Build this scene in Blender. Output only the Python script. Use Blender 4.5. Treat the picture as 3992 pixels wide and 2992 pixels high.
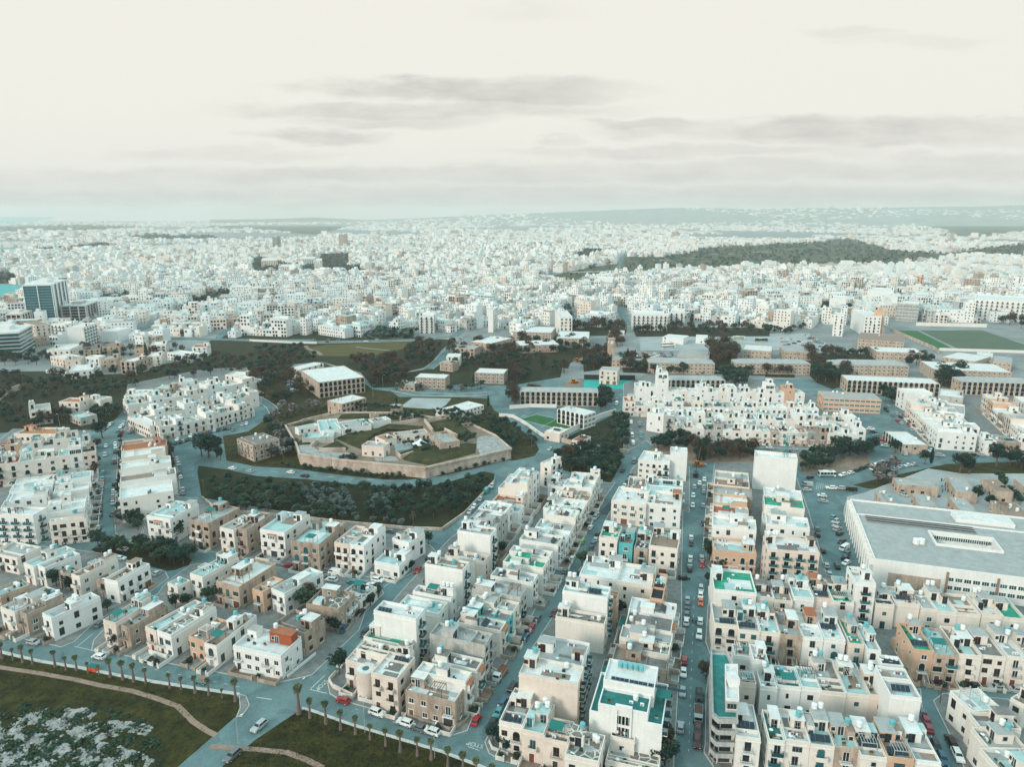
import bpy, math, random
from mathutils import Vector
R_ = math.radians
for b in list(bpy.data.objects): bpy.data.objects.remove(b)
SC = bpy.context.scene
COL = SC.collection
CAM_H, PITCH, FPX = 125.0, R_(13.43), 2766.6
CP, SP = math.cos(PITCH), math.sin(PITCH)
# photograph pixels (3992 x 2992) -> points of the place; each zone is an enlarged window of the photograph: origin and scale
ZONES = dict(s=(0,0,1), D=(0,0,.5541), A=(0,1992,1.658), B=(1000,1992,1.658), C=(2000,1992,1.658), Q=(2992,1992,1.658),
  E=(0,1300,2.212), F=(1000,1300,2.212), G=(2000,1300,2.212), H=(2992,1300,2.212),
  I=(0,780,2.212), J=(1000,780,2.212), K=(2000,780,2.212), L=(2992,780,2.212),
  a=(0,2000,3.685), b=(500,2000,3.685), c=(1000,2000,3.685), d=(300,2300,3.685), e=(800,2300,3.685),
  f=(1250,2500,3.3515), g=(1550,2050,3.3515), h=(1850,2500,3.3515), i=(2150,2050,3.3515), j=(2150,2500,3.3515),
  k=(2700,2500,3.3515), l=(3332,2500,3.3515), m=(2700,2100,1.924), n=(3332,2100,1.924))
def P(zone, x, y, z=0.0):
    ox, oy, s = ZONES[zone]
    px, py = ox + x/s, oy + y/s
    dx, dy = (px-1996)/FPX, (1496-py)/FPX
    wy, wz = CP + dy*SP, -SP + dy*CP
    t = (z-CAM_H)/wz if wz < -1e-4 else 12000.0
    return Vector((dx*t, wy*t, z))
def to_px(v):
    y, z = v[1], v[2]-CAM_H
    dep = y*CP - z*SP
    if dep < 1: return (-9999, -9999)
    return (1996 + v[0]/dep*FPX, 1496 - (y*SP + z*CP)/dep*FPX)
def pts(zone, txt, z=0.0):
    return [P(zone, *map(float, t.split(',')), z) for t in txt.split()]

# ---------------------------------------------------------------- materials
MATS = {}
def nt(name):
    m = bpy.data.materials.new(name); m.use_nodes = True
    t = m.node_tree; t.nodes.clear()
    o = t.nodes.new('ShaderNodeOutputMaterial'); p = t.nodes.new('ShaderNodeBsdfPrincipled')
    t.links.new(p.outputs[0], o.inputs[0]); p.inputs['Specular IOR Level'].default_value = .25
    MATS[name] = m
    return m, t, p
def noise(t, vec, scale, detail=4, rough=.6):
    n = t.nodes.new('ShaderNodeTexNoise'); n.inputs['Scale'].default_value = scale
    n.inputs['Detail'].default_value = detail; n.inputs['Roughness'].default_value = rough
    t.links.new(vec, n.inputs['Vector']); return n.outputs['Fac']
def ramp(t, fac, stops):
    r = t.nodes.new('ShaderNodeValToRGB'); e = r.color_ramp.elements
    while len(e) < len(stops): e.new(.5)
    for q, (p, c) in zip(e, stops): q.position = p; q.color = (*c, 1) if len(c) == 3 else c
    t.links.new(fac, r.inputs[0]); return r.outputs[0]
def mix(t, fac, a, b, mode='MIX'):
    n = t.nodes.new('ShaderNodeMix'); n.data_type = 'RGBA'; n.blend_type = mode
    for sock, v in ((n.inputs[0], fac), (n.inputs[6], a), (n.inputs[7], b)):
        if isinstance(v, (int, float)): sock.default_value = v
        elif isinstance(v, tuple): sock.default_value = (*v, 1)
        else: t.links.new(v, sock)
    return n.outputs[2]
def sc(c, k): return tuple(min(1, v*k) for v in c)
def coord(t, kind='Object', scale=(1,1,1)):
    c = t.nodes.new('ShaderNodeTexCoord'); m = t.nodes.new('ShaderNodeMapping')
    m.inputs['Scale'].default_value = scale
    t.links.new(c.outputs[kind], m.inputs[0]); return m.outputs[0]
def wpos(t, scale=(1,1,1)):
    g = t.nodes.new('ShaderNodeNewGeometry'); m = t.nodes.new('ShaderNodeMapping')
    m.inputs['Scale'].default_value = scale
    t.links.new(g.outputs['Position'], m.inputs[0]); return m.outputs[0]
def plain(name, col, rough=.8, var=.12, scale=.6, dirt=None, dirt_at=(.55,.75), fine=0, metal=0, streak=0):
    """paint, plaster, membrane...: broad tone changes, a fine grain and stains of their own shape"""
    m, t, p = nt(name)
    v = wpos(t)
    c = ramp(t, noise(t, v, scale, 5, .65), [(.3, sc(col, 1-var)), (.7, sc(col, 1+var*.7))])
    oi = t.nodes.new('ShaderNodeObjectInfo')
    c = mix(t, .5, c, ramp(t, oi.outputs['Random'], [(0, sc((1,1,1), 1-var)), (1, (1,1,1))]), 'MULTIPLY')
    if fine: c = mix(t, fine, c, ramp(t, noise(t, v, 5, 3), [(.3, (.4,.4,.4)), (.65, (1,1,1))]), 'MULTIPLY')
    if dirt:
        c = mix(t, ramp(t, noise(t, wpos(t, (1,1,.35)), scale*1.7, 6, .7), [(dirt_at[0], (0,0,0)), (dirt_at[1], (1,1,1))]), c, dirt)
    if streak: c = mix(t, streak, c, ramp(t, noise(t, wpos(t, (1.6,1.6,.10)), 1, 5, .7), [(.42, (.62,.60,.57)), (.60, (1,1,1))]), 'MULTIPLY')
    t.links.new(c, p.inputs['Base Color']); p.inputs['Roughness'].default_value = rough; p.inputs['Metallic'].default_value = metal
    return m
WALLS = dict(w=('white', (.85,.845,.82)), c=('cream', (.82,.755,.685)), p=('pale pink', (.79,.68,.60)), t=('tan stone', (.50,.40,.325)),
  g=('grey concrete', (.56,.56,.53)), o=('orange', (.68,.45,.32)), b=('turquoise', (.12,.50,.52)), i=('ivory', (.83,.80,.745)),
  s=('honey stone', (.60,.475,.38)), r=('red', (.45,.10,.05)))
for k, (n, c) in WALLS.items():
    dk = {'t': (.20,.15,.12), 's': (.25,.19,.15), 'g': (.36,.36,.35)}.get(k, sc(c, .72))
    plain('wall_'+k, c, .85, .06 if k in 'wci' else .12, .25, dk, (.60,.84) if k in 'wcipbo' else (.48,.72), .25, 0, .13 if k in 'wcipbo' else .5)
ROOFS = dict(g=('grey', (.42,.43,.42)), l=('pale', (.77,.765,.74)), t=('pale turquoise', (.44,.62,.61)), e=('green', (.03,.30,.20)),
  d=('dark patched', (.20,.19,.18)), r=('terracotta', (.42,.15,.08)), n=('brown', (.33,.24,.19)), k=('black', (.03,.03,.035)), v=('dark teal', (.03,.19,.18)),
  c=('crazy-paved', (.20,.18,.16)), o=('orange', (.52,.24,.12)))
for k, (n, c) in ROOFS.items():
    plain('roof_'+k, c, .8, .14, .3, sc(c, .6) if k not in 'kvde' else sc(c, 1.7), (.5,.78), .35)
def crazy():
    m, t, p = nt('roof_c')
    vo = t.nodes.new('ShaderNodeTexVoronoi'); vo.feature = 'DISTANCE_TO_EDGE'; vo.inputs['Scale'].default_value = .42
    t.links.new(wpos(t), vo.inputs['Vector'])
    c = ramp(t, noise(t, wpos(t), 1.1, 5), [(.3, (.12,.105,.10)), (.7, (.26,.23,.20))])
    t.links.new(mix(t, ramp(t, vo.outputs['Distance'], [(.04, (1,1,1)), (.075, (0,0,0))]), c, (.6,.6,.55)), p.inputs['Base Color'])
    p.inputs['Roughness'].default_value = .85
crazy()
def glass(name, col, rough=.12):
    m, t, p = nt(name)
    t.links.new(ramp(t, t.nodes.new('ShaderNodeObjectInfo').outputs['Random'], [(0, sc(col, .5)), (1, sc(col, 1.6))]), p.inputs['Base Color'])
    p.inputs['Roughness'].default_value = rough; p.inputs['Specular IOR Level'].default_value = .5
glass('pane', (.012,.020,.024)); glass('pane_teal', (.02,.10,.11)); glass('tower_glass', (.03,.20,.24)); glass('car_glass', (.008,.014,.016), .06)
for n, c, r in (('frame_w', (.78,.78,.75), .6), ('frame_d', (.05,.05,.05), .6), ('frame_n', (.16,.07,.04), .6), ('frame_g', (.30,.33,.33), .6), ('door_r', (.20,.06,.04), .6),
  ('garage', (.42,.44,.44), .6), ('garage_n', (.22,.09,.05), .6), ('trim_w', (.80,.79,.75), .8), ('rail', (.10,.10,.10), .5), ('tank', (.78,.80,.79), .4),
  ('tank_b', (.14,.42,.46), .4), ('solar', (.02,.035,.05), .25), ('metal', (.42,.44,.44), .45), ('wood', (.16,.10,.07), .8), ('tile', (.48,.17,.08), .8), ('brick', (.34,.085,.04), .85), ('awning', (.02,.17,.15), .8),
  ('step', (.42,.35,.30), .85), ('tarp', (.75,.78,.76), .7)):
    plain(n, c, r, .08, .8)
def paint(name, col):
    m, t, p = nt(name); p.inputs['Base Color'].default_value = (*col, 1); p.inputs['Roughness'].default_value = .28
    p.inputs['Coat Weight'].default_value = .5; p.inputs['Coat Roughness'].default_value = .1
CARS = dict(w=('white', (.78,.78,.76)), s=('silver', (.38,.41,.42)), k=('black', (.012,.016,.018)), r=('red', (.35,.02,.025)), b=('blue', (.02,.10,.16)), o=('orange', (.60,.13,.03)),
  g=('grey', (.13,.15,.16)), e=('lime green', (.22,.45,.10)), m=('maroon', (.10,.015,.02)), t=('turquoise', (.05,.28,.30)))
for k, (n, c) in CARS.items(): paint('car_'+k, c)
paint('tyre', (.015,.015,.015)); MATS['tyre'].node_tree.nodes['Principled BSDF'].inputs['Roughness'].default_value = .9
paint('lamp_glass', (.7,.7,.65)); paint('tail_glass', (.35,.02,.02)); paint('digger', (.75,.22,.02)); paint('lime', (.40,.55,.05)); paint('cone', (.7,.12,.04))
def leafmat(name, c1, c2):
    m, t, p = nt(name)
    t.links.new(mix(t, .6, ramp(t, noise(t, wpos(t), .45, 3), [(.3, c1), (.7, c2)]),
        ramp(t, t.nodes.new('ShaderNodeObjectInfo').outputs['Random'], [(0, (.55,.6,.6)), (1, (1,1,1))]), 'MULTIPLY'), p.inputs['Base Color'])
    p.inputs['Roughness'].default_value = .7
leafmat('leaf_dark', (.006,.030,.024), (.015,.056,.041)); leafmat('leaf_mid', (.020,.050,.026), (.044,.088,.038))
leafmat('leaf_olive', (.0600,.0880,.0840), (.1200,.1520,.1440)); leafmat('leaf_brown', (.050,.036,.020), (.115,.066,.034))
leafmat('leaf_palm', (.0560,.0800,.0360), (.1360,.1520,.0640)); leafmat('leaf_pale', (.16,.15,.15), (.27,.25,.24)); leafmat('leaf_dead', (.16,.11,.07), (.22,.16,.10))
plain('bark', (.12,.09,.075), .9, .3, 2); plain('palm_bark', (.19,.145,.125), .9, .35, 2.5)
def groundmat(name, stops, sc1, sc2=None, k2=.5, rough=.95, stretch=(1,1,1), bump=0):
    m, t, p = nt(name); v = wpos(t, stretch)
    c = ramp(t, noise(t, v, sc1, 8, .65), stops)
    if sc2: c = mix(t, k2, c, ramp(t, noise(t, v, sc2, 6, .7), [(.32, (.45,.45,.45)), (.66, (1,1,1))]), 'MULTIPLY')
    t.links.new(c, p.inputs['Base Color']); p.inputs['Roughness'].default_value = rough
    return m, t, p
ASPH = (.145,.222,.229)
def asphalt():
    m, t, p = groundmat('asphalt', [(.30, sc(ASPH,.78)), (.50, ASPH), (.72, sc(ASPH,1.25))], .11, 1.7, .4)
    src = p.inputs['Base Color'].links[0].from_socket
    vo = t.nodes.new('ShaderNodeTexVoronoi'); vo.inputs['Scale'].default_value = .16; t.links.new(wpos(t, (1,.55,1)), vo.inputs['Vector'])
    c = mix(t, .55, src, ramp(t, vo.outputs['Color'], [(.35, (.66,.66,.66)), (.42, (1,1,1)), (.62, (1,1,1)), (.68, (1.0,.98,.94))]), 'MULTIPLY')
    c = mix(t, ramp(t, noise(t, wpos(t), .05, 6, .75), [(.58, (0,0,0)), (.72, (.6,.6,.6))]), c, sc(ASPH, 1.75))
    t.links.new(c, p.inputs['Base Color'])
asphalt()
groundmat('asphalt_new', [(.3, (.06,.085,.09)), (.7, (.10,.125,.13))], .2, 2, .3)
groundmat('concrete_yard', [(.3, (.30,.33,.33)), (.7, (.44,.46,.45))], .06, .8, .3)
groundmat('pavement', [(.3, (.15,.165,.16)), (.7, (.29,.285,.27))], .4, 2.5, .4); groundmat('yard_green', [(.3, (.03,.045,.025)), (.7, (.08,.08,.05))], .5, 2, .5)
groundmat('kerbstone', [(.3, (.45,.43,.40)), (.7, (.60,.57,.53))], .4)
groundmat('town_ground', [(.32, (.16,.18,.18)), (.5, (.25,.27,.265)), (.7, (.36,.36,.34))], .02, .3, .3)
groundmat('country', [(.30, (.0375,.0638,.0338)), (.42, (.0750,.1013,.0450)), (.52, (.0525,.0750,.0375)), (.60, (.1650,.1275,.0900)), (.66, (.0675,.0900,.0413)), (.8, (.1950,.1650,.1275))], .012, .06, .5, stretch=(1,2.6,1))
groundmat('grass', [(.28, (.012,.016,.004)), (.45, (.034,.034,.006)), (.60, (.066,.057,.010)), (.78, (.075,.066,.018))], .20, .75, .95)
groundmat('grass_dark', [(.3, (.0099,.0165,.0066)), (.5, (.0248,.0303,.0088)), (.72, (.0468,.0440,.0121))], .12, 1.2, .7)
groundmat('field_gold', [(.3, (.0675,.0638,.0165)), (.6, (.1125,.0938,.0263)), (.8, (.0900,.0750,.0300))], .05, .6, .5, stretch=(1,2.5,1))
groundmat('earth', [(.3, (.20,.14,.10)), (.7, (.33,.25,.19))], .2, 1.5, .4)
groundmat('dirt_path', [(.3, (.26,.17,.13)), (.7, (.38,.27,.21))], .5, 3, .3)
groundmat('turf', [(.3, (.025,.10,.035)), (.7, (.04,.15,.05))], .3, 2, .2)
groundmat('turf_teal', [(.3, (.02,.33,.28)), (.7, (.03,.40,.33))], .1)
groundmat('pitch_grass', [(.3, (.075,.115,.075)), (.7, (.105,.145,.095))], .05, .5, .3)
groundmat('rock', [(.35, (.26,.265,.26)), (.65, (.50,.49,.47))], .5, 3, .6)
groundmat('fort_stone', [(.30, (.34,.26,.21)), (.5, (.58,.47,.39)), (.7, (.72,.63,.55))], .25, 2, .5, stretch=(1,1,.5))
groundmat('far_wall', [(.35, (.60,.56,.50)), (.5, (.80,.77,.72)), (.65, (.70,.72,.70))], .03, .4, .15)
groundmat('marking', [(.3, (.52,.54,.52)), (.7, (.68,.68,.64))], 1.5)
def sea():
    m, t, p = nt('sea_water'); p.inputs['Base Color'].default_value = (.03,.34,.34,1); p.inputs['Roughness'].default_value = .6
sea()

# ---------------------------------------------------------------- mesh building
class MB:
    def __init__(s): s.v = []; s.f = []; s.m = []; s.mats = []
    def mi(s, mat):
        if mat not in s.mats: s.mats.append(mat)
        return s.mats.index(mat)
    def face(s, vs, mat):
        n = len(s.v); s.v.extend([tuple(v) for v in vs]); s.f.append(tuple(range(n, n+len(vs)))); s.m.append(s.mi(mat))
    def box(s, x0, y0, z0, x1, y1, z1, mat, top=None, bottom=True):
        n = len(s.v)
        s.v.extend([(x0,y0,z0),(x1,y0,z0),(x1,y1,z0),(x0,y1,z0),(x0,y0,z1),(x1,y0,z1),(x1,y1,z1),(x0,y1,z1)])
        k = s.mi(mat); kt = s.mi(top) if top else k
        for q, mm in (((0,1,5,4),k),((1,2,6,5),k),((2,3,7,6),k),((3,0,4,7),k),((4,5,6,7),kt)): s.f.append(tuple(n+i for i in q)); s.m.append(mm)
        if bottom: s.f.append((n+3,n+2,n+1,n)); s.m.append(k)
    def prism(s, poly, z0, z1, mat, top=None, floor=False):
        n = len(poly); b = len(s.v); k = s.mi(mat); kt = s.mi(top) if top else k
        s.v.extend([(p[0],p[1],z0) for p in poly]); s.v.extend([(p[0],p[1],z1) for p in poly])
        for i in range(n):
            j = (i+1) % n; s.f.append((b+i,b+j,b+n+j,b+n+i)); s.m.append(k)
        s.f.append(tuple(range(b+n, b+2*n))); s.m.append(kt)
        if floor: s.f.append(tuple(range(b+n-1, b-1, -1))); s.m.append(k)
    def cyl(s, x, y, z0, z1, r0, mat, r1=None, n=10, top=None):
        r1 = r0 if r1 is None else r1; b = len(s.v); k = s.mi(mat)
        for z, r in ((z0,r0),(z1,r1)):
            s.v.extend([(x+r*math.cos(2*math.pi*i/n), y+r*math.sin(2*math.pi*i/n), z) for i in range(n)])
        for i in range(n):
            j = (i+1) % n; s.f.append((b+i,b+j,b+n+j,b+n+i)); s.m.append(k)
        s.f.append(tuple(range(b+n,b+2*n))); s.m.append(s.mi(top) if top else k)
    def ring(s, x0, y0, x1, y1, z0, z1, t, mat):
        """four walls of thickness t round a rectangle, butted"""
        s.box(x0,y0,z0,x1,y0+t,z1,mat); s.box(x0,y1-t,z0,x1,y1,z1,mat)
        s.box(x0,y0+t,z0,x0+t,y1-t,z1,mat); s.box(x1-t,y0+t,z0,x1,y1-t,z1,mat)
    def bar(s, p, q, r, mat, n=4):
        p, q = Vector(p), Vector(q); d = (q-p).normalized()
        a = d.orthogonal().normalized(); c = d.cross(a); b = len(s.v); k = s.mi(mat)
        for o in (p, q): s.v.extend([tuple(o + a*(r*math.cos(2*math.pi*i/n)) + c*(r*math.sin(2*math.pi*i/n))) for i in range(n)])
        for i in range(n):
            j = (i+1) % n; s.f.append((b+i,b+j,b+n+j,b+n+i)); s.m.append(k)
        s.f.append(tuple(range(b+n,b+2*n))); s.m.append(k); s.f.append(tuple(range(b+n-1,b-1,-1))); s.m.append(k)
    def mesh(s, name):
        me = bpy.data.meshes.new(name); me.from_pydata(s.v, [], s.f)
        for m in s.mats: me.materials.append(MATS[m])
        if len(s.mats) > 1: me.polygons.foreach_set('material_index', s.m)
        me.update(); return me
    def build(s, name, parent=None, **kw):
        return put(name, s.mesh(name), parent, **kw)
def put(name, me, parent=None, loc=(0,0,0), rz=0, **props):
    o = bpy.data.objects.new(name, me); COL.objects.link(o); o.location = loc
    if rz: o.rotation_euler = (0,0,rz)
    if parent is not None: o.parent = parent
    for k, v in props.items(): o[k] = v
    return o
LABELS = {}
def thing(name, label, cat, loc=(0,0,0), rz=0, group=None, me=None):
    o = put(name, me, None, loc, rz, label=label, category=cat)
    if group: o['group'] = group
    LABELS.setdefault(label, []).append(group)
    return o
ORD = ('first second third fourth fifth sixth seventh eighth ninth tenth eleventh twelfth thirteenth fourteenth fifteenth sixteenth seventeenth '
  'eighteenth nineteenth twentieth').split()
ORD += ['twenty-'+w for w in ORD[:9]] + ['thirtieth'] + ['thirty-'+w for w in ORD[:9]] + ['fortieth'] + ['forty-'+w for w in ORD[:9]] + ['fiftieth'] + ['fifty-'+w for w in ORD[:9]]
def ngon_sheet(name, poly, z, mat, kerb=None, kind='structure', depth=.4):
    """a flat piece of ground with sides going down; kerb adds a stone edge standing proud of it"""
    mb = MB(); poly = [(p[0],p[1]) for p in poly]
    if sum(poly[i][0]*poly[(i+1)%len(poly)][1]-poly[(i+1)%len(poly)][0]*poly[i][1] for i in range(len(poly))) < 0: poly = poly[::-1]
    from mathutils.geometry import tessellate_polygon
    n = len(poly); mb.v = [(x,y,z) for x,y in poly] + [(x,y,z-depth) for x,y in poly]; k = mb.mi(mat)
    for tri in tessellate_polygon([[Vector((x,y,0)) for x,y in poly]]):
        a, b, c = tri
        if (poly[b][0]-poly[a][0])*(poly[c][1]-poly[a][1])-(poly[c][0]-poly[a][0])*(poly[b][1]-poly[a][1]) < 0: b, c = c, b
        mb.f.append((a,b,c)); mb.m.append(k)
    for i in range(n): mb.f.append(((i+1)%n, i, n+i, n+(i+1)%n)); mb.m.append(k)
    o = mb.build(name, kind=kind)
    if kerb: strip('kerb', poly+[poly[0]], kerb, z-.3, z+.012, 'kerbstone')
    return o
def strip(name, line, w, z0, z1, mat, kind='structure', parent=None, off=0.0):
    """a band of width w along a line (wall, kerb, road, path), mitred"""
    L = [Vector((p[0],p[1])) for p in line]; mb = MB(); A = []; B = []
    closed = (L[0]-L[-1]).length < 1e-6
    for i, p in enumerate(L):
        a = L[i-1] if i else (L[-2] if closed else None); c = L[i+1] if i < len(L)-1 else (L[1] if closed else None)
        d = Vector((0,0))
        if a is not None: d += (p-a).normalized()
        if c is not None: d += (c-p).normalized()
        if d.length < 1e-4: d = Vector((1,0))
        d.normalize(); nrm = Vector((-d.y, d.x))
        seg = ((p-a) if a is not None else (c-p)).normalized(); k = 1/max(.5, abs(seg.dot(d)))
        A.append(p+nrm*(w/2+off)*k); B.append(p-nrm*(w/2-off)*k)
    for i in range(len(L)-1):
        q = [A[i], B[i], B[i+1], A[i+1]]
        b = len(mb.v); kk = mb.mi(mat)
        mb.v.extend([(v.x,v.y,z0) for v in q]+[(v.x,v.y,z1) for v in q])
        fs = [(4,5,6,7),(1,2,6,5),(3,0,4,7)]
        if i == 0 and not closed: fs.append((0,1,5,4))
        if i == len(L)-2 and not closed: fs.append((2,3,7,6))
        for f in fs: mb.f.append(tuple(b+j for j in f)); mb.m.append(kk)
    kw = {'kind': kind} if kind else {}
    return mb.build(name, parent, **kw)
# ---------------------------------------------------------------- parts that houses share (each copy of a part is an object of its own)
LIB = {}
def lib(key, fn):
    if key not in LIB:
        mb = MB(); fn(mb); LIB[key] = mb.mesh(key[0])
    return LIB[key]
def win_mesh(w, h, fr, pane, split, sill):
    def fn(mb):
        t = .09
        mb.box(-w/2-t, -.05, 0, -w/2, .1, h, fr); mb.box(w/2, -.05, 0, w/2+t, .1, h, fr)
        mb.box(-w/2-t, -.05, h, w/2+t, .1, h+t, fr); mb.box(-w/2-t, -.05, -t, w/2+t, .1, 0, fr)
        for i in range(1, split): mb.box(-w/2+w*i/split-.04, -.04, 0, -w/2+w*i/split+.04, .05, h, fr)
        mb.face([(-w/2,-.008,0),(w/2,-.008,0),(w/2,-.008,h),(-w/2,-.008,h)], pane)
        if sill: mb.box(-w/2-.25, -.18, -.22, w/2+.25, 0, -t, 'trim_w')
    return fn
def arch_mesh(w, h, fr, pane):
    def fn(mb):
        n = 7; r = w/2; z0 = h-r
        arc = [(r*math.cos(math.pi*i/n), z0+r*math.sin(math.pi*i/n)) for i in range(n+1)]
        prof = [(r,0)]+arc+[(-r,0)]
        mb.face([(x,-.008,z) for x,z in prof[::-1]], pane)
        k = 1+.12/r
        outer = [(r+.12,0)]+[(x*k, z0+(z-z0)*k) for x,z in arc]+[(-r-.12,0)]
        for i in range(len(prof)-1):
            a, b, c, d = prof[i], prof[i+1], outer[i+1], outer[i]
            mb.face([(a[0],-.05,a[1]),(b[0],-.05,b[1]),(c[0],-.05,c[1]),(d[0],-.05,d[1])], fr)
            mb.face([(a[0],-.05,a[1]),(a[0],0,a[1]),(b[0],0,b[1]),(b[0],-.05,b[1])], fr)
            mb.face([(d[0],-.05,d[1]),(c[0],-.05,c[1]),(c[0],0,c[1]),(d[0],0,d[1])], fr)
    return fn
def win(kind, fr='frame_d', pane='pane'):
    w, h, s, sill = dict(small=(.9,1.0,1,0), mid=(1.25,1.3,2,1), wide=(2.0,1.3,3,1), french=(1.25,2.25,2,0), slot=(.5,1.2,1,0), big=(2.4,2.2,3,0), strip=(2.6,1.2,4,0))[kind]
    return lib(('window', kind, fr, pane), win_mesh(w, h, fr, pane, s, sill))
def arch(kind, fr='frame_d', pane='pane'):
    w, h = dict(a=(1.5,2.4), s=(1.2,1.6), d=(1.3,2.6), arcade=(2.3,3.1))[kind]
    return lib(('window', 'arch'+kind, fr, pane), arch_mesh(w, h, fr, pane))
def door(mat='frame_n'):
    return lib(('door', mat), lambda mb: (mb.box(-.6,-.06,0,.6,.05,2.3,mat), mb.box(-.75,-.09,0,-.6,.05,2.45,'trim_w'), mb.box(.6,-.09,0,.75,.05,2.45,'trim_w'), mb.box(-.6,-.09,2.3,.6,.05,2.45,'trim_w')))
def garage(mat='garage'):
    return lib(('garage_door', mat), lambda mb: ([mb.box(-1.3,-.05-.02*(i%2),.4*i,1.3,.05,.4*i+.4,mat) for i in range(6)], mb.box(-1.45,-.1,0,-1.3,.05,2.55,'trim_w'), mb.box(1.3,-.1,0,1.45,.05,2.55,'trim_w'), mb.box(-1.3,-.1,2.4,1.3,.05,2.55,'trim_w')))
def balcony(w, mat):
    return lib(('balcony', w, mat), lambda mb: mb.box(-w/2,-1.15,-.22,w/2,0,-.02,mat))
def railing(w, kind):
    def fn(mb):
        if kind == 'rail':
            for z in (.45,.98): mb.box(-w/2+.02,-1.12,z,w/2-.02,-1.08,z+.06,'rail'); mb.box(-w/2+.02,-1.08,z,-w/2+.06,0,z+.06,'rail'); mb.box(w/2-.06,-1.08,z,w/2-.02,0,z+.06,'rail')
            n = int(w/.35)
            for i in range(n+1):
                x = -w/2+.03+(w-.1)*i/n; mb.box(x,-1.105,-.02,x+.04,-1.095,.98,'rail')
        elif kind == 'glass':
            mb.box(-w/2,-1.12,-.02,w/2,-1.08,.95,'pane_teal'); mb.box(-w/2,-1.08,-.02,-w/2+.04,0,.95,'pane_teal'); mb.box(w/2-.04,-1.08,-.02,w/2,0,.95,'pane_teal')
        else:
            mb.box(-w/2,-1.15,-.02,w/2,-1.0,.85,kind); mb.box(-w/2,-1.0,-.02,-w/2+.15,0,.85,kind); mb.box(w/2-.15,-1.0,-.02,w/2,0,.85,kind)
    return lib(('railing', w, kind), fn)
def bow(mat):
    """closed wooden or stone balcony box with a row of arched lights"""
    def fn(mb):
        mb.box(-1.5,-.9,-.3,1.5,0,2.3,mat); mb.box(-1.65,-1.05,2.3,1.65,0,2.5,'tile')
        for i in range(4): mb.face([(-1.25+.7*i,-.91,.8),(-.8+.7*i,-.91,.8),(-.8+.7*i,-.91,2.0),(-1.25+.7*i,-.91,2.0)], 'pane')
    return lib(('closed_balcony', mat), fn)
def tank(kind):
    return lib(('water_tank', kind), lambda mb: (mb.cyl(0,0,.35,1.45,.62,kind,n=12), mb.cyl(0,0,1.45,1.62,.62,kind,.2,n=12), mb.box(-.5,-.5,0,.5,.5,.35,'wall_g')))
def solar():
    def fn(mb):
        for i in range(4):
            x = i*1.05; mb.face([(x,0,.3),(x+1,0,.3),(x+1,1.5,1.1),(x,1.5,1.1)], 'solar'); mb.face([(x,0,.27),(x,1.5,1.07),(x+1,1.5,1.07),(x+1,0,.27)], 'metal')
            mb.box(x+.45,1.4,0,x+.5,1.45,1.06,'metal'); mb.box(x+.45,.1,0,x+.5,.15,.3,'metal')
    return lib(('solar_panel',), fn)
def aircon():
    return lib(('air_conditioner',), lambda mb: (mb.box(-.45,-.2,.1,.45,.2,.75,'tank'), mb.box(-.3,-.21,.2,.15,-.2,.65,'frame_g'), mb.box(-.4,-.15,0,.4,.15,.1,'metal')))
def dish():
    def fn(mb):
        mb.bar((0,0,0),(0,0,.9),.04,'metal'); b = len(mb.v)
        mb.cyl(0,0,.9,1.0,.1,'tank',.5,n=10)
    return lib(('satellite_dish',), fn)
def planter(m):
    return lib(('planter', m), lambda mb: (mb.box(-.4,-.22,0,.4,.22,.42,m), mb.box(-.34,-.16,.42,.34,.16,.75,'leaf_mid')))
def washing():
    def fn(mb):
        for x in (0,2.8): mb.box(x,0,0,x+.06,.06,1.7,'metal')
        mb.box(.06,.02,1.62,2.8,.04,1.65,'metal')
        for i, c in enumerate(('car_w','car_r','car_b','car_w','car_t')): mb.box(.2+i*.52,.022,.9+.1*(i%2),.62+i*.52,.038,1.62,c)
    return lib(('washing_line',), fn)
def pergola(mat='frame_w'):
    def fn(mb):
        for x in (0,3.2):
            for y in (0,2.8): mb.box(x,y,0,x+.12,y+.12,2.2,mat)
        for y in (0,2.8): mb.box(-.1,y,2.2,3.42,y+.12,2.32,mat)
        for i in range(6): mb.box(i*.62,-.15,2.32,i*.62+.1,3.1,2.42,mat)
    return lib(('pergola', mat), fn)
def awning():
    def fn(mb):
        mb.face([(0,0,2.3),(3.4,0,2.3),(3.4,2.8,2.6),(0,2.8,2.6)], 'awning'); mb.face([(0,0,2.27),(0,2.8,2.57),(3.4,2.8,2.57),(3.4,0,2.27)], 'awning')
        for x in (0,3.3):
            for y in (0,2.7): mb.box(x,y,0,x+.1,y+.1,2.28,'wood')
    return lib(('awning',), fn)
def stairs(mat):
    def fn(mb):
        for i in range(8): mb.box(-.5,-2.6+i*.32,0,.5,-2.28+i*.32,.2+.17*i,mat)
        for q in (-.62,.5): mb.face([(q,-2.6,0),(q,0,0),(q,0,2.2),(q,-2.6,.8)], 'wall_c'); mb.face([(q+.12,-2.6,0),(q+.12,0,0),(q+.12,0,2.2),(q+.12,-2.6,.8)], 'wall_c'); mb.face([(q,-2.6,.8),(q+.12,-2.6,.8),(q+.12,0,2.2),(q,0,2.2)], 'trim_w'); mb.face([(q,-2.6,0),(q+.12,-2.6,0),(q+.12,-2.6,.8),(q,-2.6,.8)], 'trim_w')
    return lib(('front_steps', mat), fn)
NCOUNT = {}
def part(root, name, me, x, y, z, rz=0):
    return put(name, me, root, (x, y, z), rz)

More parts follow.
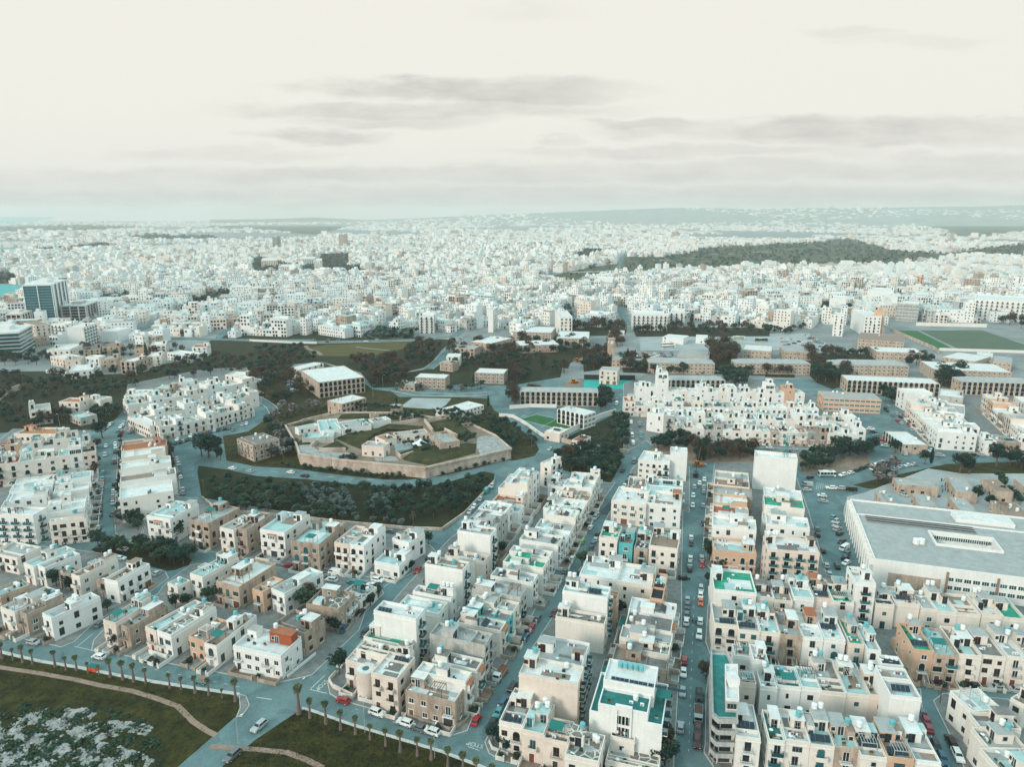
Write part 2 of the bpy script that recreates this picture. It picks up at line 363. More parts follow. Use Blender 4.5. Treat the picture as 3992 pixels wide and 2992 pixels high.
CAMXY = Vector((0, 0))
def house(o, rz, w, d, h, wall, roof, label, cat='house', name='house', rng=None, front='F', back='s', left='b', right='b', group=None,
          room=None, yard=0, garden=0, ext='', floors=None, setback=0, base=.25, hip=False):
    """one flat-roofed house; local x runs along the front, y goes in. Faces: F front, s side with windows, b blank, A arcade"""
    rng = rng or random.Random(int(w*1000+d*77+h*13))
    root = thing(name, label, cat, (o.x, o.y, base), rz, group)
    W, Rf = 'wall_'+wall, 'roof_'+roof
    floors = floors or max(1, round(h/3.1)); fh = h/floors
    ph = rng.choice((.75,.95,1.1)) if name != 'barracks_building' else .28; t = .22
    cr, sr = math.cos(rz), math.sin(rz)
    wp = lambda x, y: Vector((o.x+x*cr-y*sr, o.y+x*sr+y*cr))
    dist = wp(w/2, d/2).length
    near = dist < 300; far = dist > 520
    # walls and parapet
    mb = MB(); zt = h+ph
    hm = h-fh if setback else h
    mb.box(0,0,-.6,w,d,hm,W,Rf,False)
    mb.ring(0,0,w,d,hm,hm+ph,t,W)
    if near and not setback:
        mb.box(-.12,-.12,h-.28,w+.12,0,h-.06,W)  # a cornice along the front
        if right != 'b' or left != 'b': mb.box(w,0,h-.28,w+.12,d,h-.06,W); mb.box(-.12,0,h-.28,0,d,h-.06,W)
    mb.build('wall', root)
    dk = MB(); dk.face([(t,t,hm+.012),(w-t,t,hm+.012),(w-t,d-t,hm+.012),(t,d-t,hm+.012)], Rf)
    if not hip:
        for q in range(rng.choice((1,2,3)) if near else 0):    # patches of newer membrane, tiles and stains on the deck
            pw, pd = rng.uniform(.25,.6)*w, rng.uniform(.15,.45)*d; px_, py_ = rng.uniform(t, w-t-pw), rng.uniform(t, d-t-pd); zz = hm+.016+.004*q
            dk.face([(px_,py_,zz),(px_+pw,py_,zz),(px_+pw,py_+pd,zz),(px_,py_+pd,zz)], rng.choice((Rf,'roof_g','roof_l','roof_n','roof_g','roof_t','roof_d')))
        dk.build('roof_deck', root)
    if hip:
        rf = MB(); i = min(w,d)*.45; z1 = h+ph+.02; z2 = z1+min(w,d)*.16
        a, b, c, e = (-.3,-.3,z1),(w+.3,-.3,z1),(w+.3,d+.3,z1),(-.3,d+.3,z1)
        if w >= d: p, q = (i,d/2,z2),(w-i,d/2,z2); fs = ([a,b,q,p],[b,c,q],[c,e,p,q],[e,a,p])
        else: p, q = (w/2,i,z2),(w/2,d-i,z2); fs = ([b,c,q,p],[c,e,q],[e,a,p,q],[a,b,p])
        for f in fs: rf.face(f, Rf)
        rf.build('roof', root)
    if setback:
        s0 = setback; pb = MB(); pb.box(.05,s0,hm+.02,w-.05,d-.05,h,W,Rf,False); pb.ring(.05,s0,w-.05,d-.05,h,h+.6,t,W)
        ps = pb.build('top_storey', root)
        for x in (w*.28, w*.72): part(ps, 'window', win('big', 'frame_w'), x, s0, hm+.05)
    fr = rng.choice(('frame_w','frame_d','frame_d','frame_n','frame_g')) if wall in 'wciplg' else rng.choice(('frame_d','frame_n','frame_w'))
    pane = 'pane' if rng.random() < .8 else 'pane_teal'
    bm = W if rng.random() < .5 else 'trim_w'
    rk = rng.choice(('rail','rail','glass', bm, bm)) if floors > 2 else rng.choice(('rail', bm, bm))
    archy = rng.random() < .35
    faces = [(front, w, 0, 0, 0, 0, -1), (right, d, w, 0, 90, 1, 0), (back, w, w, d, 180, 0, 1), (left, d, 0, d, 270, -1, 0)]
    for mode, ln, ox, oy, rot, nx, ny in faces:
        if mode == 'b': continue
        r = R_(rot); ux, uy = round(math.cos(r)), round(math.sin(r))
        c = wp(ox+ux*ln/2, oy+uy*ln/2); nw = Vector((nx*cr-ny*sr, nx*sr+ny*cr))
        if nw.dot(-c.normalized()) < -.12: continue
        at = lambda s, z, me, nm: part(root, nm, me, ox+ux*s, oy+uy*s, z, r)
        if mode == 'A':
            n = max(2, int(ln/3.3))
            for f in range(floors):
                for i in range(n): at(ln*(i+.5)/n, f*fh+.35, arch('arcade', 'wall_i' if wall in 'ts' else 'trim_w'), 'window')
            continue
        if mode == 'B':   # barrack front: tall sash windows in a regular row
            n = max(2, int(ln/3.2))
            for f in range(floors):
                for i in range(n): at(ln*(i+.5)/n, f*fh+.9, win('french' if (i%4 == 1 and f == 0) else 'mid', 'trim_w'), 'window')
            continue
        if mode == 'G':   # strips of office windows
            n = max(2, int(ln/3.0))
            for f in range(floors):
                for i in range(n): at(ln*(i+.5)/n, f*fh+1.1, win('strip', 'frame_w', 'pane_teal'), 'window')
            continue
        if mode == 'S': n = max(1, int(ln/4.5))
        else: n = max(1, int(ln/(2.9 if mode == 'F' else 3.8)))
        if far: n = max(1, int(n*.8))
        nb = 0
        for f in range(floors - (1 if setback and mode == 'F' else 0)):
            z = f*fh
            for i in range(n):
                s = ln*(i+.5)/n + rng.uniform(-.25,.25)
                if mode == 'F' and f == 0:
                    k = rng.random()
                    if i == 0 and ln > 4: at(s, 0.02, door(rng.choice(('frame_n','frame_d','door_r','frame_g'))), 'door')
                    elif k < .35 and s > 1.6 and s < ln-1.6: at(s, 0.02, garage(rng.choice(('garage','garage_n','frame_d'))), 'garage_door')
                    else: at(s, 1.0, arch('s', fr, pane) if archy else win('mid', fr, pane), 'window')
                elif mode == 'F':
                    k = rng.random()
                    if k < .46 and s > 1.4 and s < ln-1.4 or (nb == 0 and i == n-1 and s > 1.4 and s < ln-1.4):
                        nb += 1
                        at(s, z+.12, arch('a', fr, pane) if archy else win('french', fr, pane), 'window')
                        bw = rng.choice((2.2,2.6)); b = at(s, z+.1, balcony(bw, bm), 'balcony')
                        put('railing', railing(bw, rk), b if not far else root, (0,0,0)) if not far else None
                    elif k < .54 and floors <= 3 and near and 1.9 < s < ln-1.9: at(s, z+.4, bow(W), 'closed_balcony')
                    else: at(s, z+.95, win(rng.choice(('mid','mid','wide','small')), fr, pane), 'window')
                elif mode == 'N':
                    at(s, z+.12, win('french', fr, pane), 'window')
                    b = at(s, z+.1, balcony(2.6, bm), 'balcony'); put('railing', railing(2.6, 'glass'), b)
                elif rng.random() < .82:
                    at(s, z+(1.0 if rng.random() < .8 else .15), win(rng.choice(('mid','small','small','slot')) if z else 'mid', fr, pane) if rng.random() < .85 else win('french', fr, pane), 'window')
    # things on the roof
    if not hip:
        top = h
        ya = setback+1 if setback else 0
        if room is None: room = rng.random() < .8 and w > 4.5 and d > 6
        rx = ry = None
        if room:
            rw, rd, rh = min(w*.6, rng.uniform(2.8,4.6)), min(d*.45, rng.uniform(3.0,5.5)), rng.uniform(2.3,2.8)
            if 'B' in ext: rw, rd, rh = w*.46, d*.30, 3.2
            rx = rng.choice((t+.02, w-rw-t-.02)) if 'B' not in ext else w*.5; ry = max(t+.02, min(d-rd-t-.02, ya+d*rng.uniform(.35,.75)))
            mb = MB(); m2 = 'wall_o' if 'R' in ext else 'brick' if 'B' in ext else W
            mb.box(rx,ry,top+.02,rx+rw,ry+rd,top+rh,m2,'roof_r' if 'R' in ext or 'B' in ext else rng.choice((Rf,'roof_g','roof_l')),False)
            mb.box(rx-.15,ry-.15,top+rh,rx+rw+.15,ry+rd+.15,top+rh+.18,m2,rng.choice(('roof_g','roof_l',Rf)) if 'R' not in ext and 'B' not in ext else 'roof_r')
            sr_ = mb.build('stair_room', root)
            put('door', win('french', fr, 'pane'), sr_, (rx+rw*rng.uniform(.3,.7), ry, top+.05))
            side = (rx if rx > t+.1 else rx+rw)
            put('window', win('small', fr, pane), sr_, (side, ry+rd/2, top+.9), R_(270 if rx > t+.1 else 90))
            if near: put('window', win('small', fr, pane), sr_, (rx+rw*.15 if rw > 3 else rx+rw/2, ry, top+1.0))
        for q in range(rng.choice((0,1,1,2,2,3)) if not far else rng.choice((0,1))):
            onr = room and rng.random() < .5
            x = rx+.8+q*1.4 if onr and rx+.8+q*1.4 < rx+rw-.6 else rng.uniform(1, w-1); y = ry+rd-.9 if onr and rx+.8+q*1.4 < rx+rw-.6 else rng.uniform(d*.55, d-1)
            inr = room and rx-.7 < x < rx+rw+.7 and ry-.7 < y < ry+rd+.7
            part(root, 'water_tank', tank('tank' if rng.random() < .75 else 'tank_b'), x, y, top+(rh+.18 if inr else .02), rng.random())
        sec = None
        if near and room and rng.random() < .55 and d > 9 and w > 5:    # a second, lower room or a roofed-over terrace across from the first
            sw, sd, sh = min(w-rw-.6, rng.uniform(2,3.6)), rng.uniform(2.2,4), rng.uniform(1.9,2.5)
            sx = t+.02 if rx > w/2-rw/2 else w-sw-t-.02; sy = max(ya+t, min(d-sd-t-.02, ry+rng.uniform(-3,3)))
            if sw > 1.4 and (sx+sw < rx-.1 or sx > rx+rw+.1):
                mb = MB(); mb.box(sx,sy,top+.025,sx+sw,sy+sd,top+sh,rng.choice((W,W,'wall_w','wall_c')),rng.choice(('roof_g','roof_l','roof_t','roof_n','roof_d')),False)
                s2 = mb.build('wash_room', root); sec = (sx,sy,sx+sw,sy+sd)
                put('window', win(rng.choice(('small','french')), fr, pane), s2, (sx+sw/2, sy, top+.12))
        free = lambda x0, y0, x1, y1: not (sec and x1 > sec[0] and x0 < sec[2] and y1 > sec[1] and y0 < sec[3]) and x0 > .3 and x1 < w-.3 and y0 > ya+.3 and y1 < d-.3 and not (room and x1 > rx and x0 < rx+rw and y1 > ry and y0 < ry+rd)
        def drop(nm, me, bx, by, tries=5, rz_=0):
            for _ in range(tries):
                x, y = rng.uniform(.4, max(.5,w-bx-.4)), rng.uniform(ya+.4, max(ya+.5,d-by-.4))
                if free(x, y, x+bx, y+by): part(root, nm, me, x, y, top+.03, rz_); return True
        if not far:
            if 'P' in ext or rng.random() < .16: drop('pergola', pergola(rng.choice(('frame_w','wood','metal'))), 3.4, 3.2)
            if 'S' in ext or rng.random() < .22: drop('solar_panel', solar(), 4.3, 1.7)
            if 'W' in ext or rng.random() < .05: drop('awning', awning(), 3.5, 3)
            for _ in range(rng.choice((0,1,1,2))): drop('air_conditioner', aircon(), 1, .6)
            if rng.random() < .5: drop('satellite_dish', dish(), .8, .8)
            if near:
                for _ in range(rng.choice((0,1,2,3))): drop('planter', planter(rng.choice(('tile','wood','wall_g','leaf_dark'))), .9, .6)
                if rng.random() < .3: drop('washing_line', washing(), 3, .4)
            for _w in range(2 if near else 1):
              if rng.random() < .45:
                y = rng.uniform(d*.15, d*.8)
                if not (room and ry-.3 < y < ry+rd+.3) and not (sec and sec[1]-.3 < y < sec[3]+.3) and y > ya+.5:
                    mb = MB(); mb.box(t, y, top+.02, w-t, y+.18, top+rng.uniform(.5,1.0), W); mb.build('dividing_wall', root)
    if yard:    # walled yard behind
        mb = MB(); wl = rng.choice((W,'wall_c','wall_g','wall_t'))
        mb.box(0,d,-.1,.2,d+yard,2.3,wl); mb.box(w-.2,d,-.1,w,d+yard,2.3,wl); mb.box(.2,d+yard-.2,-.1,w-.2,d+yard,2.3,wl)
        mb.face([(.2,d,.03),(w-.2,d,.03),(w-.2,d+yard-.2,.03),(.2,d+yard-.2,.03)], rng.choice(('roof_d','roof_n','roof_d','earth','yard_green')))
        mb.build('yard_wall', root)
        if rng.random() < .35: 
            mb = MB(); mb.box(.3,d+yard*.35,-.1,w*.6,d+yard-.3,rng.uniform(2.6,3.2),wl,rng.choice(('roof_g','roof_t','roof_n','roof_v'))); mb.build('outhouse', root)
    if garden:  # front area: low wall, gate piers, paved court, sometimes outside steps
        mb = MB(); g = garden; wl = rng.choice((W,'wall_c','wall_c','wall_i','wall_t'))
        gx = rng.uniform(.3,.6)*w
        mb.box(0,-g,-.1,gx,-g+.2,1.0,wl); mb.box(gx+1.6,-g,-.1,w,-g+.2,1.0,wl) if gx+1.6 < w-.3 else None
        mb.box(0,-g+.2,-.1,.2,0,1.1,wl); mb.box(w-.2,-g+.2,-.1,w,0,1.1,wl)
        for x in (gx-.35, gx+1.6): mb.box(x,-g-.05,-.1,x+.35,-g+.25,1.5,wl)
        mb.face([(.2,-g+.2,.03),(w-.2,-g+.2,.03),(w-.2,0,.03),(.2,0,.03)], rng.choice(('pavement','roof_n','roof_g','pavement','earth')))
        mb.build('front_wall', root)
        if near and g > 2.5 and name == 'house' and rng.random() < .5: part(root, 'front_steps', stairs('step'), max(.8, w-1.5), 0, 0)
        for _ in range(rng.choice((0,1,1,2))): BUSHES.append((wp(rng.uniform(.8,w-.8), -g*rng.uniform(.35,.7)), rng.uniform(.6,1.25), label))
    return root
BUSHES = []
KIND = dict(w='white', c='cream', p='pale pink', t='weathered tan', g='grey concrete', o='orange', b='turquoise', i='ivory', s='honey stone', r='red')
NUM = {1:'one-storey',2:'two-storey',3:'three-storey',4:'four-storey',5:'five-storey',6:'six-storey'}
def rect(L, N, R, front='l', g=None):
    u, v = L-N, R-N
    if g is not None:
        gg = g if g.dot(u) > 0 else -g; u = gg*max(3, gg.dot(u)); n = Vector((-gg.y, gg.x, 0)); n = n if n.dot(v) > 0 else -n; v = n*max(3, n.dot(v))
    elif u.length >= v.length:
        uu = u.normalized(); n = Vector((-uu.y, uu.x, 0)); n = n if n.dot(v) > 0 else -n
        v = n*max(3, n.dot(v))
    else:
        vv = v.normalized(); n = Vector((-vv.y, vv.x, 0)); n = n if n.dot(u) > 0 else -n
        u = n*max(3, n.dot(u))
    if front == 'l': A, B, d = N+u, N, v.length
    else: A, B, d = N, N+v, u.length
    ab = B-A; return A, math.atan2(ab.y, ab.x), ab.length, d
def blocks(zone, text, group, phrase=None, kind='house', yd=0, axis=None):
    """one house a line: L N R (top corners seen in the photograph: left, near, right), height, colours, options | label"""
    i = 0
    for ln in text.strip().splitlines():
        ln = ln.split('#')[0].strip()
        if not ln: continue
        spec, _, label = ln.partition('|'); tk = spec.split(); z = zone
        if tk[0].isalpha() and len(tk[0]) == 1: z = tk.pop(0)
        h = float(tk[3]); cw, cr = tk[4][0], tk[4][1]
        opt = dict(q.split('=') for q in tk[5:])
        bz = float(opt.get('b', .25)); L, N, R = (P(z, *map(float, q.split(',')), h+bz+.9) for q in tk[:3])
        fr = opt.get('f', 'l')
        A, rz, w, d = rect(L, N, R, fr, axis)
        fc = opt.get('w', 'Fsss')
        rng = random.Random(hash_(spec))
        label = label.strip() or f"{KIND[cw]} {NUM.get(max(1,round(h/3.1)))} house with {ROOFS[cr][0]} roof, {ORD[i]} {phrase}"
        house(A, rz, w, d, h, cw, cr, label, opt.get('k', kind).replace('_', ' '), opt.get('n', kind), rng, fc[0], fc[2], fc[3], fc[1], group,
              room={'1': True, '0': False}.get(opt.get('room')), garden=float(opt.get('g', 0)), yard=float(opt.get('y', yd)), ext=opt.get('x', ''),
              floors=int(opt['fl']) if 'fl' in opt else None, setback=float(opt.get('sb', 0)), hip='hip' in opt, base=bz)
        i += 1
def hash_(s):
    h = 7
    for ch in s: h = (h*131+ord(ch)) % 1000003
    return h
def row(zone, A, B, h0, depth, toks, phrase, group, yard=0, garden=0, back='s', front='F', ends='ss', cat='house', seed=1, jit=0):
    """a terrace: A to B is the top line of the fronts; the houses lie to the left of that direction"""
    A, B = P(zone, *A, h0+1), P(zone, *B, h0+1); A.z = B.z = 0
    ab = B-A; rz = math.atan2(ab.y, ab.x); Lm = ab.length; u = ab.normalized(); v = Vector((-u.y, u.x, 0))
    toks = toks.split(); rng = random.Random(seed)
    ws = [float(t.split('*')[1]) if '*' in t else rng.uniform(.9,1.1) for t in toks]; k = Lm/sum(ws); s = 0; j = 0
    for i, (t, wt) in enumerate(zip(toks, ws)):
        wd = wt*k; t = t.split('*')[0]
        if t != '-':
            fl = int(t[0]); cw, cr = t[1], t[2]; ext = t[3:]
            dd = depth*rng.uniform(.9,1.08); off = rng.uniform(-jit, jit) if jit else 0
            o = A+u*s+v*(max(0,off))
            h = fl*3.1+rng.uniform(-.2,.5)
            feat = {'R': ' and orange rooftop room', 'P': ' and pergola', 'S': ' and solar panels', 'W': ' and green awning'}.get(ext[:1], '')
            lab = f"{KIND[cw]} {NUM[fl]} house with {ROOFS[cr][0]} roof{feat}, {ORD[j]} {phrase}"
            if len(lab.split()) > 16: lab = f"{KIND[cw]} {NUM[fl]} house with {ROOFS[cr][0]} roof, {ORD[j]} {phrase}"
            if len(lab.split()) > 16: lab = f"{KIND[cw]} house with {ROOFS[cr][0]} roof, {ORD[j]} {phrase}"
            house(o, rz, wd-.01, dd, h, cw, cr, lab, cat, 'house', random.Random(seed*100+i),
                  front, back, 's' if i == 0 and ends[0] == 's' else 'b', 's' if i == len(toks)-1 and ends[1] == 's' else 'b', group, yard=yard, garden=garden, ext=ext,
                  setback=rng.uniform(2.5,3.5) if fl >= 4 else 0, floors=fl)
            j += 1
        s += wd
# ---------------------------------------------------------------- trees
def crown_mesh(key, n_clump, rx, rz, z0, leaf, mats, seed, k=7, flat=.0, gap=.0, lobes=0):
    """many leaf-sized faces in clumps spread through the crown's volume"""
    rng = random.Random(seed); mb = MB()
    lob = [(rng.uniform(-.55,.55)*rx, rng.uniform(-.55,.55)*rx, rng.uniform(-.3,.5)*rz, rng.uniform(.5,.75)) for _ in range(lobes)] or [(0,0,0,1)]
    for _ in range(n_clump):
        lx, ly, lz, ls = rng.choice(lob)
        while True:
            x, y, z = rng.uniform(-1,1), rng.uniform(-1,1), rng.uniform(-1,1); r = x*x+y*y+z*z
            if r < 1 and r > rng.random()*.55: break
        if flat and z < 0: z *= (1-flat)
        cx, cy, cz = lx+x*rx*ls, ly+y*rx*ls, z0+lz+z*rz*ls
        if rng.random() < gap: continue
        m = mats[0] if rng.random() < .62 else rng.choice(mats)
        cs = rng.uniform(.6,1.3)*leaf
        for _ in range(k):
            px, py, pz = cx+rng.gauss(0,cs*.9), cy+rng.gauss(0,cs*.9), cz+rng.gauss(0,cs*.7)
            a, b = rng.uniform(0,6.28), rng.uniform(-.9,1.2); s = leaf*rng.uniform(.55,1.15)
            ux, uy, uz = math.cos(a)*s, math.sin(a)*s, 0
            vx, vy, vz = -math.sin(a)*math.cos(b)*s, math.cos(a)*math.cos(b)*s, math.sin(b)*s
            mb.face([(px-ux,py-uy,pz-uz),(px+vx*.8,py+vy*.8,pz+vz*.8),(px+ux,py+uy,pz+uz),(px-vx*.8,py-vy*.8,pz-vz*.8)], m)
    return mb.mesh('crown')
def trunk_mesh(h, r, lean=.1, limbs=4, spread=1.4, mat='bark', seed=1):
    rng = random.Random(seed); mb = MB(); top = (lean, lean*.5, h*.62)
    def taper(p, q, r0, r1, n=6):
        p, q = Vector(p), Vector(q); d = (q-p).normalized(); a = d.orthogonal().normalized(); c = d.cross(a); b = len(mb.v); k = mb.mi(mat)
        for o, r in ((p,r0),(q,r1)): mb.v.extend([tuple(o+a*(r*math.cos(6.283*i/n))+c*(r*math.sin(6.283*i/n))) for i in range(n)])
        for i in range(n): j = (i+1)%n; mb.f.append((b+i,b+j,b+n+j,b+n+i)); mb.m.append(k)
    taper((0,0,-.2), top, r, r*.65)
    for i in range(limbs):
        a = 6.28*i/limbs+rng.random(); s = spread*rng.uniform(.7,1.1)
        taper(top, (top[0]+math.cos(a)*s, top[1]+math.sin(a)*s, h*rng.uniform(.9,1.25)), r*.55, r*.15, 5)
    return mb.mesh('trunk')
TREE = {}
def tree_kind(kind, var):
    key = (kind, var)
    if key in TREE: return TREE[key]
    s = var*17+len(kind)
    if kind == 'olive': c = crown_mesh(key, 150, 2.0, 1.6, 2.5, .24, ['leaf_olive','leaf_olive','leaf_mid'], s, 8, .3, 0, 3); t = trunk_mesh(2.2, .2, .15, 4, 1.0, seed=s)
    elif kind == 'dark': c = crown_mesh(key, 230, 3.0, 2.7, 4.6, .32, ['leaf_dark','leaf_mid','leaf_dark'], s, 8, .2, 0, 5); t = trunk_mesh(4, .28, .2, 5, 1.8, seed=s)
    elif kind == 'mid': c = crown_mesh(key, 210, 2.7, 2.3, 3.9, .30, ['leaf_mid','leaf_dark','leaf_olive'], s, 8, .2, 0, 4); t = trunk_mesh(3.4, .25, .2, 5, 1.6, seed=s)
    elif kind == 'brown': c = crown_mesh(key, 240, 3.4, 3.6, 6.0, .32, ['leaf_brown','leaf_dark','leaf_brown'], s, 7, .2, 0, 6); t = trunk_mesh(5, .3, .3, 6, 2.2, seed=s)
    elif kind == 'bare': c = crown_mesh(key, 120, 2.4, 2.0, 3.6, .20, ['leaf_pale','leaf_brown'], s, 5, .2, 0, 3); t = trunk_mesh(3.6, .2, .2, 7, 2.0, seed=s)
    elif kind == 'bush': c = crown_mesh(key, 70, 1.0, .8, .75, .17, ['leaf_mid','leaf_dark','leaf_olive'], s, 7, .2, 0, 2); t = trunk_mesh(.7, .08, 0, 4, .5, seed=s)
    elif kind == 'cypress':
        mb = MB(); rng = random.Random(s)
        for _ in range(900):
            z = rng.random(); r = 1.05*math.sin(math.pi*min(1, .12+z*.88))**.8*(1-z*.35); a = rng.uniform(0,6.28); r *= rng.uniform(.6,1)
            x, y, zz, q = math.cos(a)*r, math.sin(a)*r, .4+z*8.2, rng.uniform(.15,.3)
            b = rng.uniform(0,6.28); mb.face([(x-math.cos(b)*q,y-math.sin(b)*q,zz),(x,y,zz-q),(x+math.cos(b)*q,y+math.sin(b)*q,zz),(x,y,zz+q*1.8)], rng.choice(('leaf_dark','leaf_dark','leaf_mid')))
        c = mb.mesh('crown'); t = trunk_mesh(2.5, .18, 0, 0, seed=s)
    elif kind == 'conifer':
        mb = MB(); rng = random.Random(s)
        for tier in range(9):
            z = 2+tier*1.3; L = 3.6*(1-tier/10)
            for i in range(9):
                a = 6.28*i/9+tier*.4
                for q in range(8):
                    d = L*(q+1)/8; x, y = math.cos(a)*d, math.sin(a)*d; zz = z+d*.12+rng.uniform(-.15,.15); e = .34
                    mb.face([(x-e,y,zz),(x,y-e,zz-.1),(x+e,y,zz),(x,y+e,zz+.12)], rng.choice(('leaf_dark','leaf_mid')))
        c = mb.mesh('crown'); t = trunk_mesh(20, .28, 0, 0, seed=s)
    elif kind == 'palm':
        mb = MB(); rng = random.Random(s)
        for i in range(26):    # fan leaves on stalks; the lower ones hang dry
            a = i*2.4+rng.uniform(-.2,.2); up = 1.0-1.35*(i/26)+rng.uniform(-.1,.1); dead = i > 20; L = rng.uniform(.48,.76)*(.75 if dead else 1)
            d = Vector((math.cos(a)*math.cos(up), math.sin(a)*math.cos(up), math.sin(up))); side = Vector((-math.sin(a), math.cos(a), 0)); nn = d.cross(side)
            o = Vector((0,0,4.3-(.35 if dead else 0))); c0 = o+d*L*.55
            for q in range(9):
                f = (q-4)/4*1.25; e = (d*math.cos(f)+side*math.sin(f)).normalized(); tip = c0+e*L*.8-Vector((0,0,.12*abs(f)+.10)); w = nn.cross(e).normalized()*.075 if nn.length else side*.06
                mb.face([c0-w*.3, c0+e*L*.45+w, tip, c0+e*L*.45-w], 'leaf_dead' if dead else 'leaf_palm')
            mb.bar(o, c0, .02, 'leaf_dead' if dead else 'leaf_palm', 3)
        c = mb.mesh('crown')
        tb = MB(); n = 9
        for i in range(12):    # rough boots of old leaf bases: fat at the foot
            z = i*.36; r = .31-.014*i+(.13 if i < 5 else 0)*(1-i/5); tb.cyl(rng.uniform(-.02,.02), rng.uniform(-.02,.02), z-.05, z+.36, r, 'palm_bark', r*.80, n)
        t = tb.mesh('trunk')
    elif kind == 'date':
        mb = MB(); rng = random.Random(s)
        for i in range(40):
            a = i*2.4; up = 1.1-1.5*(i/40); prev = Vector((0,0,7)); d = Vector((math.cos(a)*math.cos(up), math.sin(a)*math.cos(up), math.sin(up)))
            for q in range(6):
                nx = prev+d*.5; d.z -= .16; d.normalize(); sd = Vector((-math.sin(a), math.cos(a), -.35))*.32*(1-q/7)
                mb.face([prev-sd,prev,nx,nx-sd], 'leaf_palm'); sd2 = Vector((math.sin(a), -math.cos(a), -.35))*.32*(1-q/7); mb.face([prev,prev-sd2*-1,nx+sd2,nx], 'leaf_palm'); prev = nx
        c = mb.mesh('crown'); tb = MB(); tb.cyl(0,0,-.1,7,.32,'palm_bark',.22,9); t = tb.mesh('trunk')
    TREE[key] = (c, t); return TREE[key]
TNAME = dict(olive='olive_tree', dark='tree', mid='tree', brown='tree', bare='tree', bush='bush', cypress='cypress_tree', conifer='conifer_tree', palm='palm_tree', date='palm_tree')
TCAT = dict(bush='bush', palm='palm tree', date='palm tree')
WAIT = []
def tree(kind, p, s, label, group=None, rng=random, base=.1, sz=None):
    if kind in ('dark','mid','brown','bare','bush','olive'): WAIT.append((kind, (p[0], p[1]), s, label, group, rng.random(), base, sz, rng.randrange(4)))
    else: plant(kind, p, s, label, group, rng, base, sz)
def plant(kind, p, s, label, group=None, rng=random, base=.1, sz=None):
    c, t = tree_kind(kind, rng.randrange(4 if kind in ('dark','olive','mid','brown') else 2))
    root = thing(TNAME[kind], label, TCAT.get(kind, 'tree'), (p[0], p[1], base), rng.uniform(0,6.28), group)
    root.scale = (s, s, s*(sz or rng.uniform(.88,1.12)))
    put('crown', c, root); put('trunk', t, root)
    return root
def scatter(zone, poly, n, kinds, smin, smax, label, group, seed=1, mind=2.5, base=.1):
    """trees of one look, each an object: all that look alike share a label and a group"""
    rng = random.Random(seed); P0 = pts(zone, poly); got = []
    x0, x1 = min(p.x for p in P0), max(p.x for p in P0); y0, y1 = min(p.y for p in P0), max(p.y for p in P0)
    tries = 0
    while len(got) < n and tries < n*60:
        tries += 1; x, y = rng.uniform(x0,x1), rng.uniform(y0,y1)
        if inside(x, y, P0) and all((x-a)**2+(y-b)**2 > mind*mind for a, b in got): got.append((x,y))
    for x, y in got:
        k = rng.choice(kinds); tree(k, (x,y), rng.uniform(smin,smax), label[k] if isinstance(label, dict) else label, (group[k] if isinstance(group, dict) else group), rng, base)
def inside(x, y, poly):
    c = False; j = len(poly)-1
    for i in range(len(poly)):
        a, b = poly[i], poly[j]
        if (a[1] > y) != (b[1] > y) and x < (b[0]-a[0])*(y-a[1])/(b[1]-a[1])+a[0]: c = not c
        j = i
    return c

# ---------------------------------------------------------------- cars, vans, lorries
def car_profile(kind):
    if kind == 'van': return 4.9, 1.85, [(0,.45),(0,1.0),(.15,1.25),(.75,2.05),(1.2,2.2),(4.8,2.2),(4.9,2.0),(4.9,.45)], (.2,.72,1.28,2.0), (.85,3.9)
    if kind == 'suv': return 4.5, 1.85, [(0,.4),(0,.85),(.12,1.0),(1.15,1.12),(1.75,1.68),(3.9,1.70),(4.38,1.15),(4.5,.95),(4.5,.4)], None, (.9,3.55)
    if kind == 'sedan': return 4.6, 1.78, [(0,.35),(0,.72),(.1,.85),(1.25,.98),(1.95,1.44),(3.3,1.44),(3.95,1.02),(4.5,.98),(4.6,.80),(4.6,.35)], None, (.9,3.65)
    return 4.0, 1.72, [(0,.35),(0,.75),(.1,.88),(.95,1.02),(1.6,1.48),(3.3,1.50),(3.85,1.05),(4.0,.90),(4.0,.35)], None, (.8,3.2)
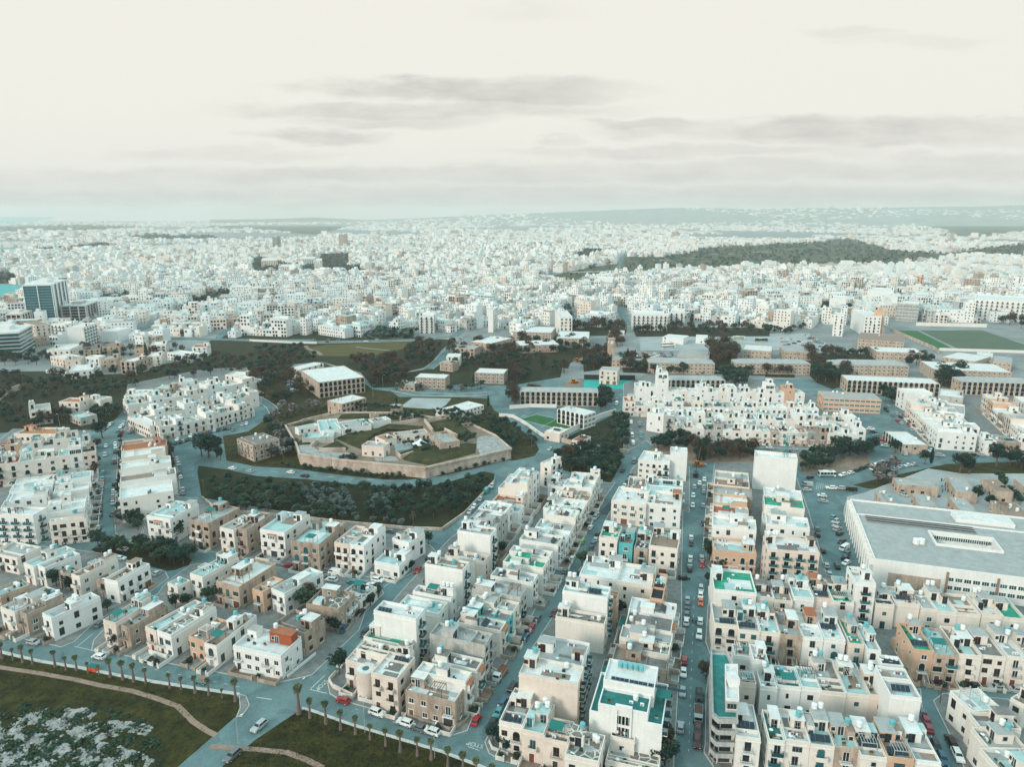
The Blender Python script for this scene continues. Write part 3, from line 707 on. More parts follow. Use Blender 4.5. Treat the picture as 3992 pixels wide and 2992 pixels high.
def car_meshes(kind, col):
    key = ('car', kind, col)
    if key in LIB: return LIB[key]
    L, W, pr, vg, wx = car_profile(kind); hw = W/2; mb = MB(); paintm = 'car_'+col
    belt = 1.02 if kind != 'van' else 1.25
    y_at = lambda z: hw if z <= belt else hw-(z-belt)*.42*(.35 if kind == 'van' else 1)
    x0 = -L/2
    q = [(x0+x, z) for x, z in pr]
    lft = [(x, y_at(z), z) for x, z in q]; rgt = [(x, -y_at(z), z) for x, z in q]
    n = len(q); b = len(mb.v); mb.v += lft+rgt; k = mb.mi(paintm)
    mb.f.append(tuple(range(b,b+n))); mb.m.append(k); mb.f.append(tuple(range(b+2*n-1,b+n-1,-1))); mb.m.append(k)
    for i in range(n): j = (i+1)%n; mb.f.append((b+i,b+n+i,b+n+j,b+j)); mb.m.append(k)
    for wx_ in wx:   # dark wheel arches, a hair proud of the flanks
        for s in (-1,1):
            mb.face([(x0+wx_+.37*math.cos(a*math.pi/6), s*(hw+.006), .34+.37*math.sin(a*math.pi/6)) for a in range(7)], 'tyre')
    body = mb.mesh('body')
    g = MB(); roof = [i for i in range(n) if q[i][1] > 1.3]; ia, ib = roof[0], roof[-1]
    A0, A1, B0, B1 = q[ia-1], q[ia], q[ib], q[ib+1]
    e = .012
    lerp = lambda p, r, t: (p[0]+(r[0]-p[0])*t, p[1]+(r[1]-p[1])*t)
    def pane(p, r, dx):
        a, c = lerp(p, r, .10), lerp(p, r, .90); ya, yc = y_at(a[1])-.09, y_at(c[1])-.09
        nx, nz = -(r[1]-p[1]), (r[0]-p[0]); ln = math.hypot(nx, nz); nx, nz = nx/ln*e, nz/ln*e
        g.face([(a[0]+nx,ya,a[1]+nz),(a[0]+nx,-ya,a[1]+nz),(c[0]+nx,-yc,c[1]+nz),(c[0]+nx,yc,c[1]+nz)], 'car_glass')
    pane(A0, A1, -1)
    if kind != 'van': pane(B0, B1, 1)
    zt, zb = min(A1[1],B0[1])-.10, max(A0[1], B1[1] if kind != 'van' else 1.3, belt)+.04
    fx = lambda z: A0[0]+(A1[0]-A0[0])*(z-A0[1])/(A1[1]-A0[1])+.14
    bx = (lambda z: B0[0]+(B1[0]-B0[0])*(z-B0[1])/(B1[1]-B0[1])-.14) if kind != 'van' else (lambda z: x0+1.9)
    for s in (-1,1):
        ms = [(fx(zb)+bx(zb))/2, (fx(zt)+bx(zt))/2]
        for l0, l1, u0, u1 in ((fx(zb), ms[0]-.04, fx(zt), ms[1]-.04), (ms[0]+.04, bx(zb), ms[1]+.04, bx(zt))):
            g.face([(l0,s*(y_at(zb)+e),zb),(l1,s*(y_at(zb)+e),zb),(u1,s*(y_at(zt)+e),zt),(u0,s*(y_at(zt)+e),zt)], 'car_glass')
    glas = g.mesh('windows')
    w = MB(); b = 0; N = 12
    for r, m, y0, y1 in ((.32,'tyre',0,.2),(.19,'metal',.2,.205)):
        b = len(w.v); kk = w.mi(m)
        for y in (y0,y1): w.v += [(r*math.cos(6.283*i/N), y, r*math.sin(6.283*i/N)) for i in range(N)]
        for i in range(N): j = (i+1)%N; w.f.append((b+i,b+j,b+N+j,b+N+i)); w.m.append(kk)
        w.f.append(tuple(range(b+N,b+2*N))); w.m.append(kk); w.f.append(tuple(range(b+N-1,b-1,-1))); w.m.append(kk)
    wheel = LIB.setdefault('wheel', w.mesh('wheel'))
    hl = LIB.setdefault('headlight', (lambda m: (m.box(-.03,-.2,-.07,.05,.2,.07,'lamp_glass'), m.mesh('headlight'))[1])(MB()))
    tl = LIB.setdefault('taillight', (lambda m: (m.box(-.05,-.16,-.1,.03,.16,.1,'tail_glass'), m.mesh('taillight'))[1])(MB()))
    one = MB()
    for me_, src in ((mb,0),(g,0)):
        o = len(one.v); one.v += me_.v
        for f, mi in zip(me_.f, me_.m): one.f.append(tuple(i+o for i in f)); one.m.append(one.mi(me_.mats[mi]))
    for wx_ in wx:
        for s in (-1,1):
            o = len(one.v); one.v += [(x+x0+wx_, y*s+(hw-.17)*s, z+.32) for x, y, z in w.v]
            for f, mi in zip(w.f, w.m): one.f.append(tuple(i+o for i in f)); one.m.append(one.mi(w.mats[mi]))
    LIB[key] = (body, glas, wheel, hl, tl, one.mesh('parked_car'), L, hw, wx)
    return LIB[key]
CARN = {'hatch': 'hatchback', 'sedan': 'saloon car', 'suv': 'large car', 'van': 'van'}
def car(p, ang, kind, col, label, group=None, base=.11):
    body, glas, wheel, hl, tl, one, L, hw, wx = car_meshes(kind, col)
    nm = 'parked_van' if kind == 'van' else 'parked_car'; cat = 'van' if kind == 'van' else 'car'
    if Vector((p[0],p[1])).length > 290:
        return thing(nm, label, cat, (p[0],p[1],base), ang, group, one)
    root = thing(nm, label, cat, (p[0],p[1],base), ang, group)
    put('body', body, root); put('windows', glas, root)
    for x in wx:
        for s in (-1,1): put('wheel', wheel, root, (-L/2+x, s*(hw-.17), .32), 0 if s > 0 else math.pi)
    for s in (-1,1): put('headlight', hl, root, (-L/2-.01, s*(hw-.28), .68)); put('taillight', tl, root, (L/2+.01, s*(hw-.24), .78))
    return root
def cars(zone, head, text, phrase, group, seed=1, flip=0):
    """text: x,y,kind+colour ... ; head: two points giving the street's direction"""
    a, b = (P(zone, *q) for q in head); ang = math.atan2(b.y-a.y, b.x-a.x); rng = random.Random(seed)
    K = dict(h='hatch', s='sedan', u='suv', v='van')
    for i, tk in enumerate(text.split()):
        q = tk.split(','); k, c = q[2][0], q[2][1]
        p = P(zone, float(q[0]), float(q[1]), .7)
        da = R_(float(q[3])) if len(q) > 3 else 0
        car(p, ang+da+(math.pi if rng.random() < .4 else 0)+rng.uniform(-.03,.03), K[k], c, f"{CARS[c][0]} {CARN[K[k]]}, {ORD[i]} {phrase}", group)
# ---------------------------------------------------------------- street furniture
def lamp(p, ang, label, h=8, base=.2, group=None):
    root = thing('street_lamp', label, 'street lamp', (p[0],p[1],base), ang, group)
    mb = MB(); mb.cyl(0,0,0,h,.08,'metal',.05,8); mb.bar((0,0,h-.05),(1.2,0,h+.25),.035,'metal',5); mb.build('post', root)
    hd = MB(); hd.box(1.0,-.12,h+.18,1.7,.12,h+.32,'tank'); hd.build('lamp_head', root)
def pole(p, label, h=9, base=.2, arms=True, group=None):
    root = thing('utility_pole', label, 'utility pole', (p[0],p[1],base), 0, group)
    mb = MB(); mb.cyl(0,0,0,h,.12,'wood',.08,7); mb.build('post', root)
    if arms: ar = MB(); ar.box(-.6,-.05,h-.6,.6,.05,h-.5,'wood'); [ar.cyl(x,0,h-.5,h-.35,.04,'tank',n=6) for x in (-.5,0,.5)]; ar.build('crossarm', root)
def wall_thing(zone, line, h, label, mat='wall_c', w=.3, name='boundary_wall', base=.0, cat='wall', group=None):
    l = pts(zone, line, base) if isinstance(line, str) else line
    o = strip(name, l, w, base-.1, base+h, mat, None); o['label'] = label; o['category'] = cat
    if group: o['group'] = group
    LABELS.setdefault(label, []).append(group); return o
PSHIRT = {}
def person(p, ang, shirt, trousers, label, base=.11, stride=.25):
    """one skin-like surface swept along the skeleton, in mid-stride"""
    import bmesh
    me = bpy.data.meshes.new('person'); V = [(0,0,.95),(0,0,1.25),(0,0,1.45),(0,0,1.55),(.02,0,1.68),(0,.19,1.42),(.02*1,.26,1.15),(.12,.25,.93),(0,-.19,1.42),(-.04,-.26,1.15),(.05,-.25,.92),
        (0,.10,.90),(stride*.5,.10,.50),(stride*.55,.10,.07),(stride*.55+.16,.11,.04),(0,-.10,.90),(-stride*.2,-.10,.50),(-stride,-.10,.10),(-stride+.15,-.11,.04)]
    E = [(0,1),(1,2),(2,3),(3,4),(2,5),(5,6),(6,7),(2,8),(8,9),(9,10),(0,11),(11,12),(12,13),(13,14),(0,15),(15,16),(16,17),(17,18)]
    me.from_pydata(V, E, [])
    o = bpy.data.objects.new('person', me); COL.objects.link(o); o.location = (p[0],p[1],base); o.rotation_euler = (0,0,ang)
    md = o.modifiers.new('skin', 'SKIN'); rs = [.15,.16,.15,.06,.105,.07,.05,.04,.07,.05,.04,.10,.07,.05,.05,.10,.07,.05,.05]
    for sv, r in zip(me.skin_vertices[0].data, rs): sv.radius = (r, r)
    me.skin_vertices[0].data[0].use_root = True
    o.modifiers.new('sub', 'SUBSURF').levels = 1; o.modifiers['sub'].render_levels = 1
    m, t, pr = nt('clothes_'+label[:24].replace(' ', '_'))
    tc = t.nodes.new('ShaderNodeTexCoord'); sx = t.nodes.new('ShaderNodeSeparateXYZ'); t.links.new(tc.outputs['Object'], sx.inputs[0])
    md_ = t.nodes.new('ShaderNodeMath'); md_.operation = 'DIVIDE'; md_.inputs[1].default_value = 1.8; t.links.new(sx.outputs[2], md_.inputs[0])
    r = t.nodes.new('ShaderNodeValToRGB'); r.color_ramp.interpolation = 'CONSTANT'; e = r.color_ramp.elements
    while len(e) < 5: e.new(.5)
    for q, (pp, c) in zip(e, ((0,(.02,.02,.02)),(.05,trousers),(.53,shirt),(.845,(.45,.27,.19)),(.955,(.03,.02,.015)))): q.position = pp; q.color = (*c,1)
    t.links.new(md_.outputs[0], r.inputs[0]); t.links.new(r.outputs[0], pr.inputs['Base Color']); me.materials.append(m)
    o['label'] = label; o['category'] = 'person'
    LABELS.setdefault(label, []).append(None); return o

SIZE = dict(dark=7.5, mid=6.2, brown=9.5, bare=5.6, bush=1.6, olive=4.2)
def plant_all():
    """the trees (and bushes) that show largest are objects; the many small ones far off read as one mass each"""
    for names, lim, nm in ((('dark','mid','brown','bare','olive'), 290, 'woodland'), (('bush',), 240, 'undergrowth')):
        L = [w for w in WAIT if w[0] in names]
        L.sort(key=lambda w: -(w[2]*SIZE[w[0]]/math.hypot(w[1][0], w[1][1]) + (1 if w[4] is None else 0)))
        for w in L[:lim]: plant(w[0], w[1], w[2], w[3], w[4], random.Random(int(w[5]*1e6)), w[6], w[7])
        rest = L[lim:]
        if not rest: continue
        mb = MB(); lite = {}
        for k in names:
            for v in range(3):
                R, H, Z = dict(olive=(2.0,1.6,2.5), dark=(3.0,2.7,4.6), mid=(2.7,2.3,3.9), brown=(3.4,3.6,6.0), bare=(2.4,2.0,3.6), bush=(1.0,.8,.75))[k]
                M = dict(olive=['leaf_olive','leaf_olive','leaf_mid'], dark=['leaf_dark','leaf_mid','leaf_dark'], mid=['leaf_mid','leaf_dark','leaf_olive'], brown=['leaf_brown','leaf_dark','leaf_brown'], bare=['leaf_pale','leaf_brown'], bush=['leaf_mid','leaf_dark','leaf_olive'])[k]
                q = MB(); rng = random.Random(v*7+len(k)); lob = [(rng.uniform(-.5,.5)*R, rng.uniform(-.5,.5)*R, rng.uniform(-.3,.4)*H, rng.uniform(.5,.75)) for _ in range(4)]
                n = 60 if k == 'bush' else 330; lf = .30 if k == 'bush' else .62
                for _ in range(n):
                    a, b, c, f = rng.choice(lob); th, cz = rng.uniform(0,6.28), rng.uniform(-.7,1); r = math.sqrt(1-cz*cz)*rng.uniform(.75,1.08)
                    x, y, z = a+math.cos(th)*r*R*f, b+math.sin(th)*r*R*f, Z+c+cz*H*f*rng.uniform(.85,1.1); an, tl = rng.uniform(0,6.28), rng.uniform(-.8,1.1); e = lf*rng.uniform(.6,1.2)
                    ux, uy = math.cos(an)*e, math.sin(an)*e; vx, vy, vz = -math.sin(an)*math.cos(tl)*e, math.cos(an)*math.cos(tl)*e, math.sin(tl)*e
                    q.face([(x-ux,y-uy,z),(x+vx*.8,y+vy*.8,z+vz*.8),(x+ux,y+uy,z),(x-vx*.8,y-vy*.8,z-vz*.8)], M[0] if rng.random() < .6 else rng.choice(M))
                if k != 'bush': q.cyl(0,0,-.2,Z,.25,'bark',.15,5)
                lite[k, v] = q
        for w in rest:
            q = lite[w[0], w[8]%3]; a = w[5]*6.283; c, s_ = math.cos(a)*w[2], math.sin(a)*w[2]; x0, y0 = w[1]; b = len(mb.v); sz = w[2]*(w[7] or .88+.24*w[5])
            mb.v += [(x0+x*c-y*s_, y0+x*s_+y*c, w[6]+z*sz) for x, y, z in q.v]
            mi = [mb.mi(m) for m in q.mats]
            mb.f += [tuple(b+i for i in f) for f in q.f]; mb.m += [mi[m] for m in q.m]
        mb.build(nm, kind='stuff')
        print(nm, 'objects', min(lim,len(L)), 'rest', len(rest))
# ---------------------------------------------------------------- ground, roads, blocks (nearest part)
EXPOSURE = 0.78
gm = MB(); gm.face([(-14000,-900,0),(14000,-900,0),(14000,13400,0),(-14000,13400,0)], 'town_ground'); gm.build('ground', kind='structure')
ngon_sheet('road', pts('s', '-1500,3700 5600,3700 5100,1480 -1100,1480'), .10, 'asphalt', depth=.09)
ZB = [.2]
def block(poly, zone='s', mat='pavement', kerb=.22):
    ZB[0] += .004; ngon_sheet('pavement', pts(zone, poly), ZB[0], mat, kerb, depth=.3)
block('-500,2440 0,2475 151,2508 241,2526 290,2505 374,2426 591,2306 657,2257 645,2233 579,2221 446,2167 289,2146 175,2134 -300,2100')
block('358,2539 365,2501 400,2463 617,2317 652,2271 745,2205 930,2190 1080,2215 1262,2240 1461,2274 1497,2315 1423,2391 1400,2460 1215,2636 1071,2669 908,2636 463,2555')
block('606,2128 725,2141 891,2163 991,2184 1136,2209 1418,2250 1543,2271 1640,2220 1699,2153 1678,2130 1502,2065 1353,2038 1206,2016 931,1969 791,1946 690,1940 581,2000 549,2108')
block('1278,2669 1287,2709 1322,2731 1507,2785 1715,2868 1754,2874 1821,2853 1857,2762 2011,2530 2145,2257 2259,2070 2344,1964 2398,1883 2340,1888 2190,1850 1985,1850 1967,1883 1904,2000 1759,2098 1640,2226 1550,2327')
block('1890,2897 1907,2942 1948,2965 2100,3015 2620,3200 2627,2957 2648,2595 2657,2414 2657,2233 2662,1992 2687,2000 2687,1820 2488,1806 2461,1833 2425,1933 2374,2004 2329,2106 2295,2167 2241,2251 2175,2378 2060,2553 2017,2679')
block('2767,2552 3582,2648 3992,2694 4300,2730 4300,2350 3992,2323 3415,2277 3300,2264 3224,2255 3183,2100 3150,1990 3105,1865 2936,1806 2786,1806 2764,2000 2754,2082 2751,2203 2784,2233 2760,2366 2751,2505')
block('2790,2578 2772,2575 2752,2709 2749,2903 2745,2939 2778,2989 2800,3040 3720,3260 3669,2992 3595,2768 3588,2692')
block('3639,2736 3675,2709 3714,2706 3992,2739 4400,2785 4400,3300 3900,3300 3756,2992 3702,2867 3648,2757')
# grass by the palm road, footpaths, rock
def field(name, zone, poly, z, mat): return ngon_sheet(name, pts(zone, poly), z, mat, depth=.1)
field('grass_field', 'A', '-300,880 0,928 250,988 500,1028 700,1068 1000,1123 1300,1168 1500,1196 1545,1215 1550,1280 1530,1330 1150,1660 900,1880 -500,1880', .16, 'grass')
field('grass_field', 'B', '0,1482 140,1388 290,1290 350,1305 600,1394 900,1484 1200,1575 1450,1672 1700,1800 -340,1800 -218,1658', .16, 'grass')
ngon_sheet('pavement', pts('A', '1545,1190 1590,1205 1612,1262 1562,1335 1530,1335 1553,1280 1548,1215'), .19, 'pavement', .2, depth=.1)
for q in ('-300,868 0,916 250,976 500,1016 700,1056 1000,1111 1300,1157 1500,1184 1545,1192',):
    strip('kerb', pts('A', q), 1.1, 0, .2, 'kerbstone')
strip('kerb', pts('B', '290,1281 350,1294 600,1383 900,1473 1200,1563 1460,1662 1720,1790'), .9, 0, .2, 'kerbstone')
strip('footpath', pts('A', '-200,990 0,1018 250,1055 500,1100 650,1135 850,1170 1000,1215 1150,1270 1250,1370 1340,1430 1400,1460'), 1.5, .1, .19, 'dirt_path')
strip('footpath', pts('B', '-300,1530 0,1550 200,1570 330,1620 430,1670'), 1.5, .1, .19, 'dirt_path')
# ---------------------------------------------------------------- houses of the nearest blocks
villas = '''
e 398,812 1085,962 1415,690 6.3 wl x=B room=1 g=3 | white corner villa with a brick-red rooftop room and columned porch
e 985,500 1425,640 1700,415 6.6 td w=Fsbs room=1 | weathered tan villa with dark patched roof behind the red-roomed white villa
e 1445,210 1920,290 2165,55 6.6 tc f=r room=1 g=2 | tan stone villa with light wall caps and white roof room
d 1575,690 1825,742 2230,470 6.3 on g=4 room=0 | orange-fronted villa with closed wooden balcony and arched door
e 0,750 160,805 735,360 6.3 in g=4 x=W room=1 | ivory villa with glazed conservatory terrace above its front
d 945,550 1132,600 1850,205 6.6 pt g=5 room=0 | peach and white semi-detached villa with pale turquoise roof
d 1136,600 1350,665 2000,260 6.6 wc g=5 room=1 | white semi-detached villa with crazy-paved roof and turquoise terrace
d 378,440 553,492 1175,115 7.2 pt g=4 room=1 | peach villa with curved balconies beside the narrow side street
d 557,497 745,545 1300,225 6.4 tn g=4 room=1 | tan villa with brown roof attached to the peach villa
a 560,1462 735,1520 1440,1210 6.8 wl g=3 room=1 | white corner villa with arched dark doors and iron balconies
a 232,1400 378,1470 955,1212 6.2 tn g=4 room=1 | tan villa with brown stained roof next to the white corner villa
a -10,1370 208,1440 860,1130 6.2 cl g=4 room=1 | cream villa with white rooftop pergola facing the palm road | x=P
a -200,1135 5,1190 425,1040 6.0 st room=0 | honey stone villa with arched opening and turquoise roof patch
a 1535,935 1692,1000 2150,740 6.9 wn g=2 room=1 f=r | white villa with tan roof room and iron balconies beside the island of trees
a 1380,955 1530,990 1690,900 5.4 tn room=0 | small tan villa with stained balconies attached to a white villa
a 1012,885 1142,918 1690,655 6.6 cn room=1 | cream villa with long cornice and brown roof facing a dark garden
a 832,838 1008,885 1130,800 5.4 tn room=0 | low cream wing with tan roof deck beside the long cream villa
a 322,730 478,775 1080,525 6.4 it room=1 | ivory villa with pale turquoise terrace and long flank
a 482,778 640,802 1150,598 6.4 wg room=0 | white villa with large dark bay window above a walled garden
a -150,560 240,645 650,500 5.8 cg room=0 | low cream villa with grey roof near the orange digger
a -200,555 0,552 160,440 5.6 pg room=0 | pale pink flat-roofed house at the left edge above the villas
b 562,1000 705,1058 892,968 5.2 ct room=0 | white walled wing with orange parapet beside the small side street
b 892,868 1062,930 1590,650 7.4 it room=1 | long ivory villa with brown roof strip and row of small windows
b 1292,968 1590,1078 2125,740 6.8 sl room=1 g=2 | honey stone villa with white roof rooms and dark rear garden
c 90,1160 400,1172 955,860 6.6 wt room=1 w=Fsss | white modern villa with pale turquoise roof and grey glass bay
b 1757,1118 1932,1150 2230,965 6.6 ol room=0 | narrow orange stone house with crenellated top between white villas
c 1240,1130 1482,1262 1730,1065 3.6 cc room=0 w=sssb | low cream building with crazy-paved roof by the street corner
b 325,8 600,92 1010,-130 9.6 wt room=1 g=3 | white three-storey villa with turquoise roof beside a tall shrub
b 828,115 1150,155 1600,-70 10 tg room=1 g=3 | tan three-storey block with stacked balconies in the upper villa row
b 1272,228 1512,252 1850,70 9.6 cg room=0 g=3 | cream three-storey house with iron balconies joined to a tan one
b 1516,222 1702,246 2040,30 9.6 tn room=1 g=3 | tan three-storey house with white roof room and water tanks
c 15,258 400,288 765,28 9.6 wt room=1 g=4 | white three-storey house with wide turquoise roof in the upper row
c 518,388 895,466 1305,130 10 tt room=1 g=3 x=W | long tan stone block with rooftop garden and orange awning
c 1122,425 1325,462 1620,215 9.6 pg room=0 g=4 | pale pink house with grey roof and shaded shopfront below
c 1328,458 1540,488 1850,205 9.6 wl room=1 g=4 | white three-storey house with scalloped roof edge and terrace
c 1690,695 2050,765 2200,595 4.4 wt room=1 g=3 x=T | low white villa with red-tiled porch and red-rimmed upper room
c 1895,400 2190,440 2420,300 7.2 wl room=1 | white villa with roof terrace at the corner below the grove
'''
def clean(tx):   # an option may follow a second bar
    o = []
    for l in tx.strip().splitlines():
        q = [s.strip() for s in l.split('|')]
        if len(q) == 3: l = q[0]+' '+q[2]+' | '+q[1]
        o.append(l)
    return '\n'.join(o)
blocks('a', clean(villas), 'villas above the palm road', kind='villa')
ax = lambda za, a, zb, b, z=9.5: (P(zb, *b, z)-P(za, *a, z)).normalized()
perp = lambda v: Vector((-v.y, v.x, 0))
AXC = perp(ax('C', (82,818), 'C', (530,45), 0)); AXA = perp(ax('C', (1085,1400), 'C', (1142,378), 0)); AX1 = ax('k', (575,1265), 'l', (1135,1590)); AX2 = ax('m', (162,652), 'n', (1300,896))
mid1 = '''
f 330,235 760,347 1000,50 7.4 pl room=0 g=4 | cream corner house with round tower and brick-paved terrace
f 650,420 1000,492 1165,190 9.8 pl room=0 g=2 | cream three-storey front with pale garage doors beside the round tower
f 440,120 1120,245 1185,110 9.2 cc room=1 w=sssb | cream house with dark crazy-paved roof behind the round tower
B 695,815 980,882 1110,805 8.2 ce room=1 w=bsss x=e | cream house with bright green roof terrace below a white block
B 752,650 1030,702 1115,640 15 wl w=bNbs room=0 sb=0 | white five-storey block with roof mast and balconies on its flank
g 115,930 530,1165 640,1010 8.0 it room=0 x=P w=bsbs | ivory house with long turquoise roof and lattice pergola
g 215,830 700,945 745,860 8.6 wg room=1 w=bsbs | white house with turquoise patched roof room against a blank wall
g 300,545 845,578 935,470 13.6 wn room=1 w=bNbs | white four-storey block with blank side wall and brown rooftop
g 650,360 1125,482 1215,400 8.5 pg room=1 w=bsbs | pale peach house with dark roof between two white blocks
g 940,460 1010,500 1045,440 7.5 ig w=bsbs room=0 | narrow ivory house wing with iron balcony beside the white block
g 700,140 1210,125 1290,30 13.6 wg room=1 w=bNbs | white block with blank pinkish side wall near the grove corner
f 1105,640 1755,800 1905,615 6.8 tl room=1 g=3 x=P | weathered stone corner house with rusty stains and rooftop frame
f 1265,365 1890,540 1980,415 8.8 il room=1 f=r w=Fsbb g=3 | ivory house with white roof and walled terrace behind the weathered corner house
f 1465,235 2035,382 2145,250 8.4 id room=1 f=r w=Fsbb g=3 | ivory house with dark roof deck and tank-topped room
g 490,1330 1140,1572 1235,1412 11 gg room=1 f=r w=Fsbb g=3 | raw grey concrete house with blockwork side and orange beam
g 830,1185 1340,1372 1432,1252 8.0 cg room=1 f=r w=Fsbb g=4 | cream house with grey deck behind the raw concrete house
g 925,1112 1442,1242 1522,1132 8.0 bd room=1 f=r w=Fsbb g=4 | turquoise-fronted house with dark roof and outside steps
g 935,1030 1512,1132 1612,1010 8.2 cg room=1 f=r w=Fsbb g=4 | cream house with grey-topped roof room carrying two tanks
g 1022,762 1605,942 1692,822 9.6 gg room=1 f=r w=Fsbb g=4 x=P | grey block house with dark roof terrace and steel pergola
g 1222,642 1765,752 1842,642 8.0 wg room=1 f=r w=Fsbb g=4 x=Q | white house with bright blue rooftop pool
g 1350,510 1900,565 1985,465 8.6 ie room=1 f=r w=Fsbb g=4 | ivory house with dull green roof deck
g 1478,312 1980,422 2062,350 8.8 il room=1 f=r w=Fsbb g=4 | ivory house with tall bare parapet above the middle street
g 1592,182 2092,262 2190,152 8.6 wg room=1 f=r w=Fsbb g=4 | white house with solar frames and three roof tanks
'''
blocks('f', mid1, 'houses between the side street and the middle street', yd=3.2, axis=AXC)
mid2 = '''
h 342,1010 630,1122 870,690 7.2 cd room=1 x=S g=3 | cream corner house with cracked dark roof and tilted solar panels
h 633,1130 905,1232 1085,850 7.2 pt room=1 g=4 | pale pink house with bright turquoise roof and glazed balconies
h 908,1235 1216,1330 1335,1060 7.2 pc room=0 g=4 | pale pink house with small crazy-paved roof and arched door
h 1187,1465 1622,1592 1782,1262 7.4 cc room=1 g=4 | cream house with large crazy-paved roof and grilled room
j 690,1625 1395,1715 1405,1440 3.6 cc room=0 w=ssss | low cream house with crazed roof around a dark yard
j 782,1195 1085,1300 1102,1180 7.0 cg room=0 w=ssss | cream rear house with grey roof beside a rust-red shed
h 605,362 1350,565 1492,340 14 pl room=1 w=bNbs | tall peach block with bare side wall and four roof tanks
j 800,205 1500,385 1560,172 6.8 td room=1 f=r w=Fsbs | old brown house with worn dark roof behind the white apartment block
h 800,125 1400,335 1632,55 11 wg room=1 w=bNbs | white block with penthouse behind the tall peach block
i 32,1232 690,1295 745,1175 8.8 cd room=1 w=bsbs | cream house with dark roof below the white block wall
i 112,912 728,935 782,800 13.8 wt room=1 w=bNbs | white four-storey block with turquoise roof and blank side
i 735,845 852,965 927,872 9 on w=bsbs room=0 | narrow orange-sided house with terrace pots behind the white block
i 335,695 850,700 967,452 8.8 wl room=1 w=sbss | white house with peeling roof sheets and open hatch
i 852,722 1312,795 1402,555 8.6 cl room=1 w=sssb | cream house with broad white roof rooms and paired windows
i 1312,838 1452,965 1640,650 9.4 ok room=0 w=sssb | peach house with a black roof membrane by the straight street
i 1002,1105 1608,1205 1622,1015 8.2 wl room=1 f=r w=Fsbs x=S g=3 | white house with slatted shade and steel frame on its roof
i 962,1295 1562,1395 1622,1185 8.2 cd room=1 f=r w=Fsbs g=3 | cream house with black-stained roof beside the straight street
i 892,1435 1560,1565 1602,1405 8.2 cg room=1 f=r w=Fsbs g=3 | cream house with grey roof room and turquoise tank
j 1132,65 1532,195 1562,45 7.6 ct room=1 f=r w=Fsbs g=3 | cream house with pale turquoise roof by the straight street
i 622,150 858,182 1000,20 10 ce room=1 w=Fbss g=2 | cream three-storey corner house with vivid green roof
i 870,240 1060,252 1110,90 8.2 bn room=1 w=Fbbb g=3 | turquoise-painted house with brown roof behind a round tree
i 1077,290 1264,312 1320,120 8.0 sg room=1 w=Fbbb g=2 | honey stone house with arched door between turquoise and cream neighbours
i 1277,255 1648,312 1690,60 9.8 cn room=1 w=Fsbb g=2 | cream three-storey block with green-railed balconies at the straight street
'''
blocks('h', mid2, 'houses between the middle street and the straight street', yd=3.2, axis=(AXC+AXA).normalized())
right1 = '''
k 595,548 832,572 880,430 7.6 pg room=0 w=sbbb x=P | pale pink rear house with open roof frame next to the modern block
k 890,600 1108,618 1100,400 7.4 wl room=1 w=sbbb | white rear house with dark slit passage at its side
k 1110,592 1418,612 1370,350 7.2 wv room=0 w=sbbb x=W | white rear house with dark green roof awning
k 1422,600 1682,632 1620,360 7.2 wt room=0 w=sbbb | white rear house with turquoise roof and outside stair
k 1690,672 2010,690 1890,250 7.2 cd room=1 w=sbbb | cream rear house with dark patched roof and tank
k 2014,680 2330,712 2180,290 7.2 ct room=1 w=sbbb | cream rear house with turquoise roof and glazed doors
k 795,258 990,268 1090,75 10.6 wl room=1 w=sbbb | white upper block with two tanks behind the slit passage
k 540,150 780,210 800,60 8 wl room=0 w=sbbb | white flat block with blank bright roof by the modern corner block
l 190,692 488,742 430,420 7.4 pg room=1 w=sbbb | pale pink rear house with two small windows beside a blank white wall
l 470,705 876,745 800,370 12.6 wg room=0 w=bbbb | tall white block with blank rear wall and unfinished orange-framed roof
l 370,330 640,330 750,225 11 wl room=0 w=bbbb | tall white angular block with cranked bright parapet
k 575,1265 892,1285 870,850 8.4 il room=1 g=4 | ivory house with white terrace and triple arched window next to the modern block
k 1000,1305 1210,1318 1160,930 8.2 iv room=1 g=4 | ivory house with dark green terrace above a red-paved side passage
k 1213,1310 1538,1342 1480,930 8.2 cl room=1 g=4 | cream house with pale terrace and large arched red door
k 1542,1345 1862,1382 1800,960 8.2 ct room=1 g=4 | cream house with turquoise terrace and carved closed balcony
k 1866,1385 2192,1422 2130,1010 8.2 st room=1 g=4 | honey stone house with curly parapet and brown roof room
l 85,1495 428,1530 330,1110 8.2 cg room=1 g=4 | cream house with plain grey roof terrace and stained cornice
l 432,1530 780,1565 640,1110 8.2 on room=1 g=4 | peach-walled house with brown roof terrace and solar panels | x=S
l 784,1530 1135,1590 940,1110 7.6 wg room=1 w=FFbb g=2 | bright white corner house with notched parapet and grey roof
'''
blocks('k', clean(right1), 'houses right of the straight street', yd=3, axis=AX1)
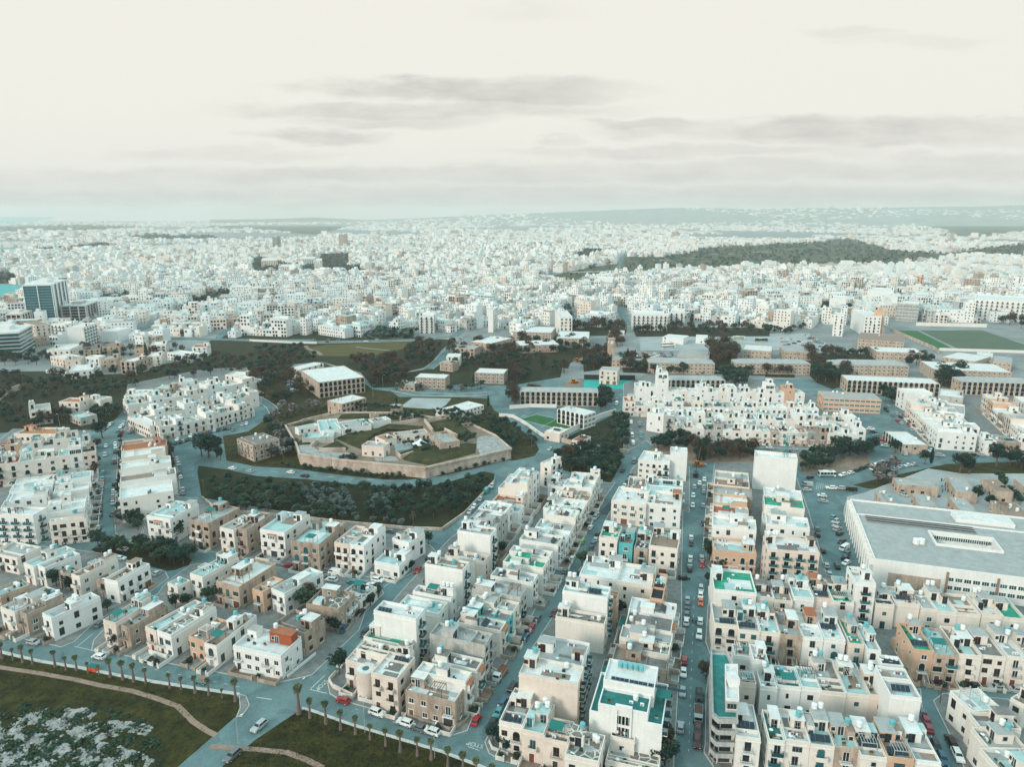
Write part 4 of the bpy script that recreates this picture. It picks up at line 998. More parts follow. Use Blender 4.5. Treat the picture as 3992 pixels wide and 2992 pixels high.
right2 = '''
m 162,652 344,660 345,505 8.6 cg room=1 w=Fbsb f=l | cream corner house with stepped terraces in the row of stone fronts
m 347,690 508,698 500,520 8.6 cg room=1 w=Fbbb g=3 | cream house with triple windows beside the stepped corner house
m 511,705 658,714 650,540 8.4 ct room=1 w=Fbbb g=3 | cream house with turquoise terrace and wide dark windows
m 661,726 822,740 790,540 8.4 sg room=1 w=Fbbb g=3 | honey stone house with ornate arched balcony and grey terrace
m 825,738 984,750 930,560 8.4 wl room=1 w=Fbbb g=3 | white house with orange roof room and grey awning | x=R
m 987,748 1148,768 1080,560 8.4 wl room=1 w=Fsbb g=3 x=S | white house with big windows and barbecue on its roof
m 1176,790 1290,800 1260,620 8.2 pe room=1 w=Fbbs g=3 | pale pink house with green roof and round-topped door
n 90,820 200,840 220,660 8.2 wt room=1 w=Fbbb g=3 | white house with red-hooded triple window and turquoise deck
n 436,822 598,850 520,650 8.4 oe room=1 w=Fbbs g=3 | orange stone house with dark green cluttered roof
n 602,868 778,882 690,680 8.2 st room=0 w=Fbbb g=3 | honey stone house with washing lines on its grey roof
n 782,868 956,886 860,680 8.2 cn room=1 w=Fbbb g=3 x=P | cream house with cluttered brown roof and closed balcony
n 960,880 1138,890 1060,690 8.2 cd room=1 w=Fbbb g=3 | cream house with red-hooded window and dark grey terrace
n 1142,882 1300,896 1230,700 8.2 cl room=1 w=Fbbb g=3 | cream house with rusty pipes on a busy white roof
n 1304,890 1500,905 1420,720 8.2 cg room=1 w=Fbbb g=3 | cream house at the right edge of the stone-fronted row
m 165,405 480,412 470,250 9.8 we room=1 w=sbsb | white corner house with half-round green roof terrace
m 483,440 612,450 600,340 7.6 cd room=1 w=sbbb | cream rear house with dark roof next to the green half-round terrace
m 615,455 752,470 740,330 7.4 cn room=1 w=sbbb | cream rear house with brown deck behind the stone fronts
m 757,440 912,455 880,290 8 wt room=1 w=sbbb | white rear house with narrow turquoise roof strip and plants
m 915,450 1053,460 1040,310 7.4 pg room=1 w=sbbb x=R | pale pink rear house with orange-red roof hut
m 1056,470 1212,485 1190,330 8 ie room=1 w=sbbb | ivory rear house with bright green roof terrace
n 8,330 162,345 130,225 14.2 wl room=1 w=NsbS fl=5 | slim white five-storey tower block with glass balconies
n 160,495 300,505 280,390 7.4 cg room=1 w=sbbb | cream rear house with dark terrace beside the slim white tower
n 302,480 490,500 440,380 7.4 cl room=1 w=sbbb | cream rear house with broad white upper room and balcony
n 500,510 620,532 560,400 7.2 cg room=0 w=sbbb | cream rear house with narrow open roof strip
n 622,540 772,562 700,390 7.2 ct room=1 w=sbbb | cream rear house with long turquoise roof and white box room
n 775,560 948,575 880,430 7.2 cn room=0 w=sbbb | cream rear house with brown terrace below the school wall
n 951,560 1112,582 1060,440 7.4 cl room=1 w=sbbb | cream rear house with long glazed back porch
n 1116,590 1290,612 1220,450 7.2 ce room=1 w=sbbb | cream rear house with green roof sheets
m 550,30 955,108 915,5 13.6 pl room=1 w=NsbS fl=5 k=apartment_block n=apartment_block | big pale pink five-storey block of flats with small balconies
m 160,92 480,118 480,20 7.2 ol room=1 w=Fsbs | orange-walled old house with pale roof above dark bushes
'''
blocks('m', clean(right2), 'terraces below the school', yd=3, axis=AX2)
right3 = '''
l 1285,650 1545,925 1930,890 7.4 il room=0 x=P w=sFbb f=l | ivory corner house with white roof pergola across from parked black car
l 1550,930 1640,1130 2180,1160 7.4 cd room=1 w=sFbb f=l | cream house with dark sunken roof court on the right slope
l 1645,1135 1745,1400 2260,1420 7.4 cg room=1 w=sFbb f=l | cream house with grey roof and green corrugated shelter
l 1750,1410 1880,1690 2400,1690 7.4 ct room=1 w=sFbb f=l | cream house with turquoise roof at the lower right corner
l 1935,800 2212,830 2400,720 6.6 cn room=1 w=ssss | cream house with brown decks behind the ivory corner house
'''
blocks('l', right3, 'houses on the right-hand slope')

def corner_block():
    """modern corner block: white storeys, grey balcony bands that wrap round the chamfered corner, long penthouse"""
    h = 12.4; zz = h+.6; q = [P('k', *p, zz) for p in ((248,120),(268,955),(335,1022),(585,1030),(560,400),(440,130))]
    o = thing('apartment_block', 'modern grey and white corner block with wraparound balcony bands and dark teal deck', 'apartment block', (q[1].x,q[1].y,.25), 0, 'houses right of the straight street')
    L = [Vector((p.x-q[1].x, p.y-q[1].y)) for p in q]; c = sum(L, Vector((0,0)))/len(L)
    inn = [c+(p-c)*.90 for p in L]; mb = MB(); mb.prism(inn, -.5, h, 'wall_w', 'roof_v'); mb.build('wall', o)
    for f in range(1,5):
        z = f*3.1 if f < 4 else h-.06; b = MB(); b.prism([c+(p-c)*1.06 for p in L], z-.3, z, 'wall_g', 'wall_g', True); ring = [c+(p-c)*1.06 for p in L]+[c+(L[0]-c)*1.06]
        bo = b.build('balcony', o)
        if f < 5: strip('railing', ring[:4], .16, z, z+.95, 'wall_g', None, bo)
    e = [inn[0], inn[1], inn[2], inn[3]]
    for a, b in zip(e, e[1:]):
        d = (b-a); ln = d.length; ang = math.atan2(d.y,d.x); n = max(1,int(ln/3.4))
        for f in range(4):
            for i in range(n):
                p = a+d*((i+.5)/n); put('window' if f else 'garage_door', win('big','frame_d') if f else garage('frame_d'), o, (p.x,p.y,f*3.1+.15), ang)
    pa = [Vector((P('k',*p,h+3).x-q[1].x, P('k',*p,h+3).y-q[1].y)) for p in ((425,350),(435,800),(600,810),(582,350))]
    ph = MB(); ph.prism(pa, h+.02, h+3, 'wall_g', 'roof_l'); po = ph.build('top_storey', o); strip('parapet', pa+[pa[0]], .2, h+3, h+3.7, 'wall_w', None, po)
    d = pa[2]-pa[1]; p = pa[1]+d*.5; put('window', win('wide','frame_g'), po, (p.x,p.y,h+1), math.atan2(d.y,d.x))
    strip('parapet', L+[L[0]], .25, h, h+.7, 'wall_g', None, o)
    k = MB(); m_ = pa[1].lerp(pa[0], .5)+d*.55; k.box(m_.x-1.3,m_.y-1.5,h+3.01,m_.x+1.3,m_.y+1.5,h+5.2,'wall_w','roof_l'); k.build('lift_house', o)
corner_block()
def big_white():
    h = 14.4; A, rz, w, d = rect(P('j',505,748,h+1), P('j',1458,960,h+1), P('j',1535,600,h+1), 'l', (AXC+AXA).normalized()); d = max(d, 15)
    o = thing('apartment_block', 'large white apartment block with dark green roof terrace and stacked windows', 'apartment block', (A.x,A.y,.25), rz, 'houses between the middle street and the straight street')
    mb = MB(); mb.box(0,0,-.5,w,d,h-3,'wall_w','roof_v'); mb.box(w*.12,.01,h-3,w*.80,d*.42,h-.6,'wall_w','roof_v'); mb.box(w*.12,d*.42+.01,h-3,w*.84,d,h+1.6,'wall_w','roof_l'); mb.build('wall', o)
    pr = MB(); pr.ring(0,0,w,d,h-3+.003,h-2.2,.25,'wall_w'); pr.ring(w*.12,.01,w*.80,d*.42,h-.6,h+.2,.25,'wall_w'); pr.ring(w*.12,d*.42+.01,w*.84,d,h+1.6,h+2.1,.25,'wall_w'); pr.build('parapet', o)
    for sx in (.375,.575): p = MB(); p.box(w*sx-.25,-.35,0,w*sx+.25,-.01,h-.4,'wall_w'); p.build('pilaster', o)
    p = MB(); p.box(w*.375-.25,-.35,h-.4,w*.575+.25,.3,h+.9,'wall_w'); p.build('stair_head', o)
    for f in range(4):
        for sx in (.43,.52): put('window', win('big','frame_w'), o, (w*sx,0,f*3.0+1.2))
    for f in range(4):
        for i in range(4):
            y = d*(i+.5)/4; put('window', win('french','frame_d'), o, (w,y,f*3+.15), math.pi/2); b = put('balcony', balcony(2.6,'trim_w'), o, (w,y,f*3+.13), math.pi/2); put('railing', railing(2.6,'glass'), b)
    for i in range(5): put('water_tank', tank('tank_b'), o, (w*.30+i*1.3, d*.86, h+1.62))
    for i in range(4): put('solar_panel', solar(), o, (w*.22+i*4.4, d*.5, h+1.6)).scale = (1,.5,.4)
    for x, y, me, nm in ((.55,.2,aircon(),'air_conditioner'),(.6,.3,tank('tank'),'water_tank'),(.70,.2,aircon(),'air_conditioner'),(.25,.15,planter('wood'),'planter')): put(nm, me, o, (w*x,d*y,h-.58))
    put('awning', awning(), o, (w*.86,d*.5,h-2.98)); put('planter', planter('wall_g'), o, (w*.9,d*.2,h-2.98))
big_white()
# ---------------------------------------------------------------- the middle distance: blocks and greens
block('-900,1740 0,1715 50,1675 217,1675 253,1702 372,1716 384,1842 371,2000 340,2076 240,2112 60,2122 -300,2100 -900,2080')
block('461,1711 457,1842 452,2000 448,2078 480,2114 528,2106 548,2094 575,2000 668,1932 690,1938 705,1925 692,1830 660,1735 640,1716')
block('480,1690 500,1630 485,1560 500,1500 800,1440 960,1435 1030,1540 1010,1585 900,1650 660,1705 600,1712 525,1690')
block('2430,1770 2434,1600 2430,1500 2560,1440 2900,1470 3100,1520 3300,1600 3382,1745 3340,1760 2970,1748 2540,1738 2522,1720')
block('3540,1500 3640,1500 3800,1540 4300,1560 4300,1765 3760,1768 3690,1745 3480,1560')
block('3290,1990 3305,1940 3370,1925 3620,1830 3750,1850 4400,1850 4400,2300 3992,2318 3420,2270 3400,2230 3290,2010', mat='concrete_yard')
gz = [.15]
def green(zone, poly, mat='grass_dark', name='grass'):
    gz[0] += .004; return ngon_sheet(name, pts(zone, poly), gz[0], mat, depth=.12)
green('E', '-900,150 -300,300 0,330 400,330 640,400 860,360 1050,350 1300,290 1700,215 2212,215 2612,200 2470,330 2300,320 2000,380 1700,400 1100,470 1075,560 1080,640 1000,740 900,810 820,835 490,845 100,855 -500,900 -900,900')
green('F', '0,-70 1700,60 1600,140 1560,190 1480,290 1300,330 1200,470 1000,470 900,340 560,245 0,300 -500,215 -500,100')
green('F', '420,125 620,100 1340,72 1350,110 1150,165 1000,195 620,200 480,200', 'field_gold', 'gold_field')
strip('footpath', pts('F', '425,110 440,135 520,160 560,190'), 4, .1, .2, 'dirt_path')
strip('footpath', pts('F', '860,120 980,135 1150,150'), 1.5, .1, .2, 'concrete_yard')
green('F', '1480,310 1570,210 1680,150 2212,110 2800,110 2840,190 2640,290 2620,380 2212,450 2000,445 1900,440 1190,465 1300,340')
green('F', '-20,1150 300,1168 700,1222 1100,1264 1300,1267 1600,1232 1900,1162 2150,1092 2212,1102 2400,1062 2436,1005 2410,950 2312,860 2212,790 2150,730 2050,665 1985,565 1700,552 1230,552 1165,505 1000,485 820,350 560,250 250,300 0,420 40,560 130,600 150,690 60,760 0,800 -70,850 -290,890 -260,1100', 'grass')
green('F', '-500,1145 -250,1180 0,1235 420,1262 900,1312 1200,1334 1420,1328 1620,1298 1960,1195 2050,1215 2045,1285 1790,1560 1600,1690 1300,1680 900,1640 0,1560 -330,1530 -470,1430 -510,1200')
green('G', '400,930 880,700 975,722 1000,1042 600,985')
green('G', '335,1082 372,1012 600,1012 880,1052 940,1115 842,1292 750,1272 430,1182')
green('G', '1180,985 1480,935 2080,1005 3090,1080 3060,1130 2900,1190 2490,1222 2470,1110 1700,1115 1520,1130 1200,1010', 'earth', 'park_ground')
green('H', '740,1312 900,1272 1540,1132 2900,1085 2900,1222 1838,1226 1800,1240 1540,1195 1130,1252 1118,1350 860,1342', 'grass')
green('A', '590,255 700,312 900,345 1080,392 1130,387 1220,355 1240,320 1180,290 1000,240 800,215 640,225')
green('A', '755,150 800,200 880,185 930,130 940,40 800,0 750,30')
green('G', '1140,334 2190,338 2190,364 1840,362 1140,358')
green('H', '640,172 965,184 970,232 640,226')
green('H', '330,170 625,185 705,440 560,485 425,430 300,300')
green('H', '1440,310 1690,325 1700,505 1500,500')
green('G', '600,195 850,170 850,300 610,335')
green('G', '925,225 1165,262 1165,345 950,340')
green('G', '1690,160 1925,165 1925,310 1715,315')
green('H', '-20,285 235,300 235,385 -20,378')
green('K', '1030,1100 2212,1105 2212,1178 1060,1180')
green('K', '460,1070 830,1060 985,1120 965,1165 640,1175 465,1135')
ngon_sheet('sports_pitch', pts('G', '60,745 200,702 610,797 480,852'), .2, 'turf', depth=.1)
for q in ('60,745 200,702', '200,702 610,797', '610,797 480,852', '480,852 60,745', '245,812 375,742'): strip('pitch_marking', pts('G', q), .25, .15, .207, 'marking')
ngon_sheet('sports_pitch', pts('G', '615,402 1048,408 1052,485 608,476'), .2, 'turf_teal', depth=.1)
ngon_sheet('bus_yard', pts('G', '1088,35 2194,0 2540,0 2790,140 1960,150 1100,150'), .18, 'concrete_yard', depth=.1)
ngon_sheet('football_field', pts('L', '1320,1128 1850,1126 2420,1318 1660,1292'), .2, 'pitch_grass', depth=.1)
ngon_sheet('football_field', pts('L', '1100,1128 1290,1130 1610,1290 1420,1284'), .2, 'turf', depth=.1)
ngon_sheet('sports_court', pts('F', '1235,640 1345,560 1680,565 1630,625 1570,660'), .22, 'concrete_yard', depth=.1)
ngon_sheet('bare_ground', pts('G', '440,440 600,385 600,450 450,470'), .2, 'earth', depth=.1)
ngon_sheet('new_asphalt', pts('G', '730,1560 900,1395 1000,1405 830,1575'), .112, 'asphalt_new', depth=.01)
# roads that cross the greens
for ln, w in (('F|-60,-60 -400,-60', 8),): pass
def way(zone, line, w, z=.24, mat='asphalt', kerb=True):
    l = pts(zone, line)
    strip('road', l, w, .05, z, mat)
    if kerb:
        for s in (-1, 1): strip('kerb', l, .35, .05, z+.1, 'kerbstone', off=s*(w/2+.18))
way('F', '1190,490 1400,528 1700,535 1900,530 2000,520', 7)
way('F', '1480,310 1570,240 1640,170 1700,110', 8, .25)
way('F', '-60,62 300,78 520,80 1040,70 1350,60 1700,30 1760,-10', 11, .26)
way('F', '160,700 130,640 60,590 0,560', 6, .25)
# ---------------------------------------------------------------- terraces and villas of the middle distance
L1 = 'houses left of the left-hand street'
blocks('a', '''
590,115 700,135 1235,75 9 cl w=NFss room=1 | cream round-cornered block of flats above the orange digger
-60,30 470,45 640,-70 11 wl w=NNss room=1 sb=0 | unfinished white block with glass balconies at the left edge
E 118,868 482,872 470,815 7 co w=Fsss room=1 x=R | cream villa with orange rooftop room below the three detached blocks
''', L1)
row('E', (150,1265), (5,1525), 9, 15, '3cl 3wl 3wt 4wl', 'in the white left-edge terrace', L1, garden=3)
row('E', (730,1520), (800,1140), 9, 14, '3wl 3cl 2wg 3il 2cl 3wt 2cn', 'from the near end left of the tree-lined street', L1, garden=3.5, seed=4)
row('E', (-180,1170), (825,1030), 9, 12, '3cl 3pt 3cr 3ct 3cl 3cg 3ct 4wl*1.1 3pn*1.2', 'in the terrace facing the left-edge lane', L1, seed=5, garden=3)
row('E', (-180,1015), (760,905), 8.5, 12, '3cl 2wr 3ol 2wl 3cg 2cl 3ct 3cn 2cl', 'behind the left-edge lane terrace', L1, seed=6, front='s')
L2 = 'houses between the two left-hand streets'
row('E', (1055,905), (1035,1470), 8, 21, '2cn 2gt 3orR*1.2 3cl 2cn 3il 2cl 3wn 2il 3il*1.5', 'from the far end between the left streets', L2, seed=7, garden=3, ends='ss')
L3 = 'pale cluster left of the fort'
row('E', (1372,800), (1850,705), 7.5, 12, '2cl 2cl 3wl 2cl 2ct 2cl 3wl', 'along the curved car-lined front left of fort', L3, seed=8)
row('E', (1852,705), (2190,605), 7.5, 12, '2cg 2cl 2il 3ct 2cl', 'along the curve end left of the fort', L3, seed=9)
row('E', (1240,700), (2230,520), 8, 12, '2cl 3wl 2cl 2cg 3wl 2cl 2cr 2il 3wl 2ct 2cl 3cl', 'in the middle of the pale cluster', L3, seed=10, front='s', back='F')
row('E', (1100,600), (1790,490), 8, 12, '2ct 2il 3wt 2cl 2cl 3cl 2cg', 'in the upper part of the pale cluster', L3, seed=11, front='s')
row('E', (1790,470), (2260,380), 8, 12, '3wl 2il 2cl 3cl 2cg', 'at the upper right of the pale cluster', L3, seed=12, front='s')
row('E', (1450,450), (1900,400), 8, 11, '2cl 3wl 2cl 2cl', 'in the back line of the pale cluster', L3, seed=13, front='s')
blocks('E', '''
1100,720 1290,800 1372,770 7 cl room=1 | cream end house beside the left fork of the tree-lined street
1092,520 1250,530 1320,480 9 cl room=1 | cream house with stepped white roof above the valley greenery
1300,470 1460,480 1480,440 8 tt room=1 | tan house with turquoise roof at the top of the pale cluster
1940,360 2110,368 2212,340 8 cl room=1 | cream house with long cornice at the top right of the cluster
248,650 440,655 430,597 8 cg room=1 | leftmost of three detached cream blocks by the green valley
505,590 683,594 672,556 8 co room=1 | middle of three detached cream blocks with orange roof edge
740,570 862,580 918,545 7 cl room=1 | rightmost of three detached cream blocks by the green valley
600,700 690,732 802,690 4 gt room=0 | low turquoise-roofed house below three detached cream blocks
''', L3)
L4 = 'villas above the green valley'
blocks('E', '''
430,195 560,215 640,182 7 pl | pale pink villa left of the dark round tree above the valley
580,215 690,222 725,195 7 pg | pale pink villa with grey roof right of the dark round tree
735,205 850,208 872,190 7 wl | white villa with stepped roof above the valley hedge
615,300 800,312 832,262 6 wl | long white villa low down above the valley hedge
890,208 1000,218 1045,187 9.5 sg | honey stone villa next to the arched orange block
1055,232 1165,242 1300,200 10 sl w=AFss fl=3 | orange stone block with big arches above the valley
1290,182 1390,192 1422,160 8 cl | cream villa beside the pointed cypress above the valley
1440,165 1640,192 1662,160 5.6 wl | wide white modern villa with dark window openings
725,128 860,132 876,106 8 td | tan villa with dark windows behind the valley villas
905,100 1030,112 1062,82 8 sn | honey stone villa with brown roof behind the arched block
1165,122 1270,127 1286,96 7 on | orange villa behind the cypress above the valley
1305,92 1430,97 1446,66 9 cl | cream villa with arched porch beside a red tree
1670,108 1780,116 1815,90 8 wr | white villa with orange roof front right of the valley villas
1210,22 1340,30 1358,8 6 sl | low honey stone villa near the roundabout road
440,130 600,140 720,90 7 cl | cream terrace below the curved hotel tower
''', L4, kind='villa')
BK = 'long stone barracks'
br = 'k=barracks n=barracks_building room=0'
blocks('G', f'''
60,497 735,507 742,470 9 sg w=AsBs hip=1 {br} | long arcaded barracks behind the green football pitch
1320,398 1832,402 1826,366 8.4 sg w=AsBs hip=1 {br} | arcaded barracks with central pediment behind the white terraces
1170,248 1742,258 1742,222 8.4 sg w=BsBs hip=1 {br} | long sash-windowed barracks right of the clock tower
H -274,252 375,260 372,228 8.4 sg w=BsBs hip=1 {br} | second sash-windowed barracks right of the big brown tree
H 570,264 1225,277 1225,240 8.4 sg w=BsBs hip=1 {br} | third sash-windowed barracks behind the white vaulted roof
H 690,398 1492,432 1490,385 9 sl w=AsBs {br} | arcaded barracks with pale flat roof below the white vault
H 1432,302 2112,332 2050,262 8.4 sl w=BsBs {br} | square-windowed barracks with wide pale flat roof
H 1680,412 2330,432 2330,392 9 sg w=AsBs hip=1 {br} | arcaded grey-roofed barracks at the right edge
H 490,545 985,567 978,512 9 og w=GsBs {br} | orange stone school block with glazed middle
H 775,62 1180,72 1180,12 9 sn w=BsBs {br} | stone building wrapped in scaffolding by the football field
H 945,152 1355,167 1352,125 7 sl w=BsBs {br} | honey stone building with cluttered pale roof near the football wall
H 1515,192 1790,238 1930,195 6.4 sl w=BBBs {br} | low stone courtyard building below the football field
H 1800,190 1945,205 1950,165 6 gl w=BsBs {br} | white canopy hall beside the courtyard building
H 1950,215 2110,250 2112,200 7 sg w=BsBs {br} | small stone gatehouse block by the courtyard building
H 150,152 480,162 480,120 7 sg w=BsBs {br} | stone barracks in front of the bus yard cars
G 1985,130 2230,150 2240,105 7.5 sl w=BsBs {br} | stone building with white roof in front of the bus yard
G 1420,175 1692,190 1690,150 4.5 gg w=GsBs {br} | low grey workshop with window band by the bus yard
G 852,215 1115,228 1110,180 6.6 sg w=BsBs {br} | stone hall with grey roof under the clock tower
G 745,307 900,317 946,290 10.5 pg w=FsBs {br} | tall pale stone house above the turquoise pitch
G 380,648 612,702 775,682 8.4 il w=AGsb {br} | white school with arched ground floor beside the football pitch
G 278,836 402,862 480,818 4.6 pl w=ssss {br} | small square gate lodge by the school wall
G 510,908 592,926 672,882 4.2 cr w=ssss {br} | little rust-roofed hut in the walled triangular plot
F 380,312 535,417 890,347 11 sl w=sAsB fl=3 {br} | large three-storey convent with arcades among brown trees
F 280,292 380,302 580,255 8 il w=sssB {br} | pale annex behind the large convent
F 675,556 735,602 945,547 9 sl w=sFsB {br} | two-storey stone villa with arched ground floor behind the fort
F 1365,372 1625,382 1620,345 8 tl w=BsBs {br} | weathered stone villa with white chimneys left of its twin
F 1880,332 2132,342 2130,300 8 tl w=BsBs {br} | weathered stone villa with cypresses beside the road bend
F 1238,430 1362,440 1365,412 4.5 tg w=ssss {br} | low wing left of the weathered villa with white chimneys
F 1580,240 1690,252 1702,228 7 sg w=BsBs {br} | small stone house left among the trees by the upper road
F 1640,185 1752,196 1766,168 8 il w=FsBs {br} | ivory house with pale roof among the trees by the upper road
F 1710,122 1880,130 1890,100 8.5 sg w=FsBs {br} | stone villa beside the upper road junction
F 1925,45 2010,85 2212,35 9 sl w=ssBs {br} | long stone terrace end by the upper road junction
G 378,25 655,40 660,-20 9 sl w=BsBs {br} | stone chapel-like hall with gabled white roof near the clock tower road
G 0,-20 330,-10 330,-60 8 sl w=BsBs {br} | low pale stone terrace left of the gabled hall
G 0,60 60,100 400,90 7 sl w=FsBs {br} | honey stone house half hidden by round trees left of the road
G 820,0 960,10 965,-30 7 sl w=ssss {br} | stone house with grey pitched roof above the clock tower
F 1560,650 1680,690 1960,610 5 il w=sBss {br} | low white hall at the road bend behind the fort
F 1150,610 1225,620 1226,600 4 sl w=ssss {br} | tiny stone lodge beside the sports court
E 2040,900 2180,960 2350,880 8.5 sd w=FFss {br} | ornate honey stone house with dark roof left of the fort ditch
K 1290,1175 1470,1190 1470,1162 6 wl w=ssss {br} | white canopy shed at the far side of the bus yard
K 1578,1172 1680,1182 1680,1160 6 wl w=ssss {br} | white gabled shed at the far side of the bus yard
H 1127,1292 1480,1320 1442,1260 4.6 sg w=ssss {br} | low stone classroom with grey roof by the grass bank
H 1540,1217 1625,1352 1788,1336 4.6 sg w=ssss {br} | low stone classroom beside a yard of children
H 1842,1242 1975,1352 2120,1357 4.6 sn w=ssss {br} | low stone classroom with brown roof and row of doors
H 2125,1242 2240,1332 2400,1330 4.6 sg w=ssss {br} | low stone classroom at the right edge of the school
H 925,1352 990,1442 1110,1446 4.6 sg w=ssss {br} | short stone classroom just behind the big school
H 1245,1367 1312,1472 1446,1457 4.6 sg w=ssss {br} | second stone classroom just behind the big school
H 1560,1397 1682,1542 1820,1532 4.6 sg w=ssss {br} | long stone classroom with arched doors behind the big school
H 1922,1432 2050,1562 2260,1562 4.6 sn w=ssss {br} | brown-roofed classroom behind the school at the right edge
H 1000,835 1170,950 1340,925 5 sl w=Asss {br} | flat stone shelter on the wedge between two streets
''', BK)
R1 = 'white terraces behind the belt of trees'
row('G', (1400,797), (3044,852), 8, 12, '2cg 2cn 2cl 2gd 3gd 2wl 2cl 2il 2cl 2ct 2sg 2cg 2cl 2pn 2tg 2tg 2cg 2wl 2wl 3wl', 'in the terrace facing the tree belt', R1, seed=20, garden=3)
row('G', (1400,700), (2960,745), 8, 12, '2wl 2wt 3wl 2cg 2wl 2cl 2wl 2wd 2wt 2cl 2wl 2cg 3wl 2ct 2wl 2pl 2cl 3wl', 'in the second row behind the tree belt', R1, seed=21, front='s')
row('G', (962,605), (2640,632), 8, 12, '3cr 2cg 2pl 2cl 2wg 3wt 2cn 3cl 2cl 2wl 2ct 2cl 2wl 2cl 2wl 2wl 2pl 2cl 2wl', 'in the third row behind the tree belt', R1, seed=22)
row('G', (1060,480), (2520,500), 8, 12, '3wl 3wl 6wl*1.1 2wg 2cl 2wl 3wt 2wl 2cl 3wt 2wl 2cl 2wl 4wl 2wl 3on 2wl', 'in the back row before the barracks', R1, seed=23, front='s')
blocks('G', '''
1150,690 1300,712 1392,662 10 wl w=ssss room=1 | white corner block with rooftop frames at the lane of parked vans
1300,715 1395,722 1400,690 11.5 gl w=NNss room=0 | raw grey block with open concrete floors at the tree belt
''', R1)
R2 = 'terraces right of the sloping side street'
row('H', (1195,590), (1470,848), 8, 12, '3pl 2cl 2cl 2cl 2cl 3wl', 'from the top along the right side street', R2, seed=24, garden=3)
row('H', (1830,835), (1545,560), 8, 12, '3wl 2wl 2cg 2wl 2cl 2cl 2wl', 'on the far side of that right block', R2, seed=25, front='s')
row('H', (1850,545), (2230,870), 8, 12, '3pl 3ol 2wl 2tg 3pg 2cl 3wl', 'along the outermost right lane', R2, seed=26, garden=2)
row('H', (2130,520), (2500,800), 8, 12, '2cl 2cg 3wl 2cl 2cl', 'at the far right behind the lane', R2, seed=27, front='s')
row('H', (1880,905), (2400,930), 8, 12, '2wl 2tg 2tg 2cl 2cg', 'facing the bus road at far right', R2, seed=28, garden=3)
blocks('H', '''
1190,512 1425,517 1420,480 11 wl w=bbss room=0 | tall white block with blank wall at the top of the right side street
1470,850 1812,872 1800,805 9 wl w=sbss room=1 f=l | big white corner building above the bus road
1450,690 1700,700 1700,620 7 wg w=ssss room=1 | white mid-block house with grey roof in the right block
1480,520 1690,560 1690,500 6 gl w=ssss room=1 | grey house with pale roofs beside the blank white block
''', R2)
C1 = 'upper end of the stair street'
row('s', (2205,2092), (2338,1862), 8.6, 13, '2wl 2cg 3cl 2wt 2cl 2cn 3wl 3cl', 'climbing the left side of the stair street', C1, seed=30, garden=3, yard=4)
row('s', (1992,1852), (1775,2085), 9, 13, '4wl*1.2 4cl 2pr 2wl 3wl 3gl 3gl 2pt', 'from the far end facing the grove', C1, seed=31, garden=2, yard=4)
blocks('G', '''
215,1120 330,1138 420,1100 11 cl room=1 w=sFbs | cream tall house beside the white end block above the grove
300,1310 500,1335 560,1275 7 wl room=1 w=ssss | white low house with flat canopy roof between the two upper rows
330,1410 560,1440 620,1380 6.4 pl room=0 w=ssss | pale low house with light roof between the two upper rows
260,1500 520,1535 590,1460 6.6 wg room=1 w=ssss | white low house with grey deck between the two upper rows
500,1240 752,1252 748,1205 9 cl room=1 w=FFss | cream corner house at the top of the stair street
1080,1092 1250,1112 1292,1032 9 il room=1 | ivory house with walled roof below the tree belt
1242,1102 1352,1112 1362,1052 9.5 wl w=Fsbb room=0 | white house with iron balconies beside the tall white slab
1358,1012 1505,1032 1502,985 13.5 wl w=bbss room=0 | tall white slab with blank front below the tree belt
985,1342 1135,1372 1147,1245 8 cn room=0 | cream house with brown roof and orange parapet by the new asphalt
1140,1347 1460,1377 1470,1272 9.8 wt room=1 w=FFss | white three-storey house with bright blue roof enclosure
C 630,-58 860,-38 900,-130 9 cl room=1 x=P | cream house with white roof canopy above the green-roofed corner house
C 862,-48 1085,-28 1090,-115 9 wl room=1 w=ssss x=R | white house with orange roof room above the straight street
H -108,1062 262,1097 262,1045 15 wl w=bbbb room=0 | huge bare white block beside a tower crane
''', C1)
D1 = 'terraces below the white block with the crane'
row('s', (2788,1825), (2776,2068), 8, 15, '2cg 2cn 2tg 2ol 2cr 2cl 3wl', 'from the far end right of the straight street', D1, seed=32, garden=3)
row('s', (3156,2075), (3120,1925), 8.5, 15, '3wl 2cl 3ce 3wl', 'from the near end left of the car park', D1, seed=33, garden=1)
